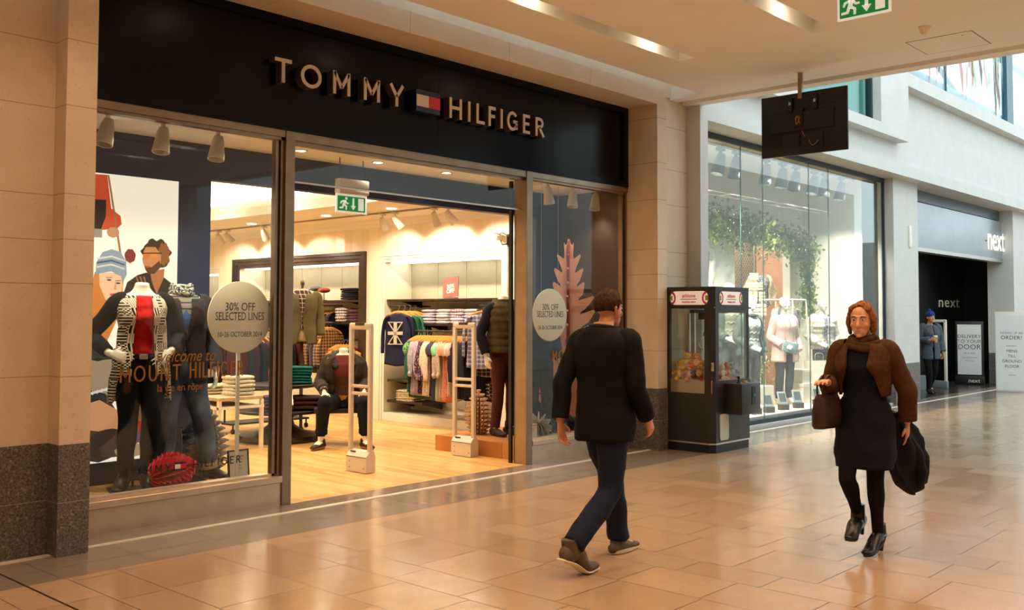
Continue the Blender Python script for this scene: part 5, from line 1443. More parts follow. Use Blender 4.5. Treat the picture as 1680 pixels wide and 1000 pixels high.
for q in ('R', 'L'):
    k, a = V(JS['kn' + q]), V(JS['an' + q]); p = k + (a - k) * .80; d = (a - k).normalized(); b = MB(); b.tube([p - d * .035, p + d * .02], [.074, .076], 18); b.build('turn_up', BLACKC, tr)
    shoe(t, JS['an' + q], JS['toe' + q], LEATHBR, SOLER, .0, -.01, 'shoe', plain('red_lace', (130, 40, 36), .7))

# mannequin in a padded vest on the right-hand step, and one in dark clothes in the right window
t = thing('mannequin', 'white mannequin in quilted olive vest and maroon trousers beside the doorway post', 'mannequin', (8.75, 8.10, .18), -.15); t.scale = (1.05,) * 3; J = stand_pose(MALE)
J.update(elR=(-.30, .06, 1.17), wrR=(-.28, -.02, .93), hdR=(.1, -.1, -1)); body('body', MALE, J, MANNW, t, .008, False, 1.0, stump=1.605)
b = MB(); MALE.grown(.012).solid(b, 1.0, 1.54, 22, 32); sleeves(b, J, .016, 0, .95); wrinkle(b, .006, 12); b.build('sweater', cloth('ink_navy_knit', (28, 26, 36)), t, 180)
b = MB(); BV = Torso([(.95, 0, 0, .205, .145), (1.10, 0, 0, .19, .135)] + [(z, cx, cy, rx + .03, ry + .032) for z, cx, cy, rx, ry in MALE.r if z > 1.15 and z < 1.6]); BV.shell(b, .95, 1.56, .10, .02, 44, 44)
for v in b.bm.verts:
    k = abs(math.sin(v.co.z * PI / .085)) ** .5; c = V((0, 0, v.co.z)); dd = V((v.co.x, v.co.y, 0)); v.co += dd.normalized() * (.016 * k - .006)
b.build('vest', cloth('quilted_olive', (84, 72, 46), (74, 62, 38), 30), t, 180)
b = MB(); trouser(b, MALE, J, .008, -.002, .98, 1.04); wrinkle(b, .005, 10); b.build('trousers', cloth('maroon_chino', (86, 40, 40)), t, 180)
for q in ('R', 'L'): shoe(t, J['an' + q], J['toe' + q], LEATHBR, SOLEB, .012, .06, 'chelsea_boot')
t = thing('mannequin', 'white mannequin in dark clothes behind the round sign in the right window', 'mannequin', (8.82, 7.60, .18), -.3); t.scale = (.98,) * 3; J = stand_pose(MALE)
J.update(elL=(.27, .05, 1.17), wrL=(.26, -.05, .93)); body('body', MALE, J, MANNW, t, .008, False, 1.0, stump=1.605)
b = MB(); MALE.grown(.02).solid(b, .95, 1.54, 22, 32); sleeves(b, J, .016, 0, .93); wrinkle(b, .006, 12); b.build('jacket', cloth('dark_blue_jacket', (34, 38, 58)), t, 180)
b = MB(); trouser(b, MALE, J, .012, .0, .98, 1.0); b.build('trousers', BLACKC, t, 180)
for q in ('R', 'L'): shoe(t, J['an' + q], J['toe' + q], LEATHB, SOLEB, .012, .03, 'shoe')

# security camera on the wall
t = thing('security_camera', 'white security camera on a wall bracket above the alcove near the doorway', 'camera', (9.98, 9.14, 2.66))
b = MB(); b.box(-.02, 0, -.04, .04, -.09, .09, .004, 1); b.build('wall_plate', BLKM, t)
b = MB(); b.tube([(-.02, 0, .04), (-.07, .03, .09), (-.10, .08, .10), (-.11, .10, .04)], .006, 8, 4); b.tube([(-.02, 0, -.05), (-.12, .03, -.06), (-.12, .06, .0)], .010, 8); b.build('bracket', BLKM, t)
b = MB(); b.M = at(-.13, .10, .04, -.5) @ Matrix.Rotation(.25, 4, 'X'); b.box(-.045, .045, -.06, .20, -.035, .035, .02); c = b.build('housing', WHITEP, t)
b = MB(); b.M = at(-.13, .10, .04, -.5) @ Matrix.Rotation(.25, 4, 'X'); b.cyl((0, .19, 0), (0, .225, 0), .026, n=16); b.build('lens', BLACKP, c)
# ================================================================ ceiling fittings of the mall
for r, (y0, y1) in enumerate(TROUGH[:2]):
    pass
def twin(label, x, y):
    t = thing('twin_downlight', label, 'ceiling light', (x, y, CZ + .17), 0, 'twin spotlights in the ceiling troughs')
    b = MB(); b.box(-.15, .15, -.075, .075, -.006, 0); b.box(-.15, .15, -.075, -.065, -.03, -.006); b.box(-.15, .15, .065, .075, -.03, -.006); b.box(-.15, -.14, -.065, .065, -.03, -.006); b.box(.14, .15, -.065, .065, -.03, -.006)
    b.build('housing', BLACKP, t)
    for q in (-1, 1):
        b = MB(); b.M = at(q * .07, 0, -.012) @ Matrix.Rotation(.2 * q, 4, 'Y'); b.lathe([(.0, -.030), (.052, -.034), (.058, -.028), (.056, .0), (0, .004)], n=24); b.build('lamp', BULB, t)
    spot('trough_beam', (x, y, CZ + .10), (x, y, 0), MALLP, WARM, 1.9, .7, .07, t)
MALLP = 104
twin('twin spotlight in the first ceiling trough near the far end over the shop front', 8.45, 5.68)
twin('twin spotlight in the first ceiling trough at the top edge of the picture', 6.55, 5.68)
twin('twin spotlight glowing in the second ceiling trough beside the hanging screen', 8.33, 4.11)
# the other troughs of the same ceiling, behind and beside the camera
for y in (5.68, 4.13, 2.57, 1.01, -.55, -2.11):
    for x in (8.33, 6.46, 4.59, 2.72, .85, -1.02, -2.9, -5.0, -7.0):
        if (y > 5 and x > 6) or (y == 4.13 and x > 8): continue
        b = MB(); b.M = at(x, y, CZ + .155)
        for q in (-.07, .07): b.lathe([(0, -.015), (.055, -.018), (.055, .0), (0, .004)], (q, 0, 0), 16)
        o = b.build('downlight', BULB, ceiling); o['kind'] = 'structure'
        spot('trough_beam', (x, y, CZ + .10), (x, y, 0), MALLP * (1.0 if x > 4 else .8 if x > 2 else .5), WARM, 1.9, .7, .07)
exit_sign('green running-man exit sign hanging from the mall ceiling', (7.62, 3.14, 4.035), .40, .20, -PI / 2, False, .15)
t = thing('smoke_detector', 'small white smoke detector on the ceiling near the access hatch', 'smoke detector', (9.53, 3.34, CZ))
b = MB(); b.lathe([(.058, 0), (.058, -.012), (.05, -.016)], n=24); b.build('base', WHITEP, t)
b = MB(); b.lathe([(.05, -.016), (.045, -.03), (.028, -.065), (.022, -.075), (0, -.076)], n=24); b.build('sensor', WHITEP, t)
t = thing('access_hatch', 'flush square access hatch in the ceiling beside the smoke detector', 'hatch', (10.26, 3.36, CZ))
b = MB(); b.box(-.30, .30, -.31, .31, -.003, 0); b.build('panel', CEILP, t)
b = MB()
for a in ((-.31, -.30, -.32, .32), (.30, .31, -.32, .32), (-.30, .30, -.32, -.31), (-.30, .30, .31, .32)): b.box(a[0], a[1], a[2], a[3], -.002, 0)
b.build('frame', plain('hatch_gap', (120, 100, 84), .7), t)
b = MB(); b.lathe([(.008, -.005), (.008, -.003), (0, -.003)], (-.2, -.2, 0), 10); b.build('lock', BLACKP, t)

# hanging screen seen from behind
t = thing('hanging_screen', 'black flat screen hung on a pole from the ceiling, seen from behind', 'screen', (10.40, 5.0, 3.815))
PLAST = plain('black_plastic', (8, 8, 8), .45); PLAST2 = plain('dark_plastic', (17, 14, 12), .5)
b = MB(); b.box(-.012, .02, -.52, .52, -.355, .355, .008); b.loft([[V((-.012, y, z)) for y, z in ((-.50, -.335), (.50, -.335), (.50, .335), (-.50, .335))], [V((-.05, y, z)) for y, z in ((-.44, -.25), (.44, -.25), (.44, .27), (-.44, .27))]]); cs = b.build('casing', PLAST, t)
b = MB(); b.box(.02, .022, -.50, .50, -.335, .335); b.build('screen_glass', plain('screen_glass', (6, 6, 8), .1), t)
b = MB(); b.prism([(-.40, -.09), (.36, -.09), (.34, .0), (.36, .12), (-.40, .12), (-.385, .0)], -.085, -.05, 'YZ'); b.build('cover', PLAST2, t)
for q in ((-.078, -.20, -.14, .13, .30), (-.078, .10, .16, .13, .30), (-.10, -.035, .075, -.05, .16), (-.075, -.26, -.02, -.30, -.13), (-.075, .02, .22, -.26, -.13)):
    b = MB(); b.box(q[0], -.05, *q[1:]); b.build('mount_bracket', PLAST, t)
for k in range(3):
    b = MB(); b.box(-.054, -.05, -.40, -.24, .20 - k * .05, .215 - k * .05); b.build('vent', PLAST2, cs)
b = MB(); b.box(-.045, -.005, .0, .045, .10, CZ - 3.815); b.build('pole', plain('brushed_pole', (150, 136, 122), .4, .9), t)
b = MB(); b.lathe([(.05, CZ - 3.815 - .008), (.05, CZ - 3.815)], (-.025, .022, 0), 20); b.build('ceiling_plate', WHITEP, t)
CABL = plain('tan_cable', (176, 116, 70), .5)
for pts in ([(-.10, .045, -.02), (-.12, .03, .06), (-.11, -.005, .05), (-.115, .03, -.03)], [(-.10, .0, -.02), (-.12, .01, .05), (-.11, .05, .04)], [(-.09, -.02, -.10), (-.10, -.06, -.17)], [(-.08, -.10, -.21), (-.10, -.15, -.28), (-.09, -.22, -.23)]):
    b = MB(); b.tube(pts, .004, 6, 4); b.build('cable', CABL, t)
for y in (-.17, .13):
    b = MB(); b.box(-.082, -.078, y - .012, y + .012, .21, .245); b.build('bolt', ALU, t)

# ================================================================ claw machine
CLW = plain('charcoal_metal', (44, 40, 38), .4, .1); CLG = glass_mat('acrylic', (246, 246, 242), .8)
cx0, cy0 = 10.65, 6.39
t = thing('claw_machine', 'charcoal claw grab machine of plush toys beside the granite-based pier', 'claw machine', (cx0, cy0, 0))
def rect8(w, d, c): return [(-w + c, -d), (w - c, -d), (w, -d + c), (w, d), (-w, d), (-w, -d + c)]
W_, D_ = .46, .325
b = MB(); b.prism(rect8(W_ - .01, D_ - .01, .06), .0, .10, 'XY'); b.build('skirt', BLACKP, t)
b = MB(); b.prism(rect8(W_ + .004, D_ + .004, .06), .10, .118, 'XY'); b.build('silver_trim', ALU, t)
b = MB(); b.prism(rect8(W_, D_, .06), .118, .70, 'XY'); b.box(-W_ + .02, W_ - .02, -D_ + .005, -D_ + .02, .70, .84)
b.build('cabinet', CLW, t)
b = MB(); b.prism(rect8(W_, D_, .06), 1.715, 1.965, 'XY'); b.box(-W_ + .01, W_ - .01, -D_ - .004, -D_, 1.715, 1.735); b.build('canopy', CLW, t)
b = MB(); b.prism(rect8(W_ + .006, D_ + .006, .06), 1.962, 1.975, 'XY'); b.build('lid', CLW, t)
for (x0, x1, y0, y1) in ((-W_, -W_ + .10, -D_, -D_ + .10), (W_ - .07, W_, -D_, -D_ + .07), (-W_, -W_ + .045, D_ - .045, D_), (W_ - .045, W_, D_ - .045, D_)):
    b = MB()
    if x0 < 0 and y0 < 0: b.prism([(-W_, -D_ + .06), (-W_ + .06, -D_), (-W_ + .13, -D_), (-W_ + .13, -D_ + .012), (-W_ + .012, -D_ + .12), (-W_, -D_ + .12)], .70, 1.715, 'XY')
    elif y0 < 0: b.prism([(W_ - .10, -D_), (W_ - .06, -D_), (W_, -D_ + .06), (W_, -D_ + .10), (W_ - .012, -D_ + .10), (W_ - .10, -D_ + .012)], .70, 1.715, 'XY')
    else: b.box(x0, x1, y0, y1, .70, 1.715)
    b.build('corner_post', CLW, t)
b = MB(); b.box(-W_ + .13, W_ - .10, -D_, -D_ + .012, 1.665, 1.715); b.build('front_rail', CLW, t)
b = MB(); b.box(-W_ + .13, W_ - .10, -D_, -D_ + .012, .70, .85); b.build('front_rail', CLW, t)
b = MB(); b.box(-W_ + .13, W_ - .10, -D_ + .003, -D_ + .009, .85, 1.665); b.build('front_pane', CLG, t)
for s in (-1, 1):
    b = MB(); b.box(s * (W_ - .006) - .003, s * (W_ - .006) + .003, -D_ + .12, D_ - .045, .70, 1.715); b.build('side_pane', CLG, t)
b = MB(); b.box(-W_ + .045, W_ - .045, D_ - .012, D_ - .006, .70, 1.715); b.build('back_pane', CLG, t)
b = MB(); b.box(-W_ + .02, W_ - .02, -D_ + .03, D_ - .02, .70, .86); b.build('toy_tray', mottled('tray_grey', (176, 160, 142), (164, 148, 130), 5, .5), t)
# lit name signs
SIGNW = MT('sign_cream', (244, 234, 224), .5); SIGNW.emit((244, 230, 214), .30); SIGNW = SIGNW.mat
MAG = plain('magenta', (206, 30, 98), .5); LIME_ = plain('lime_green', (150, 160, 30), .5)
def name_sign(M, w, h):
    b = MB(); b.M = M
    rr = h * .42
    poly = []
    for sx, a0 in ((1, -PI / 2), (-1, PI / 2)):
        for k in range(2):
            for i in range(7):
                a = a0 + k * PI / 2 + PI / 2 * i / 6
                cx_, cz_ = sx * (w / 2 - rr), (-1 if (sx > 0) == (k == 0) else 1) * (h / 2 - rr)
                poly.append((cx_ + rr * math.cos(a), cz_ + rr * math.sin(a)))
    b.prism(poly, -.010, 0); s = b.build('name_sign', SIGNW, t)
    b = MB(); b.M = M
    b.text('athlone', h * .40, at(0, -.0115, h * .04) @ FACE, .0005, 'CENTER', .95, 1, .001); b.text('shopping centre', h * .20, at(0, -.0115, -h * .34) @ FACE, .0005, 'CENTER', .9, 1.0, .001)
    for sx in (-1, 1):
        for q in ((.30, .40),):
            A = [2 * PI * k / 28 for k in range(28)]
            for i in range(14):
                a, c = -PI / 2 + PI * i / 14, -PI / 2 + PI * (i + 1) / 14
                cx_ = -sx * (w / 2 - .02)
                pa = lambda r, a_: (cx_ + sx * r * .72 * math.cos(a_), r * math.sin(a_))
                b.prism([pa(h * .30, a), pa(h * .47, a), pa(h * .47, c), pa(h * .30, c)][::sx], -.012, -.010)
    b.build('lettering', MAG, s)
    b = MB(); b.M = M; b.box(-w * .22, w * .22, -.012, -.010, -h * .115, -h * .055)
    for sx in (-1, 1): b.box(-sx * (w / 2 - .012) - .02, -sx * (w / 2 - .012) + .02, -.0125, -.010, -h * .18, h * .18)
    b.build('green_marks', LIME_, s)
name_sign(at(-W_, .0, 1.84, -PI / 2), .52, .165)
name_sign(at(-.045, -D_, 1.84), .53, .16)
# control box, prize flap, lock, coin slot
b = MB(); b.box(-.44, .02, -D_ - .24, -D_, .45, .83, .012) if False else b.box(-.20, .26, -D_ - .23, -D_, .45, .82, .012); cb = b.build('control_box', CLW, t)
b = MB(); b.M = at(-.08, -D_ - .12, .82); b.lathe([(.028, 0), (.024, .012), (.008, .016), (.008, .05), (.016, .06), (.017, .08), (.0, .09)], n=16); b.build('joystick', BLACKP, cb)
b = MB(); b.M = at(.08, -D_ - .12, .82); b.lathe([(.032, 0), (.03, .012), (.024, .014), (.024, .022), (0, .026)], n=20); b.build('button', plain('amber_button', (206, 160, 40), .4), cb)
b = MB(); b.box(.04, .12, -D_ - .236, -D_ - .228, .56, .78); b.mi = 1; b.box(.075, .10, -D_ - .242, -D_ - .234, .66, .69); b.build('coin_slot', [BLACKP, plain('coin_green', (20, 150, 110), .4)], cb)
b = MB()
pp = [(.075 * (1 if q in (0, 3) else -1) + .05 * math.cos(a) * 0 + (.025 * math.cos(a)), (.11 if q < 2 else -.11) + .045 * math.sin(a)) for q, a0 in ((0, 0), (1, PI / 2), (2, PI), (3, 3 * PI / 2)) for a in [a0 + PI / 2 * i / 5 for i in range(6)]]
b.M = at(-.22, -D_, .30); b.prism(pp, -.008, 0); b.build('prize_flap', plain('flap_grey', (196, 200, 190), .4), t)
b = MB(); b.M = at(-W_ + .03, -D_ + .03, 1.02, -PI / 4); b.box(-.016, .016, -.012, 0.004, -.05, .05, .003); b.build('door_lock', ALU, t)
# crane inside
b = MB(); b.box(-.40, .40, -.03, .03, 1.66, 1.70); b.box(-.14, -.02, -.07, .07, 1.58, 1.66); b.build('gantry', BLKM, t)
b = MB(); b.tube([(-.08, 0, 1.58), (-.08, 0, 1.42)], .006, 6); b.ell((-.08, 0, 1.40), .035, .035, .04, 12, 8); cl = b.build('claw_cable', BLKM, t)
for k in range(3):
    a = 2 * PI * k / 3; c, s = math.cos(a), math.sin(a); b = MB()
    b.tube([(-.08 + .03 * c, .03 * s, 1.38), (-.08 + .09 * c, .09 * s, 1.32), (-.08 + .08 * c, .08 * s, 1.25), (-.08 + .03 * c, .03 * s, 1.21)], .007, 6, 4); b.build('claw_prong', ALU, cl)
for q in (-.12, .0):
    b = MB(); b.box(q + .10, q + .13, D_ - .05, D_ - .02, .86, 1.66); b.build('guide_post', ALU, t)
# plush toys
def plush(label, x, y, z, rz, col, belly, lay, s=1.0):
    m = cloth('plush_%d' % R.randint(0, 9999), col, None, 60)
    o = thing('plush_toy', label, 'plush toy', (x, y, z), rz, 'plush toys in the claw machine')
    b = MB(); b.M = Matrix.Translation((0, 0, .07 * s)) @ Matrix.Rotation(lay, 4, 'X') @ Matrix.Scale(s, 4) @ Matrix.Translation((0, 0, -.04))
    b.ell((0, 0, .03), .07, .062, .078, 14, 10); b.ell((0, -.01, .135), .055, .052, .05, 14, 10)
    for q in (-1, 1):
        b.ell((.042 * q, 0, .178), .02, .014, .02, 8, 6); b.tube([(.055 * q, 0, .07), (.10 * q, -.03, .045)], [.028, .024], 10, round_ends=True); b.tube([(.04 * q, -.03, -.02), (.06 * q, -.10, -.03)], [.032, .030], 10, round_ends=True)
    M = b.M.copy(); b.build('body', m, o, 180)
    b = MB(); b.M = M; b.ell((0, -.052, .125), .028, .022, .020, 10, 8); b.ell((0, -.045, .04), .045, .025, .052, 10, 8); b.build('muzzle', cloth('plush_pale_%d' % R.randint(0, 9999), belly), o, 180)
    b = MB(); b.M = M; b.ell((0, -.074, .130), .008, .006, .006, 8, 6)
    for q in (-1, 1): b.ell((.020 * q, -.056, .150), .006, .005, .007, 8, 6)
    b.build('face', BLACKP, o)
    return o
TOYS = [(-.36, .20, 'yellow plush toy slumped by the rear left pane', (226, 180, 50), (240, 220, 150)), (-.36, .06, 'pale pink plush toy in the left corner heap', (226, 160, 160), (240, 214, 206)), (-.36, -.08, 'dark brown plush bear with tan muzzle against the left pane', (110, 60, 28), (206, 160, 100)),
        (-.34, -.19, 'crimson pink plush toy nearest the corner post', (206, 60, 96), (240, 226, 220)), (-.22, .16, 'orange plush bear behind the yellow one', (222, 116, 44), (240, 200, 150)), (-.20, .0, 'golden plush toy in the middle of the heap', (232, 170, 70), (246, 220, 160)), (-.22, -.14, 'rust brown plush bear leaning on the front pane', (164, 84, 36), (220, 180, 130)),
        (-.06, -.18, 'cream plush toy low behind the front pane', (240, 214, 180), (250, 236, 214)), (-.05, .08, 'peach plush toy at the back of the heap', (236, 176, 136), (246, 220, 196)), (.09, -.17, 'salmon plush toy behind the front pane beside the cream one', (232, 140, 110), (246, 214, 190)), (.10, .06, 'white plush toy under the claw guide', (236, 228, 214), (246, 240, 230)),
        (.24, -.16, 'pale blue plush toy at the right of the front pane', (170, 186, 206), (230, 236, 240)), (.25, .08, 'light orange plush toy in the far corner', (240, 176, 100), (248, 226, 180)), (-.33, -.02, 'orange plush toy on top of the left heap', (226, 120, 40), (244, 206, 150)), (-.29, -.17, 'brown plush bear on top of the heap by the corner post', (176, 96, 40), (226, 180, 120)), (-.30, .13, 'lemon plush toy on top of the rear heap', (236, 200, 80), (250, 236, 180))]
for k, (x, y, l, c1, c2) in enumerate(TOYS):
    plush(l, cx0 + x, cy0 + y, .862 if k < 13 else .985, R.uniform(-2.2, -.6) if x < -.25 else R.uniform(-.8, .8), c1, c2, R.uniform(-.5, .1), .88)

# ================================================================ second shop window (dark frame, tall panes)
W3 = bpy.data.objects.new('window_3', None); COL.objects.link(W3); W3['kind'] = 'structure'
FR2 = plain('dark_teal_frame', (24, 38, 46), .4)
b = MB(); b.box(11.24, 18.22, 7.16, 7.21, 4.13, 4.21); b.box(18.16, 18.22, 7.165, 7.205, .09, 4.13); b.box(11.24, 11.30, 7.14, 7.24, .09, 4.13); b.box(11.24, 18.22, 7.12, 7.24, .03, .09); b.build('frame', FR2, W3)
xs = [11.30, 12.87, 13.54, 15.10, 15.84, 18.15]
for a, c in zip(xs, xs[1:]):
    b = MB(); b.box(a + .004, c - .004, 7.18, 7.19, .09, 4.13); b.build('pane', GLASSG, W3)
b = MB()
for q in xs[1:-1]: b.box(q - .005, q + .005, 7.178, 7.192, .09, 4.13)
b.build('glass_joint', plain('joint_green', (70, 100, 96), .3), W3)
b = MB(); b.box(11.24, 18.22, 7.05, 7.24, 0, .03); b.build('sill', PALE, W3)
WH2 = mottled('cream_wall', (238, 234, 224), (232, 228, 218), 2, .6)
b = MB(); b.box(11.0, 18.22, 7.24, 9.0, 0, .12); struct('platform_far', b, mottled('pale_boards', (196, 176, 156), (184, 164, 144), 6, .5))
b = MB(); b.box(11.0, 24, 7.24, 12.0, 4.22, 4.4); struct('ceiling_far', b, WHITEP)
b = MB(); b.box(11.0, 15.45, 8.75, 8.9, 0, 3.4); b.box(17.55, 18.3, 8.75, 8.9, 0, 3.4); b.box(15.45, 17.55, 8.75, 8.9, 2.95, 3.4); b.box(18.22, 18.4, 7.3, 8.9, 0, 4.22); b.box(10.9, 11.05, 7.2, 12, 0, 4.3); b.box(11, 24, 8.8, 8.9, 3.4, 4.22)
struct('wall_far_partition', b, WH2)
LATT = MT('brown_lattice_wall', (120, 100, 78), .6); _x, _y, _z = LATT.coord('World')
LATT.color(LATT.mix(((_x + _z).mod(.10)).lt(.03).max(((_x - _z).mod(.10)).lt(.03)), (74, 60, 48), (150, 130, 106))); LATT = LATT.mat
b = MB(); b.box(13.5, 22, 10.4, 10.5, 0, 4.2); struct('wall_far_back', b, LATT)
b = MB(); b.box(22, 22.2, 8.9, 10.5, 0, 4.2); b.box(11, 22.2, 8.9, 10.5, -.05, .02); struct('floor_far', b, mottled('grey_boards', (150, 140, 130), (130, 120, 110), 4, .5))
t = thing('round_mirror', 'large round mirror in a cream ring on the far shop partition', 'mirror', (13.95, 8.72, 2.52))
b = MB(); b.M = Matrix.Rotation(PI / 2, 4, 'X'); b.lathe([(.56, -.03), (.72, -.03), (.74, .0), (.70, .05), (.62, .06), (.56, .02)], n=48, cap=False); b.build('frame', WH2, t)
b = MB(); b.M = Matrix.Rotation(PI / 2, 4, 'X'); b.lathe([(0, .0), (.57, 0), (.57, .012), (0, .012)], n=48, cap=False); b.build('glass', plain('teal_mirror', (150, 190, 190), .05, .9), t)
SPG = plain('spot_grey', (92, 104, 106), .4, .4)
rail_track('lighting_track', 'dark ceiling track carrying the row of grey spotlights in the far window', (12.3, 7.6, 4.19), (17.9, 7.6, 4.19), plain('track_dark', (44, 54, 58), .5))
for k, x in enumerate((13.02, 13.49, 14.45, 15.02, 15.50, 16.20, 16.62, 17.31)):
    track_spot('grey track spotlight in the tall far window, %s from the left' % ORD[k], x, 7.6, 4.17, ((-.25, -.1, .0, -.1, -.2, -.25, 0, -.15)[k], .12, -1), 1.9, k in (0, 2, 3, 5, 6, 7), 0, 'far window spotlights', NEUT, SPG)
t = thing('wire_grid', 'thin white wire ladder hung level under the far window ceiling', 'hanging frame', (14.9, 7.95, 3.55))
b = MB()
for y in (-.12, .12): b.tube([(-2.4, y, 0), (2.5, y, 0)], .008, 6)
for k in range(9): b.tube([(-2.3 + k * .58, -.12, 0), (-2.3 + k * .58, .12, 0)], .006, 6)
b.build('grid', WHITEP, t)
b = MB()
for x in (-2.3, 0, 2.3): b.tube([(x, 0, 0), (x, 0, .66)], .003, 5)
b.build('hanging_wire', ALU, t)
# ivy garland: leaves past counting
LEAF = mottled('ivy_leaf', (84, 116, 54), (150, 166, 96), 6, .6, lo=.3, hi=.7); STEM = plain('ivy_stem', (88, 70, 44), .7); FAIRY = glow('fairy_light', (1.0, .86, .55), 4)
def ivy(name, label, path, n, rad, hang, seed):
    rr = random.Random(seed); t = thing(name, label, 'ivy garland', path[0])
    o0 = V(path[0]); P = [V(p) - o0 for p in path]; P2, _ = crom(P, [(0, 0)] * len(P), 8)
    b = MB(); b.tube(P, .02, 6, 6); b.build('stem', STEM, t)
    b = MB(); lights = []
    for k in range(n):
        u = rr.random() * (len(P2) - 1.001); i = int(u); p = P2[i].lerp(P2[i + 1], u - i)
        g = rr.gauss(0, 1)
        p = p + V((rr.gauss(0, rad * .7), max(-.26, min(.22, rr.gauss(0, rad * .45))), rr.gauss(0, rad * .6) - abs(rr.gauss(0, hang))))
        s = rr.uniform(.06, .11)
        b.M = Matrix.Translation(p) @ Matrix.Rotation(rr.uniform(0, 6.3), 4, 'Z') @ Matrix.Rotation(rr.uniform(-1.4, 1.4), 4, 'X') @ Matrix.Scale(s, 4)
        q = [b.v(c) for c in ((0, -.5, 0), (.32, -.15, .06), (.22, .2, .05), (0, .55, 0), (-.22, .2, .05), (-.32, -.15, .06))]; m = b.v((0, 0, -.02))
        for i2 in range(6): b.f([q[i2], q[(i2 + 1) % 6], m])
        if k % 34 == 0: lights.append(p)
    o = b.build('foliage', LEAF, t, 0, rec=False); o['kind'] = 'stuff'
    b = MB()
    for p in lights: b.ell(p, .008, .008, .008, 6, 4)
    o = b.build('fairy_lights', FAIRY, t); o['kind'] = 'stuff'
    return t
ivy('ivy_garland', 'long ivy garland with tiny lights draped along the top of the far window partition', [(13.3, 8.45, 3.22), (14.2, 8.45, 3.30), (15.4, 8.45, 3.26), (16.6, 8.45, 3.16), (17.9, 8.45, 3.02)], 3600, .20, .17, 3)
ivy('ivy_garland', 'hanging column of ivy beside the white knit mannequin in the far window', [(17.62, 8.45, 3.0), (17.66, 8.42, 2.6), (17.58, 8.42, 2.1), (17.62, 8.42, 1.72)], 1100, .13, .05, 5)
# chandelier of glass blocks
CRYS = MT('lit_crystal', (250, 236, 206), .2); CRYS.emit((255, 226, 176), 1.3); CRYS = CRYS.mat
t = thing('chandelier', 'lit chandelier of stacked glass blocks glowing behind the cardigan mannequin', 'chandelier', (17.25, 9.35, 1.22))
for k, (z, r, h) in enumerate(((1.12, .10, .14), (.92, .20, .16), (.70, .26, .20), (.42, .30, .24), (.12, .24, .24))):
    b = MB(); n = max(6, int(r * 46))
    for i in range(n):
        a = 2 * PI * i / n; b.M = at(r * math.cos(a), r * .6 * math.sin(a), z, a)
        for q in range(3): b.box(-.012, .012, -.032, .032, q * h / 3, q * h / 3 + h / 3 - .02)
    b.build('tier', CRYS, t)
b = MB(); b.tube([(0, 0, 1.26), (0, 0, 2.98)], .012, 6); b.build('chain', ALU, t)

# mannequins of the far window
LM = plain('far_mannequin_white', (232, 230, 224), .4)
def far_mann(label, x, y, rz, dress, z=.12, s=1.03, armL=None):
    t = thing('mannequin', label, 'mannequin', (x, y, z), rz); t.scale = (s,) * 3
    J = stand_pose(FEMALE, True); J.update(elR=(-.24, .04, 1.12), wrR=(-.14, -.17, .98), hdR=(.6, -.6, -.2), pnR=(.3, .6, -.3), elL=(.25, .05, 1.12), wrL=(.26, -.03, .88), anL=(.10, .06, .10), knL=(.10, .0, .5), toeL=(.16, -.08, .03))
    body('body', FEMALE, J, LM, t, .010, True, .92, headz=1.665, yaw=.25, hs=1.0)
    dress(t, J); return t
def d_coat(t, J):
    C = cloth('pale_pink_wool', (222, 190, 182), (210, 176, 168))
    CT2 = Torso([(.68, 0, .01, .215, .16), (.9, 0, .0, .20, .145), (1.1, 0, 0, .165, .12)] + [(z, cx, cy, rx + .028, ry + .026) for z, cx, cy, rx, ry in FEMALE.r if 1.15 < z < 1.48])
    b = MB(); CT2.shell(b, .70, 1.46, lambda z: .25 + max(0, z - 1.2) * .6, .016, 22, 36); sleeves(b, J, .024, .006, .95); wrinkle(b, .008, 7); k = b.build('coat', C, t, 180)
    b = MB(); CT2.patch(b, .95, 1.44, lambda z: -.10 + (1.44 - z) * .1, lambda z: -.015 + (1.44 - z) * .12, .02, .012, 12, 6); CT2.patch(b, .95, 1.44, lambda z: .015, lambda z: .10 - (1.44 - z) * .05, .02, .012, 12, 6); b.build('collar', C, k, 180)
    b = MB(); FEMALE.grown(.012).solid(b, .95, 1.44, 18, 28); b.build('top', cloth('sage_knit', (150, 160, 150)), t, 180)
    b = MB(); trouser(b, FEMALE, J, .010, 0, .98, 1.0); b.build('trousers', cloth('dark_denim', (52, 62, 74)), t, 180)
    b = MB(); b.M = at(-.02, -.21, .95, .1) @ Matrix.Rotation(.25, 4, 'Y'); b.box(-.15, .15, -.02, .02, -.09, .09, .01); b.build('clutch_bag', cloth('grey_teal_leather', (146, 166, 166), None, 20, .5), t)
    for q in 'RL': shoe(t, J['an' + q], J['toe' + q], WHITEP, SOLEW, .03, .0, 'shoe')
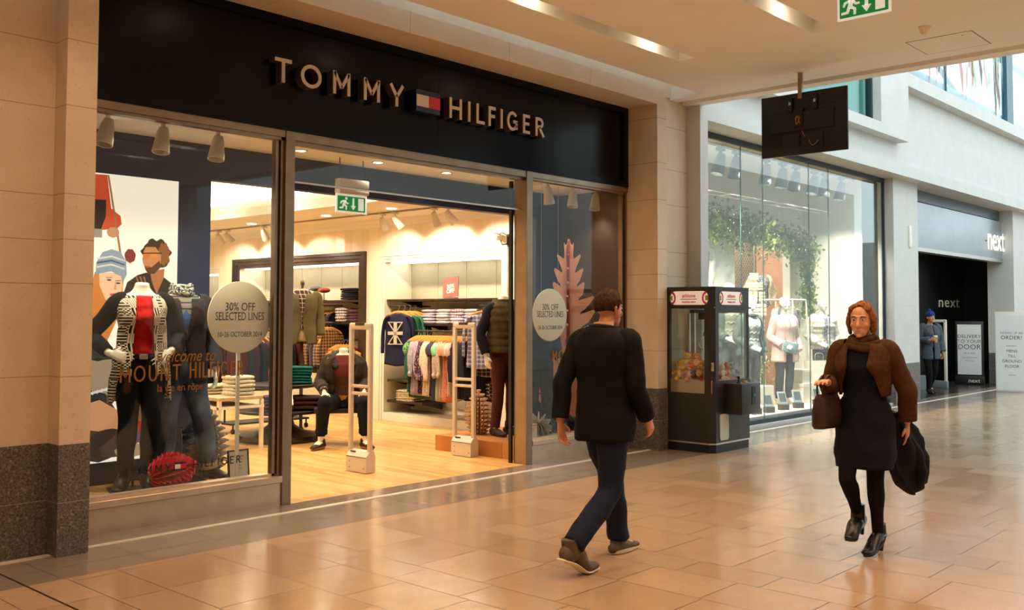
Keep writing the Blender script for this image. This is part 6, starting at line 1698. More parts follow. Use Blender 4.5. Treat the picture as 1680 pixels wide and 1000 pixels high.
def d_card(t, J):
    b = MB(); FEMALE.grown(.016).solid(b, .92, 1.47, 22, 30); wrinkle(b, .004, 20); b.build('jumper', MT('grey_zigzag', (150, 156, 148), .9).mat, t, 180)
    b = MB()
    for r in range(3):
        for k in range(6):
            x0 = -.10 + k * .034; z0 = 1.30 - r * .11
            p = [FEMALE.grown(.02).pt(z0 + (.03 if k % 2 else 0), math.asin(max(-.9, min(.9, x0 / .15))), .002), FEMALE.grown(.02).pt(z0 + (0 if k % 2 else .03), math.asin(max(-.9, min(.9, (x0 + .034) / .15))), .002)]
            b.tube(p, .007, 6)
    b.build('pattern', cloth('pale_zigzag', (206, 206, 194)), t)
    b = MB(); Torso([(.80, 0, .01, .22, .15)] + [(z, cx, cy, rx + .045, ry + .035) for z, cx, cy, rx, ry in FEMALE.r if .9 < z < 1.48]).shell(b, .84, 1.45, .75, .014, 20, 34); sleeves(b, J, .024, 0, .96); wrinkle(b, .008, 8); b.build('cardigan', cloth('slate_cardigan', (86, 100, 102)), t, 180)
    b = MB(); trouser(b, FEMALE, J, .010, 0, .98, 1.0); b.build('jeans', cloth('grey_jeans', (84, 88, 96)), t, 180)
    b = MB(); b.ell((0, -.05, 1.47), .085, .07, .035, 14, 8); b.build('scarf', cloth('charcoal_scarf', (48, 56, 58)), t, 180)
    for q in 'RL': shoe(t, J['an' + q], J['toe' + q], WHITEP, SOLEW, .03, .0, 'shoe')
def d_knit(t, J):
    b = MB(); K = Torso([(.86, 0, 0, .20, .145)] + [(z, cx, cy, rx + .04, ry + .036) for z, cx, cy, rx, ry in FEMALE.r if .9 < z < 1.48]); K.shell(b, .88, 1.46, .16, .02, 40, 36); sleeves(b, J, .036, 0, .94)
    for v in b.bm.verts: v.co += V((v.co.x, v.co.y, 0)).normalized() * .006 * math.sin(v.co.z * 2 * PI / .09)
    b.build('jacket', cloth('white_quilted_knit', (226, 220, 206)), t, 180)
    b = MB(); FEMALE.grown(.012).solid(b, .95, 1.45, 18, 28); b.build('top', speck('blue_floral', (98, 104, 134), (214, 206, 206), 40, .5, .55), t, 180)
    b = MB(); trouser(b, FEMALE, J, .010, 0, .98, 1.0); b.build('trousers', cloth('slate_trousers', (74, 76, 88)), t, 180)
    for q in 'RL': shoe(t, J['an' + q], J['toe' + q], WHITEP, SOLEW, .03, .0, 'shoe')
far_mann('white mannequin in long pale pink coat holding a grey clutch in the far window', 15.66, 7.92, -.55, d_coat)
far_mann('white mannequin in zigzag jumper and slate cardigan nearest the claw machine', 14.35, 7.85, -.35, d_card)
far_mann('white mannequin in slate cardigan standing behind the zigzag jumper mannequin', 14.65, 8.42, -.5, d_card, .12, 1.16)
far_mann('white mannequin in cream padded jacket beside the hanging ivy', 17.22, 7.95, -.75, d_knit)
# white frame rail with clothes, boxes, bags, floor lights
t = thing('garment_rail', 'white A-shaped clothes frame behind the pink coat mannequin', 'clothes rail', (16.5, 8.35, .12))
b = MB()
for s in (-1, 1): b.tube([(-.26, s * .3, 1.80), (-.36, s * .3, 0)], .016, 4); b.tube([(.26, s * .3, 1.80), (.46, s * .3, 0)], .016, 4); b.tube([(-.26, s * .3, 1.80), (.26, s * .3, 1.80)], .016, 4)
for x in (-.26, .26): b.tube([(x, -.3, 1.80), (x, .3, 1.80)], .016, 4)
b.tube([(0, -.3, 1.80), (0, .3, 1.80)], .012, 8); b.build('frame', WHITEP, t)
for k, (m, dsc) in enumerate(((speck('mottled_knit', (150, 142, 138), (206, 200, 194), 50), 'mottled grey coat'), (cloth('slate_coat', (110, 122, 126)), 'slate coat'), (cloth('pale_grey_coat', (190, 186, 182)), 'pale grey coat'))):
    hung('hung_coat', '%s hanging on the white frame in the far window' % dsc, 'hanging coat', 16.5, 8.16 + k * .15, 1.90, .15, 'long', m, 1.0, k, 'coats on the white frame')
def crate(label, cat, x, y, w, d, h, m, z=.12, lid=True):
    t = thing('display_box' if cat == 'box' else 'display_plinth', label, cat, (x, y, z)); b = MB(); b.box(-w / 2, w / 2, -d / 2, d / 2, 0, h * (.8 if lid else 1), .004, 1); b.build('body', m, t)
    if lid: b = MB(); b.box(-w / 2 - .012, w / 2 + .012, -d / 2 - .012, d / 2 + .012, h * .8, h, .004, 1); b.build('lid', m, t)
    return t
crate('white display plinth under the cardigan mannequins in the far window', 'plinth', 14.98, 8.05, .50, .30, .34, WHITEP, .12, False)
crate('large white lidded box behind the pink coat mannequin', 'box', 16.18, 7.90, .36, .3, .34, WHITEP)
crate('smaller white lidded box stacked on the large one', 'box', 16.18, 7.90, .30, .26, .24, WHITEP, .46)
t = thing('paper_bag', 'tall white paper carrier bag leaning by the white clothes frame', 'bag', (16.56, 7.75, .12), -.4); b = MB(); b.loft([[V(p) for p in ((-.24, -.08, 0), (.24, -.08, 0), (.24, .08, 0), (-.24, .08, 0))], [V(p) for p in ((-.25, -.05, .72), (.25, -.05, .72), (.25, .05, .72), (-.25, .05, .72))]], True, False); b.build('body', WHITEP, t)
b = MB(); b.tube([(-.09, -.05, .72), (-.08, -.05, .84), (.08, -.05, .84), (.09, -.05, .72)], .006, 6, 5); b.build('handle', ALU, t)
for k, (x, y) in enumerate(((13.72, 7.42), (14.10, 7.40), (14.66, 7.44), (15.14, 7.42), (15.95, 7.46))):
    t = thing('price_stand', 'small tilted screen-like price stand on the far window floor, %s from the left' % ORD[k], 'display stand', (x, y, .12), -.5, 'price stands on the window floor')
    b = MB(); b.box(-.08, .08, -.05, .05, 0, .09, .006); b.build('base', BLACKP, t)
    b = MB(); b.M = Matrix.Translation((0, 0, .09)) @ Matrix.Rotation(-.35, 4, 'X'); b.box(-.08, .08, -.010, .010, 0, .21, .004, 1); p = b.build('panel', ALU, t)
    b = MB(); b.M = Matrix.Translation((0, 0, .09)) @ Matrix.Rotation(-.35, 4, 'X'); b.box(-.06, .06, -.014, -.010, .04, .18); b.build('card', plain('slate_card', (60, 70, 72), .5), p)
# potted greenery and fur jacket bust in the depth of the far shop
def bushy(label, x, y, z, h, n, seed):
    t = thing('leafy_plant', label, 'plant', (x, y, z)); rr = random.Random(seed); b = MB()
    b.lathe([(.10, 0), (.14, .22), (.13, .22), (.12, .2), (0, .2)], n=20); b.build('pot', WHITEP, t)
    b = MB(); b.tube([(0, 0, .2), (0.02, 0, h * .8)], .012, 6); b.build('stem', STEM, t)
    b = MB()
    for k in range(n):
        b.M = Matrix.Translation((rr.gauss(0, .14), max(-.2, min(.2, rr.gauss(0, .12))), .25 + rr.random() * (h - .25))) @ Matrix.Rotation(rr.uniform(0, 6.3), 4, 'Z') @ Matrix.Rotation(rr.uniform(-1.4, 1.4), 4, 'X') @ Matrix.Scale(rr.uniform(.05, .09), 4)
        q = [b.v(c) for c in ((0, -.5, 0), (.25, 0, .05), (0, .5, 0), (-.25, 0, .05))]; b.f(q)
    o = b.build('foliage', LEAF, t, 0, rec=False); o['kind'] = 'stuff'
bushy('leafy plant between the cardigan and pink coat mannequins', 15.30, 8.42, .12, 1.15, 260, 1)
bushy('leafy plant low behind the pink coat mannequin', 15.95, 8.50, .12, .95, 200, 2)
bushy('leafy plant seen through the glass of the claw machine', 13.20, 8.10, .12, 1.25, 220, 3)
t = thing('dress_form', 'dress form in a cream fur jacket high in the far shop', 'dress form', (17.95, 9.6, .95), -.6); b = MB(); b.lathe([(.2, -.93), (.2, -.9), (.03, -.86), (.03, .9)], n=16); b.build('stand', BLKM, t)
b = MB(); FEMALE.grown(.012).solid(b, .85, 1.5, 20, 28); b.build('torso', speck('blue_flower_dress', (76, 84, 112), (200, 196, 200), 40, .5, .55), t, 180)
b = MB(); FEMALE.grown(.06).shell(b, .9, 1.46, .6, .03, 20, 34); sleeves(b, dict(stand_pose(FEMALE, True), elR=(-.3, .02, 1.15), elL=(.3, .02, 1.15), wrR=(-.2, -.1, .95), wrL=(.2, -.1, .95)), .045, 0, .95); wrinkle(b, .02, 14); b.build('fur_jacket', speck('cream_fur', (226, 210, 178), (196, 176, 140), 30, .4, .6), t, 180)

# ================================================================ third shop
NB = plain('shop_black', (10, 11, 14), .35); NG = mottled('grey_glass_fascia', (150, 158, 168), (140, 148, 158), 2, .25, .3)
b = MB(); b.box(19.45, 25.75, 7.30, 7.5, 3.98, 4.21); b.build('trim_7', plain('grey_shutter', (96, 106, 116), .4, .4))['kind'] = 'structure'
b = MB(); b.box(19.45, 26.3, 7.26, 7.45, 3.03, 3.95); b.mi = 1; b.box(19.45, 26.3, 7.24, 7.46, 2.95, 3.03); b.mi = 0
b.build('trim_8', [NG, ALU])['kind'] = 'structure'
b = MB(); b.box(22.45, 27.4, 8.55, 8.7, 0, 4.2); b.box(27, 27.2, 7.3, 12, 0, 4.2); struct('wall_next', b, NB)
b = MB(); b.box(19.45, 27, 7.14, 12, -.1, 0.003); struct('floor_next', b, mottled('dark_tiles', (58, 48, 44), (48, 40, 38), 3, .2))
WRM = mottled('warm_shop_wall', (206, 150, 112), (190, 134, 98), 2, .7)
b = MB(); b.box(19, 27, 11.9, 12, 0, 4); b.box(19.3, 19.45, 7.5, 12, 0, 4); b.box(19.3, 27.2, 7.5, 12, 3.3, 3.45); struct('wall_next_inside', b, WRM)
NXL = MT('lit_letter', (255, 246, 230), .4); NXL.emit((255, 240, 216), 1.3); NXL = NXL.mat
def next_word(mb, x, z, w, h, M0, depth, bold, y):
    mb.text('next', h, M0, depth, 'CENTER', w, .92, bold)
t = thing('illuminated_sign', 'glowing white lettered shop sign at the right end of the grey fascia', 'sign', (25.15, 7.26, 3.22))
b = MB(); b.text('next', .80, at(0, -.05, .0) @ FACE, .003, 'CENTER', .92, 1.0, .002); b.build('lettering', NXL, t)
b = MB()
for q in (-.6, -.2, .2, .6): b.cyl((q, -.03, .2), (q, 0.0, .2), .02, n=8)
b.build('fixing', ALU, t)
t = thing('wall_sign', 'white lettered shop name on the black entrance wall', 'sign', (25.8, 8.55, 1.93)); b = MB(); b.text('next', .38, at(0, -.012, -.06) @ FACE, .004, 'CENTER', 2.1, 1.1, .0); b.build('lettering', FWHITE, t)
def totem(label, x, y, rz, w, h, lines, foot, body_m):
    t = thing('sign_stand', label, 'sign', (x, y, 0), rz)
    if foot: b = MB(); b.box(-w / 2 - .04, w / 2 + .04, -.14, .14, 0, .21, .02); f = b.build('base', BLACKP, t); b = MB(); b.text('next', .13, at(.10, -.142, .06) @ FACE, .001, 'CENTER', 1.1, 1, .001); b.build('lettering', FWHITE, f)
    z0 = .21 if foot else .0
    b = MB(); b.box(-w / 2 - .03, w / 2 + .03, -.03, .03, z0, h, .01) if foot else b.box(-w / 2, w / 2, -.04, .04, z0, h, .006); b.build('board', BLACKP if foot else WHITEP, t)
    b = MB(); b.box(-w / 2 + .02, w / 2 - .02, -.046, -.03 if foot else -.04, z0 + .03, h - .08); p = b.build('poster_sheet', body_m, t)
    b = MB()
    for s, sz, z in lines: b.text(s, sz, at(0, -.0475, z) @ FACE, .0005, 'CENTER', 1.0, 1.05)
    b.build('lettering', INK, p); return t
PAPER = plain('pale_paper', (214, 218, 220), .6); PAPER2 = plain('white_paper', (236, 240, 240), .5)
totem('black framed delivery sign stand in front of the black entrance wall', 24.95, 7.80, -PI / 2 + .25, .56, 1.52, [('DELIVERY', .115, 1.12), ('TO YOUR', .115, 1.0), ('DOOR', .165, .85), ('ask in store', .05, .74), ('order before midnight', .035, .64), ('for next day', .035, .56)], True, PAPER)
totem('tall white order collection sign at the right edge of the picture', 23.1, 6.34, -PI / 2 + .05, .66, 1.74, [('PICKING UP AN', .06, 1.26), ('ORDER?', .115, 1.14), ('please head to', .035, .99), ('MENS', .085, .86), ('TILL', .085, .75), ('GROUND', .085, .64), ('FLOOR', .085, .53), ('thank you', .035, .36)], False, PAPER2)
t = thing('security_gate', 'white anti-theft gate standing inside the black shop entrance', 'security gate', (23.35, 8.0, 0)); b = MB()
for y in (-.18, .18): b.box(-.03, .03, y - .03, y + .03, .0, 1.55, .01)
b.box(-.03, .03, -.2, .2, 1.50, 1.56, .01); b.box(-.02, .02, -.17, .17, .72, .78); b.build('frame', WHITEP, t); b = MB(); b.box(-.06, .06, -.22, .22, 0, .16, .01); b.build('base', plain('gate_grey', (120, 130, 136), .4), t)
crate('grey display plinth just inside the black shop entrance', 'plinth', 22.55, 8.25, .6, .5, .30, plain('plinth_grey', (96, 106, 110), .5), 0, False)
# glimpse of the warm interior
t = thing('poster', 'tall framed poster of a figure in a pink top inside the black shop', 'poster', (23.6, 11.88, 1.0)); b = MB(); b.box(-.45, .45, -.02, .02, 0, 1.75); b.build('frame', WHITEP, t); b = MB(); b.box(-.38, .38, -.025, -.02, .07, 1.68); p = b.build('sheet', plain('poster_grey', (120, 110, 106), .6), t)
b = MB(); b.prism([(-.22, .5), (.22, .5), (.25, 1.2), (.10, 1.3), (-.10, 1.3), (-.25, 1.2)], -.028, -.025); b.prism([(.09 * math.cos(2 * PI * k / 16), 1.43 + .12 * math.sin(2 * PI * k / 16)) for k in range(16)], -.028, -.025); b.build('figure', plain('pink_print', (214, 130, 106), .6), p)
rail('clothes rail of pale and red tops inside the black shop', [(22.3, 10.6, 0), (22.3, 10.6, 1.45), (23.6, 10.6, 1.45), (23.6, 10.6, 0)], .02)
for k in range(9): hung('hung_blouse', '%s top on the rail inside the black shop, %s from the left' % (['white', 'red', 'grey', 'dark'][k % 4], ORD[k]), 'hanging top', 22.42 + k * .13, 10.6, 1.44, -PI / 2 + .3, 'short', [CRE, COR, LGR, BLK][k % 4], .75, k, 'tops in the black shop')
for k, (x, y) in enumerate(((21.4, 8.9), (22.6, 9.8), (21.9, 10.8), (23.6, 7.9))):
    t = thing('recessed_downlight', ['bright downlight just inside the black shop entrance', 'bright downlight deeper inside the black shop', 'bright downlight at the back of the black shop', 'bright downlight under the fascia in front of the black wall'][k], 'ceiling light', (x, y, 3.30))
    b = MB(); b.lathe([(.08, -.01), (.11, -.01), (.11, 0), (.08, 0)], n=20, cap=False); b.build('rim', WHITEP, t); b = MB(); b.lathe([(0, -.008), (.08, -.008), (.08, -.003), (0, -.003)], n=20, cap=False); b.build('lamp', BULB, t)
    spot('downlight_beam', (x, y, 3.26), (x, y, 0), 70, SHOPW, 2.3, .8, .06, t)
t = thing('intercom_panel', 'small white wall unit high on the pale pier left of the black shop', 'wall unit', (19.0, 7.0, 2.95)); b = MB(); b.box(-.05, .05, -.03, 0, 0, .42, .006); b.build('casing', WHITEP, t); b = MB(); b.box(-.03, .03, -.033, -.03, .05, .37); b.build('cover', PAPER2, t)

# ================================================================ upper storey glass
b = MB(); b.box(11.2, 17.04, 6.95, 6.97, 5.06, 8.0); w4 = struct('window_4', b, glass_mat('teal_glass', (176, 226, 222), 1.2))
b = MB(); b.box(17.0, 17.08, 6.9, 7.0, 5.06, 8.0); b.box(13.9, 13.96, 6.9, 7.0, 5.06, 8.0); struct('trim_9', b, FR2)
b = MB(); b.box(18.38, 40, 6.95, 6.97, 6.18, 9.0); struct('window_5', b, glass_mat('balustrade_glass', (232, 246, 248), 1.2))
b = MB(); b.box(25.05, 25.55, 6.88, 7.0, 6.18, 9.0); b.box(21.0, 21.03, 6.93, 6.99, 6.18, 9.0); struct('trim_10', b, plain('teal_mullion', (40, 84, 96), .4))
def graphic(name, label, x0, x1, z0, z1, cols, seed, y=6.945):
    """printed streaks on a glazed panel"""
    t = thing('window_graphic', label, 'printed panel', ((x0 + x1) / 2, y, z0)); rr = random.Random(seed); w = x1 - x0
    for k, (c, n) in enumerate(cols):
        b = MB()
        for i in range(n):
            x = rr.uniform(-w / 2, w / 2); s = rr.uniform(.03, .14); h0 = rr.uniform(0, .5) * (z1 - z0); h1 = h0 + rr.uniform(.3, .6) * (z1 - z0); q = rr.uniform(-.3, .3)
            h1 = min(h1, z1 - z0)
            P = [(x, h0), (x + s * .6, (h0 + h1) / 2 - .1), (x + s * .4 + q, h1), (x + q * .7 - s * .3, (h0 + h1) / 2 + .1)]
            b.prism([(max(-w / 2, min(w / 2, a)), c_) for a, c_ in P], -.004 - k * .003 - i * .0001, -.003 - k * .003 - i * .0001)
        b.build('print', plain('print_ink_%d_%d' % (seed, k), c, .5), t)
    return t
t = graphic('teal', 'pale teal printed panel behind the upper glass above the tall window', 14.0, 17.0, 5.08, 7.4, [((110, 190, 180), 3), ((196, 210, 90), 2), ((90, 150, 140), 3)], 4, 7.02)
b = MB(); b.box(-1.0, 1.45, .0, .01, 0, 2.3); b.build('sheet', plain('teal_sheet', (132, 196, 188), .4), t)
graphic('brown', 'streaky brown and pink printed panel on the upper balustrade glass', 19.6, 24.95, 6.2, 8.4, [((186, 132, 120), 14), ((120, 160, 164), 9), ((206, 170, 160), 8), ((96, 64, 48), 6), ((160, 180, 120), 4)], 9)
t = graphic('brown', 'dense brown and green print beside the dark upper mullion', 24.2, 25.0, 6.2, 8.6, [((110, 74, 54), 7), ((150, 170, 120), 4), ((60, 44, 38), 4)], 12, 6.94)
b = MB()
for p, q, r in (((17.5, 8.4, 7.3), (34, 8.4, 7.1), .20), ((17.5, 9.2, 7.9), (34, 9.2, 7.6), .12), ((17.5, 8.8, 6.7), (34, 8.8, 6.6), .16), ((18.6, 8.4, 7.25), (20.8, 9.2, 9.2), .06), ((20.8, 9.2, 9.2), (22.6, 8.4, 7.2), .06), ((22.6, 8.4, 7.2), (24.8, 9.2, 9.2), .06), ((24.8, 9.2, 9.2), (27, 8.4, 7.1), .06), ((17.5, 8.6, 9.2), (34, 8.6, 9.2), .1)): b.tube([p, q], r, 12)
tag(b.build('roof_truss', plain('grey_steel', (110, 122, 128), .5)), 'white tubular roof truss seen through the upper balustrade glass', 'truss')
# ================================================================ downlights added to the shop ceilings to brighten the interiors
def added_ceil_lamps(parent, pts, z, power, col, angle=2.6, r=.07):
    for x, y in pts:
        b = MB(); b.lathe([(0, -.006), (r, -.006), (r, .0), (0, .0)], (x, y, z), 18); o = b.build('downlight', BULB, parent); o['kind'] = 'structure'
        spot('downlight_beam', (x, y, z - .03), (x, y, 0), power, col, angle, .9, .08)
SHOPC = bpy.data.objects['ceiling_shop']; WINC = bpy.data.objects['ceiling_window']; FARC = bpy.data.objects['ceiling_far']
added_ceil_lamps(SHOPC, [(x, y) for x in (4.6, 6.2, 7.6) for y in (10.2, 11.8, 13.6, 15.6)], 3.72, 150, SHOPW)
added_ceil_lamps(SHOPC, [(9.0, y) for y in (9.0, 10.5, 12.0, 14.0, 16.0)], 3.12, 105, SHOPW, 2.8)
added_ceil_lamps(SHOPC, [(x, 8.8) for x in (5.4, 6.8, 8.2)], 3.12, 70, SHOPW)
# beams of the display window heads
for x in (3.55, 4.0, 4.5): spot('window_beam', (x - .03, 7.40, 3.0), (x - .02, 7.80, 1.3), 150, SHOPW, 1.7, .8, .05)
for x in (8.85, 9.3, 9.75): spot('window_beam', (x, 7.44, 3.0), (x, 7.8, 1.2), 60, SHOPW, 1.7, .8, .05)
for x in (12.6, 13.49, 14.45, 15.5, 16.6, 17.31): spot('window_beam', (x, 7.55, 3.85), (x + .1, 8.2, 1.3), 2100, NEUT, 1.9, .8, .06)
added_ceil_lamps(FARC, [(14.2, 9.7), (16.2, 9.7), (18.2, 9.7), (20.0, 9.7)], 4.22, 420, NEUT)
# ================================================================ people
SKIN = mottled('skin', (206, 150, 118), (196, 138, 106), 6, .55); SKIN2 = mottled('fair_skin', (222, 168, 138), (212, 156, 126), 6, .55)
HAIRD = speck('dark_brown_hair', (48, 32, 24), (74, 50, 36), 60, .4, .6); HAIRA = speck('auburn_hair', (112, 66, 38), (158, 100, 58), 50, .4, .6)
TIGHT = cloth('black_tights', (16, 15, 18), None, 120)
EYEW = plain('eye_white', (236, 232, 226), .3); EYED = plain('eye_dark', (40, 30, 24), .2)
def eyes(parent, c, yaw=0.0, tilt=0.0, s=1.0):
    for q in (-1, 1):
        b = MB(); b.M = Matrix.Translation(V(c)) @ Matrix.Rotation(yaw, 4, 'Z') @ Matrix.Rotation(tilt, 4, 'X') @ Matrix.Scale(s, 4)
        b.mi = 0; b.ell((.030 * q, -.077, .012), .0135, .010, .0085, 12, 8); b.mi = 1; b.ell((.030 * q, -.0855, .012), .0062, .003, .0062, 10, 6)
        b.tube([(.014 * q, -.088, .031), (.030 * q, -.0905, .036), (.048 * q, -.080, .031)], .0032, 6, 3)
        b.build('eye', [EYEW, EYED], parent)
def hair_cap(parent, c, m, yaw=0.0, tilt=0.0, style='short', s=1.0):
    b = MB(); b.M = Matrix.Translation(V(c)) @ Matrix.Rotation(yaw, 4, 'Z') @ Matrix.Rotation(tilt, 4, 'X') @ Matrix.Scale(s, 4)
    n, mm = 28, 16; rings = []
    for i in range(mm + 1):
        th = PI * i / mm * .98 + .01; ring = []
        for k in range(n):
            a = 2 * PI * k / n; front = max(0, -math.sin(a))
            lim = (.98 if style == 'short' else .80 + .22 * math.cos(a - .9)) + (1.25 if style != 'short' else 1.22) * (1 - front) ** .7     # how far down the hair reaches
            t = min(th, lim * (1.0 if th > lim else 1)); r = 1.0 if th <= lim else .93
            ring.append(V((.084 * r * math.sin(t) * math.cos(a), .016 + .105 * r * math.sin(t) * math.sin(a), .040 + .098 * r * math.cos(t))))
        rings.append(ring)
    b.loft(rings)
    wrinkle(b, .010, 30, 3, (1, 1, .25))
    if style == 'bun': b.ell((0, .125, .05), .050, .048, .048, 16, 10); b.tube([(-.072, -.03, .05), (-.076, .0, .0), (-.070, .02, -.05)], [.010, .014, .005], 8, 3, round_ends=True); b.tube([(.072, -.03, .05), (.076, .0, .0), (.070, .02, -.05)], [.012, .012, .006], 8, 3, round_ends=True)
    if style == 'bob':
        for q in (-1, 1): b.tube([(q * .058, -.035, .090), (q * .082, .0, .03), (q * .086, .012, -.03), (q * .080, .015, -.085)], [(.018, .03), (.018, .040), (.018, .042), (.010, .03)], 12, 4, side=(1, 0, 0), round_ends=True)
        b.tube([(0, .085, .06), (0, .105, -.03), (0, .095, -.12)], [(.075, .045), (.085, .045), (.07, .03)], 16, 4, side=(1, 0, 0), round_ends=True)
    if style == 'long':
        b.tube([(0, .08, .06), (0, .10, -.06), (0, .09, -.20)], [(.075, .05), (.085, .045), (.06, .03)], 16, 4, side=(1, 0, 0), round_ends=True)
    wrinkle(b, .008, 26); wrinkle(b, .003, 70)
    b.build('hair', m, parent, 180)

# --- man striding to the right
t = thing('person', 'person in black jacket and dark blue jeans striding right in front of the narrow window', 'person', (5.25, 3.95, 0), PI / 2 - .03)
J = dict(hipR=(-.085, .02, .89), hipL=(.085, -.03, .89), knL=(.09, -.19, .49), anL=(.09, -.27, .095), toeL=(.10, -.47, .025), knR=(-.09, .06, .47), anR=(-.09, .44, .19), toeR=(-.10, .33, .035),
         shR=(-.195, -.03, 1.45), shL=(.195, .02, 1.45), elR=(-.235, -.03, 1.17), wrR=(-.21, -.19, .95), hdR=(.12, -.55, -.8), pnR=(1, .1, 0), elL=(.235, .15, 1.18), wrL=(.215, .20, .93), hdL=(-.05, -.1, -1), pnL=(-1, 0, 0), curl=.35, neck=(0, .0, 1.50), head=(0, -.05, 1.665))
body('body', MALE, J, SKIN, t, .006, True, 1.0, yaw=-.15, tilt=.06)
eyes(t, J['head'], -.15, .06); hair_cap(t, J['head'], HAIRD, -.15, .06)
JK = Torso([(.78, 0, 0, .192, .145), (.92, 0, 0, .197, .145), (1.08, 0, 0, .178, .13)] + [(z, cx, cy, rx + .018, ry + .024) for z, cx, cy, rx, ry in MALE.r if 1.15 < z < 1.56])
b = MB(); JK.shell(b, .80, 1.545, .05, .016, 26, 44); sleeves(b, J, .018, .006, .96); wrinkle(b, .011, 7, 3)
jk = b.build('jacket', cloth('black_jacket', (20, 20, 24), (14, 14, 17), 60), t, 180)
b = MB(); b.tube([(.085 * math.cos(a), .008 + .08 * math.sin(a), 1.535 + .012 * math.sin(a)) for a in [2 * PI * i / 18 for i in range(19)]], .022, 8); b.build('collar', cloth('black_collar', (24, 24, 28)), jk, 180)
b = MB(); b.tube([JK.pt(z, 0, .014) for z in (.84, 1.0, 1.15, 1.3, 1.42, 1.5)], .006, 6); b.build('zip', plain('zip_metal', (90, 88, 86), .4, .8), jk)
b = MB(); trouser(b, MALE, J, .018, .012, .98, 1.02); wrinkle(b, .012, 8, 2); b.build('jeans', cloth('dark_blue_jeans', (28, 36, 60), (22, 28, 48), 90), t, 180)
SNK = mottled('grey_brown_canvas', (104, 86, 72), (88, 72, 60), 30, .8)
shoe(t, J['anL'], J['toeL'], SNK, SOLEW, 0, .02, 'trainer', plain('white_lace', (230, 220, 206), .7))
fb = bpy.data.objects.new('trainer_pivot', None) if False else None
b = MB(); a, e = V(J['anR']), V(J['toeR']); d = (e - a).normalized(); sd = V((1, 0, 0)); up = sd.cross(d)
hl = a - V((0, 0, .0)) - up * .0
b.tube([a + V((0, .055, -.035)), a + V((0, .01, -.045)), a * .55 + e * .45 + V((0, 0, .02)), e + V((0, 0, .018)), e + V((0, -.10, .005))], [(.044, .05), (.050, .054), (.054, .050), (.052, .038), (.038, .024)], 16, 4, side=(1, 0, 0), round_ends=True); b.tube([a + V((0, .01, -.05)), a + V((0, .02, .05))], [.052, .052], 16)
o = b.build('trainer', SNK, t, 60)
b = MB(); b.tube([a + V((0, .105, -.065)), a * .5 + e * .5 + V((0, .04, -.035)), e + V((0, .0, -.018)), e + V((0, -.12, -.014))], [(.034, .010), (.042, .011), (.047, .011), (.030, .009)], 12, 4, side=(1, 0, 0), round_ends=True); b.build('sole', SOLEW, o, 60)

# --- woman walking left with a coat over her arm
t = thing('person', 'person in navy dress and black heels walking left with a black coat over one arm', 'person', (6.68, 2.78, 0), -PI / 2 + .05); t.scale = (.985,) * 3
J = dict(hipR=(-.08, -.01, .90), hipL=(.08, .0, .90), knL=(.075, -.03, .53), anL=(.06, .05, .145), toeL=(.05, -.11, .03), knR=(-.07, -.17, .55), anR=(-.06, .0, .26), toeR=(-.05, -.15, .14),
         shR=(-.165, -.02, 1.40), shL=(.165, .02, 1.40), elR=(-.235, -.04, 1.14), wrR=(-.17, -.25, 1.19), hdR=(.1, -1, .12), pnR=(.1, .1, -1), tsR=-1, elL=(.255, .10, 1.14), wrL=(.235, .16, .92), hdL=(-.1, .32, -.95), pnL=(-1, -.1, 0), curl=.22, neck=(0, -.0, 1.46), head=(0, -.055, 1.615))
body('body', FEMALE, J, SKIN2, t, .0055, True, .92, yaw=.12, tilt=.05)
eyes(t, J['head'], .12, .05); hair_cap(t, J['head'], HAIRA, .12, .05, 'bob')
NVD = cloth('navy_dress', (20, 22, 34), (14, 16, 26), 60)
b = MB(); DR = Torso([(.58, 0, -.02, .19, .17), (.72, 0, -.01, .205, .165), (.90, 0, .005, .20, .145), (1.02, 0, 0, .175, .125)] + [(z, cx, cy, rx + .016, ry + .016) for z, cx, cy, rx, ry in FEMALE.r if 1.08 < z < 1.47]); DR.solid(b, .60, 1.455, 30, 40); wrinkle(b, .012, 8, 6); b.build('dress', NVD, t, 180)
b = MB()
for q in ('R', 'L'):
    h, k, a = V(J['hip' + q]), V(J['kn' + q]), V(J['an' + q]); b.tube([h, h + (k - h) * .4, k, k + (a - k) * .3, k + (a - k) * .7, a], [.088, .078, .057, .058, .042, .038], 18, 4, round_ends=True)
b.build('tights', TIGHT, t, 180)
b = MB(); BRN = cloth('brown_wool', (84, 52, 34), (70, 42, 28), 40)
FEMALE.grown(.034).shell(b, 1.10, 1.46, lambda z: .35 + max(0, 1.3 - z) * 3.2, .014, 16, 36); sleeves(b, J, .020, .006, .96); wrinkle(b, .010, 9, 4); cd = b.build('cardigan', BRN, t, 180)
b = MB()
for k, (z, r) in enumerate(((1.43, .105), (1.46, .092), (1.485, .082))): b.tube([(r * math.cos(q), -.01 + r * .95 * math.sin(q), z + .012 * math.sin(2 * q + k)) for q in [2 * PI * i / 20 for i in range(21)]], .026, 10)
wrinkle(b, .008, 22); b.build('scarf', cloth('dark_brown_scarf', (92, 58, 40), (70, 44, 30), 30), t, 180)
shoe(t, J['anL'], J['toeL'], LEATHB, SOLEB, .075, .055, 'ankle_boot', LEATHB)
b = MB(); a, e = V(J['anR']), V(J['toeR']); b.tube([a + V((0, .06, -.045)), a + V((0, .01, -.055)), a * .5 + e * .5, e, e + V((0, -.05, -.01))], [(.042, .046), (.048, .050), (.050, .044), (.048, .032), (.034, .020)], 16, 4, side=(1, 0, 0), round_ends=True); b.tube([a + V((0, 0, -.06)), a + V((0, 0, .07))], [.050, .048], 14); b.tube([a + V((0, .06, -.07)), a + V((0, .075, -.15))], [.026, .013], 10)
o = b.build('ankle_boot', LEATHB, t, 60)
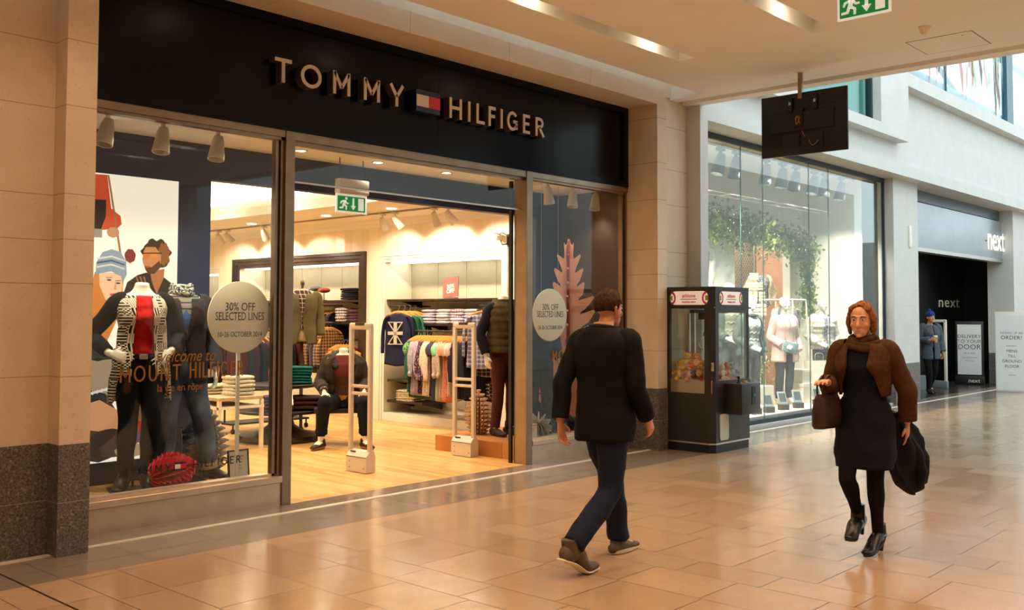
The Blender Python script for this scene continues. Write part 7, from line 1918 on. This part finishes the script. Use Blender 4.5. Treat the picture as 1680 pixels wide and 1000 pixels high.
b = MB(); b.tube([a + V((0, .04, -.10)), a * .5 + e * .5 + V((0, .01, -.04)), e + V((0, 0, -.028)), e + V((0, -.06, -.024))], [(.030, .008), (.036, .008), (.042, .009), (.03, .007)], 12, 4, side=(1, 0, 0), round_ends=True); b.build('sole', SOLEB, o, 60)
# coat carried over the near forearm, blown backwards
c = thing('coat', 'black coat draped over the arm of the person in the navy dress, swinging behind', 'coat', (7.02, 2.66, .36))
b = MB(); rings = []
prof = [(0.60, -.20, .07, .06), (.545, -.14, .12, .075), (.45, -.05, .20, .085), (.34, .04, .26, .09), (.22, .12, .27, .085), (.10, .20, .22, .07), (.02, .27, .13, .05)]
for z, cx_, rx_, ry_ in prof: rings.append([V((cx_ + rx_ * math.cos(2 * PI * k / 36), ry_ * math.sin(2 * PI * k / 36) + .016 * math.sin(5 * 2 * PI * k / 36 + z * 6), z + .03 * math.cos(2 * PI * k / 36) * (1 if z < .5 else 0))) for k in range(36)])
R2 = []
for p, q in zip(rings, rings[1:]):
    for i in range(4): R2.append([u.lerp(w_, i / 4) for u, w_ in zip(p, q)])
R2.append(rings[-1]); b.loft(R2); wrinkle(b, .022, 6, 2, (1, 1, .5)); b.build('body', BLACKC, c, 180)
b = MB(); b.tube([(-.06, -.05, .40), (.05, -.075, .28), (.13, -.07, .14), (.18, -.05, .06)], [.05, .055, .05, .04], 14, 5, round_ends=True); wrinkle(b, .010, 9); b.build('sleeve', BLACKC, c, 180)
# handbag on the forward forearm
h = thing('handbag', 'dark brown handbag hanging from the forward arm of the person in the navy dress', 'handbag', (6.45, 2.95, .86), -.1)
LBR = mottled('brown_leather', (62, 42, 30), (50, 33, 24), 12, .45)
b = MB(); b.loft([[V((.16 * s * math.copysign(abs(math.cos(a)) ** .6, math.cos(a)), .05 * s2 * math.copysign(abs(math.sin(a)) ** .8, math.sin(a)), z)) for a in [2 * PI * k / 28 for k in range(28)]] for z, s, s2 in ((0, .9, .8), (.02, 1, 1), (.12, .98, 1.05), (.20, .90, .7), (.23, .84, .4))]); wrinkle(b, .004, 14); b.build('body', LBR, h, 180)
for y in (-.02, .02):
    b = MB(); b.tube([(-.09, y, .21), (-.085, y, .30), (0, y, .36), (.085, y, .30), (.09, y, .21)], .007, 8, 5); b.build('handle', LBR, h)

# --- person in the doorway of the black shop
t = thing('person', 'person in grey-blue coat with a blue bobble hat stepping out of the black shop', 'person', (21.45, 7.50, 0), -.75); t.scale = (.98,) * 3
J = dict(hipR=(-.085, 0, .89), hipL=(.085, 0, .89), knR=(-.09, -.12, .49), anR=(-.09, -.10, .10), toeR=(-.11, -.27, .03), knL=(.09, .0, .48), anL=(.09, .22, .14), toeL=(.10, .08, .03),
         shR=(-.17, 0, 1.42), shL=(.17, 0, 1.42), elR=(-.25, .0, 1.16), wrR=(-.12, -.22, 1.16), hdR=(.5, -.8, .1), pnR=(.6, .5, 0), elL=(.27, .06, 1.15), wrL=(.28, .0, .90), curl=.5, neck=(0, 0, 1.48), head=(0, -.03, 1.64))
body('body', FEMALE, J, SKIN, t, .008, True, .92, yaw=.2); eyes(t, J['head'], .2); hair_cap(t, J['head'], HAIRD, .2, 0, 'long')
b = MB(); CC = Torso([(.62, 0, .01, .20, .15), (.85, 0, .01, .20, .145), (1.05, 0, 0, .18, .13)] + [(z, cx, cy, rx + .035, ry + .035) for z, cx, cy, rx, ry in FEMALE.r if 1.1 < z < 1.5]); CC.shell(b, .74, 1.48, .06, .016, 24, 36); sleeves(b, J, .03, .006, .95); wrinkle(b, .012, 8); b.build('coat', cloth('grey_blue_coat', (84, 96, 108), (66, 78, 90), 40), t, 180)
b = MB(); trouser(b, FEMALE, J, .008, 0, .96, 1.0); b.build('leggings', TIGHT, t, 180)
b = MB(); b.ell((0, -.01, 1.705), .098, .115, .085, 20, 12); b.ell((0, .0, 1.80), .038, .038, .036, 12, 8); wrinkle(b, .005, 40); b.build('bobble_hat', cloth('royal_blue_knit', (46, 62, 130), (36, 50, 110), 50), t, 180)
for q in 'RL': shoe(t, J['an' + q], J['toe' + q], LEATHB, SOLEB, .02, .12, 'boot')
k = thing('takeaway_cup', 'pale takeaway cup held by the person in the blue bobble hat', 'cup', (21.285, 7.33, 1.09)); b = MB(); b.lathe([(.030, 0), (.042, .12), (0, .12)], n=20); b.build('cup', plain('paper_cup', (226, 206, 160), .6), k); b = MB(); b.lathe([(.044, .12), (.044, .13), (.036, .142), (0, .142)], n=20); b.build('lid', WHITEP, k)
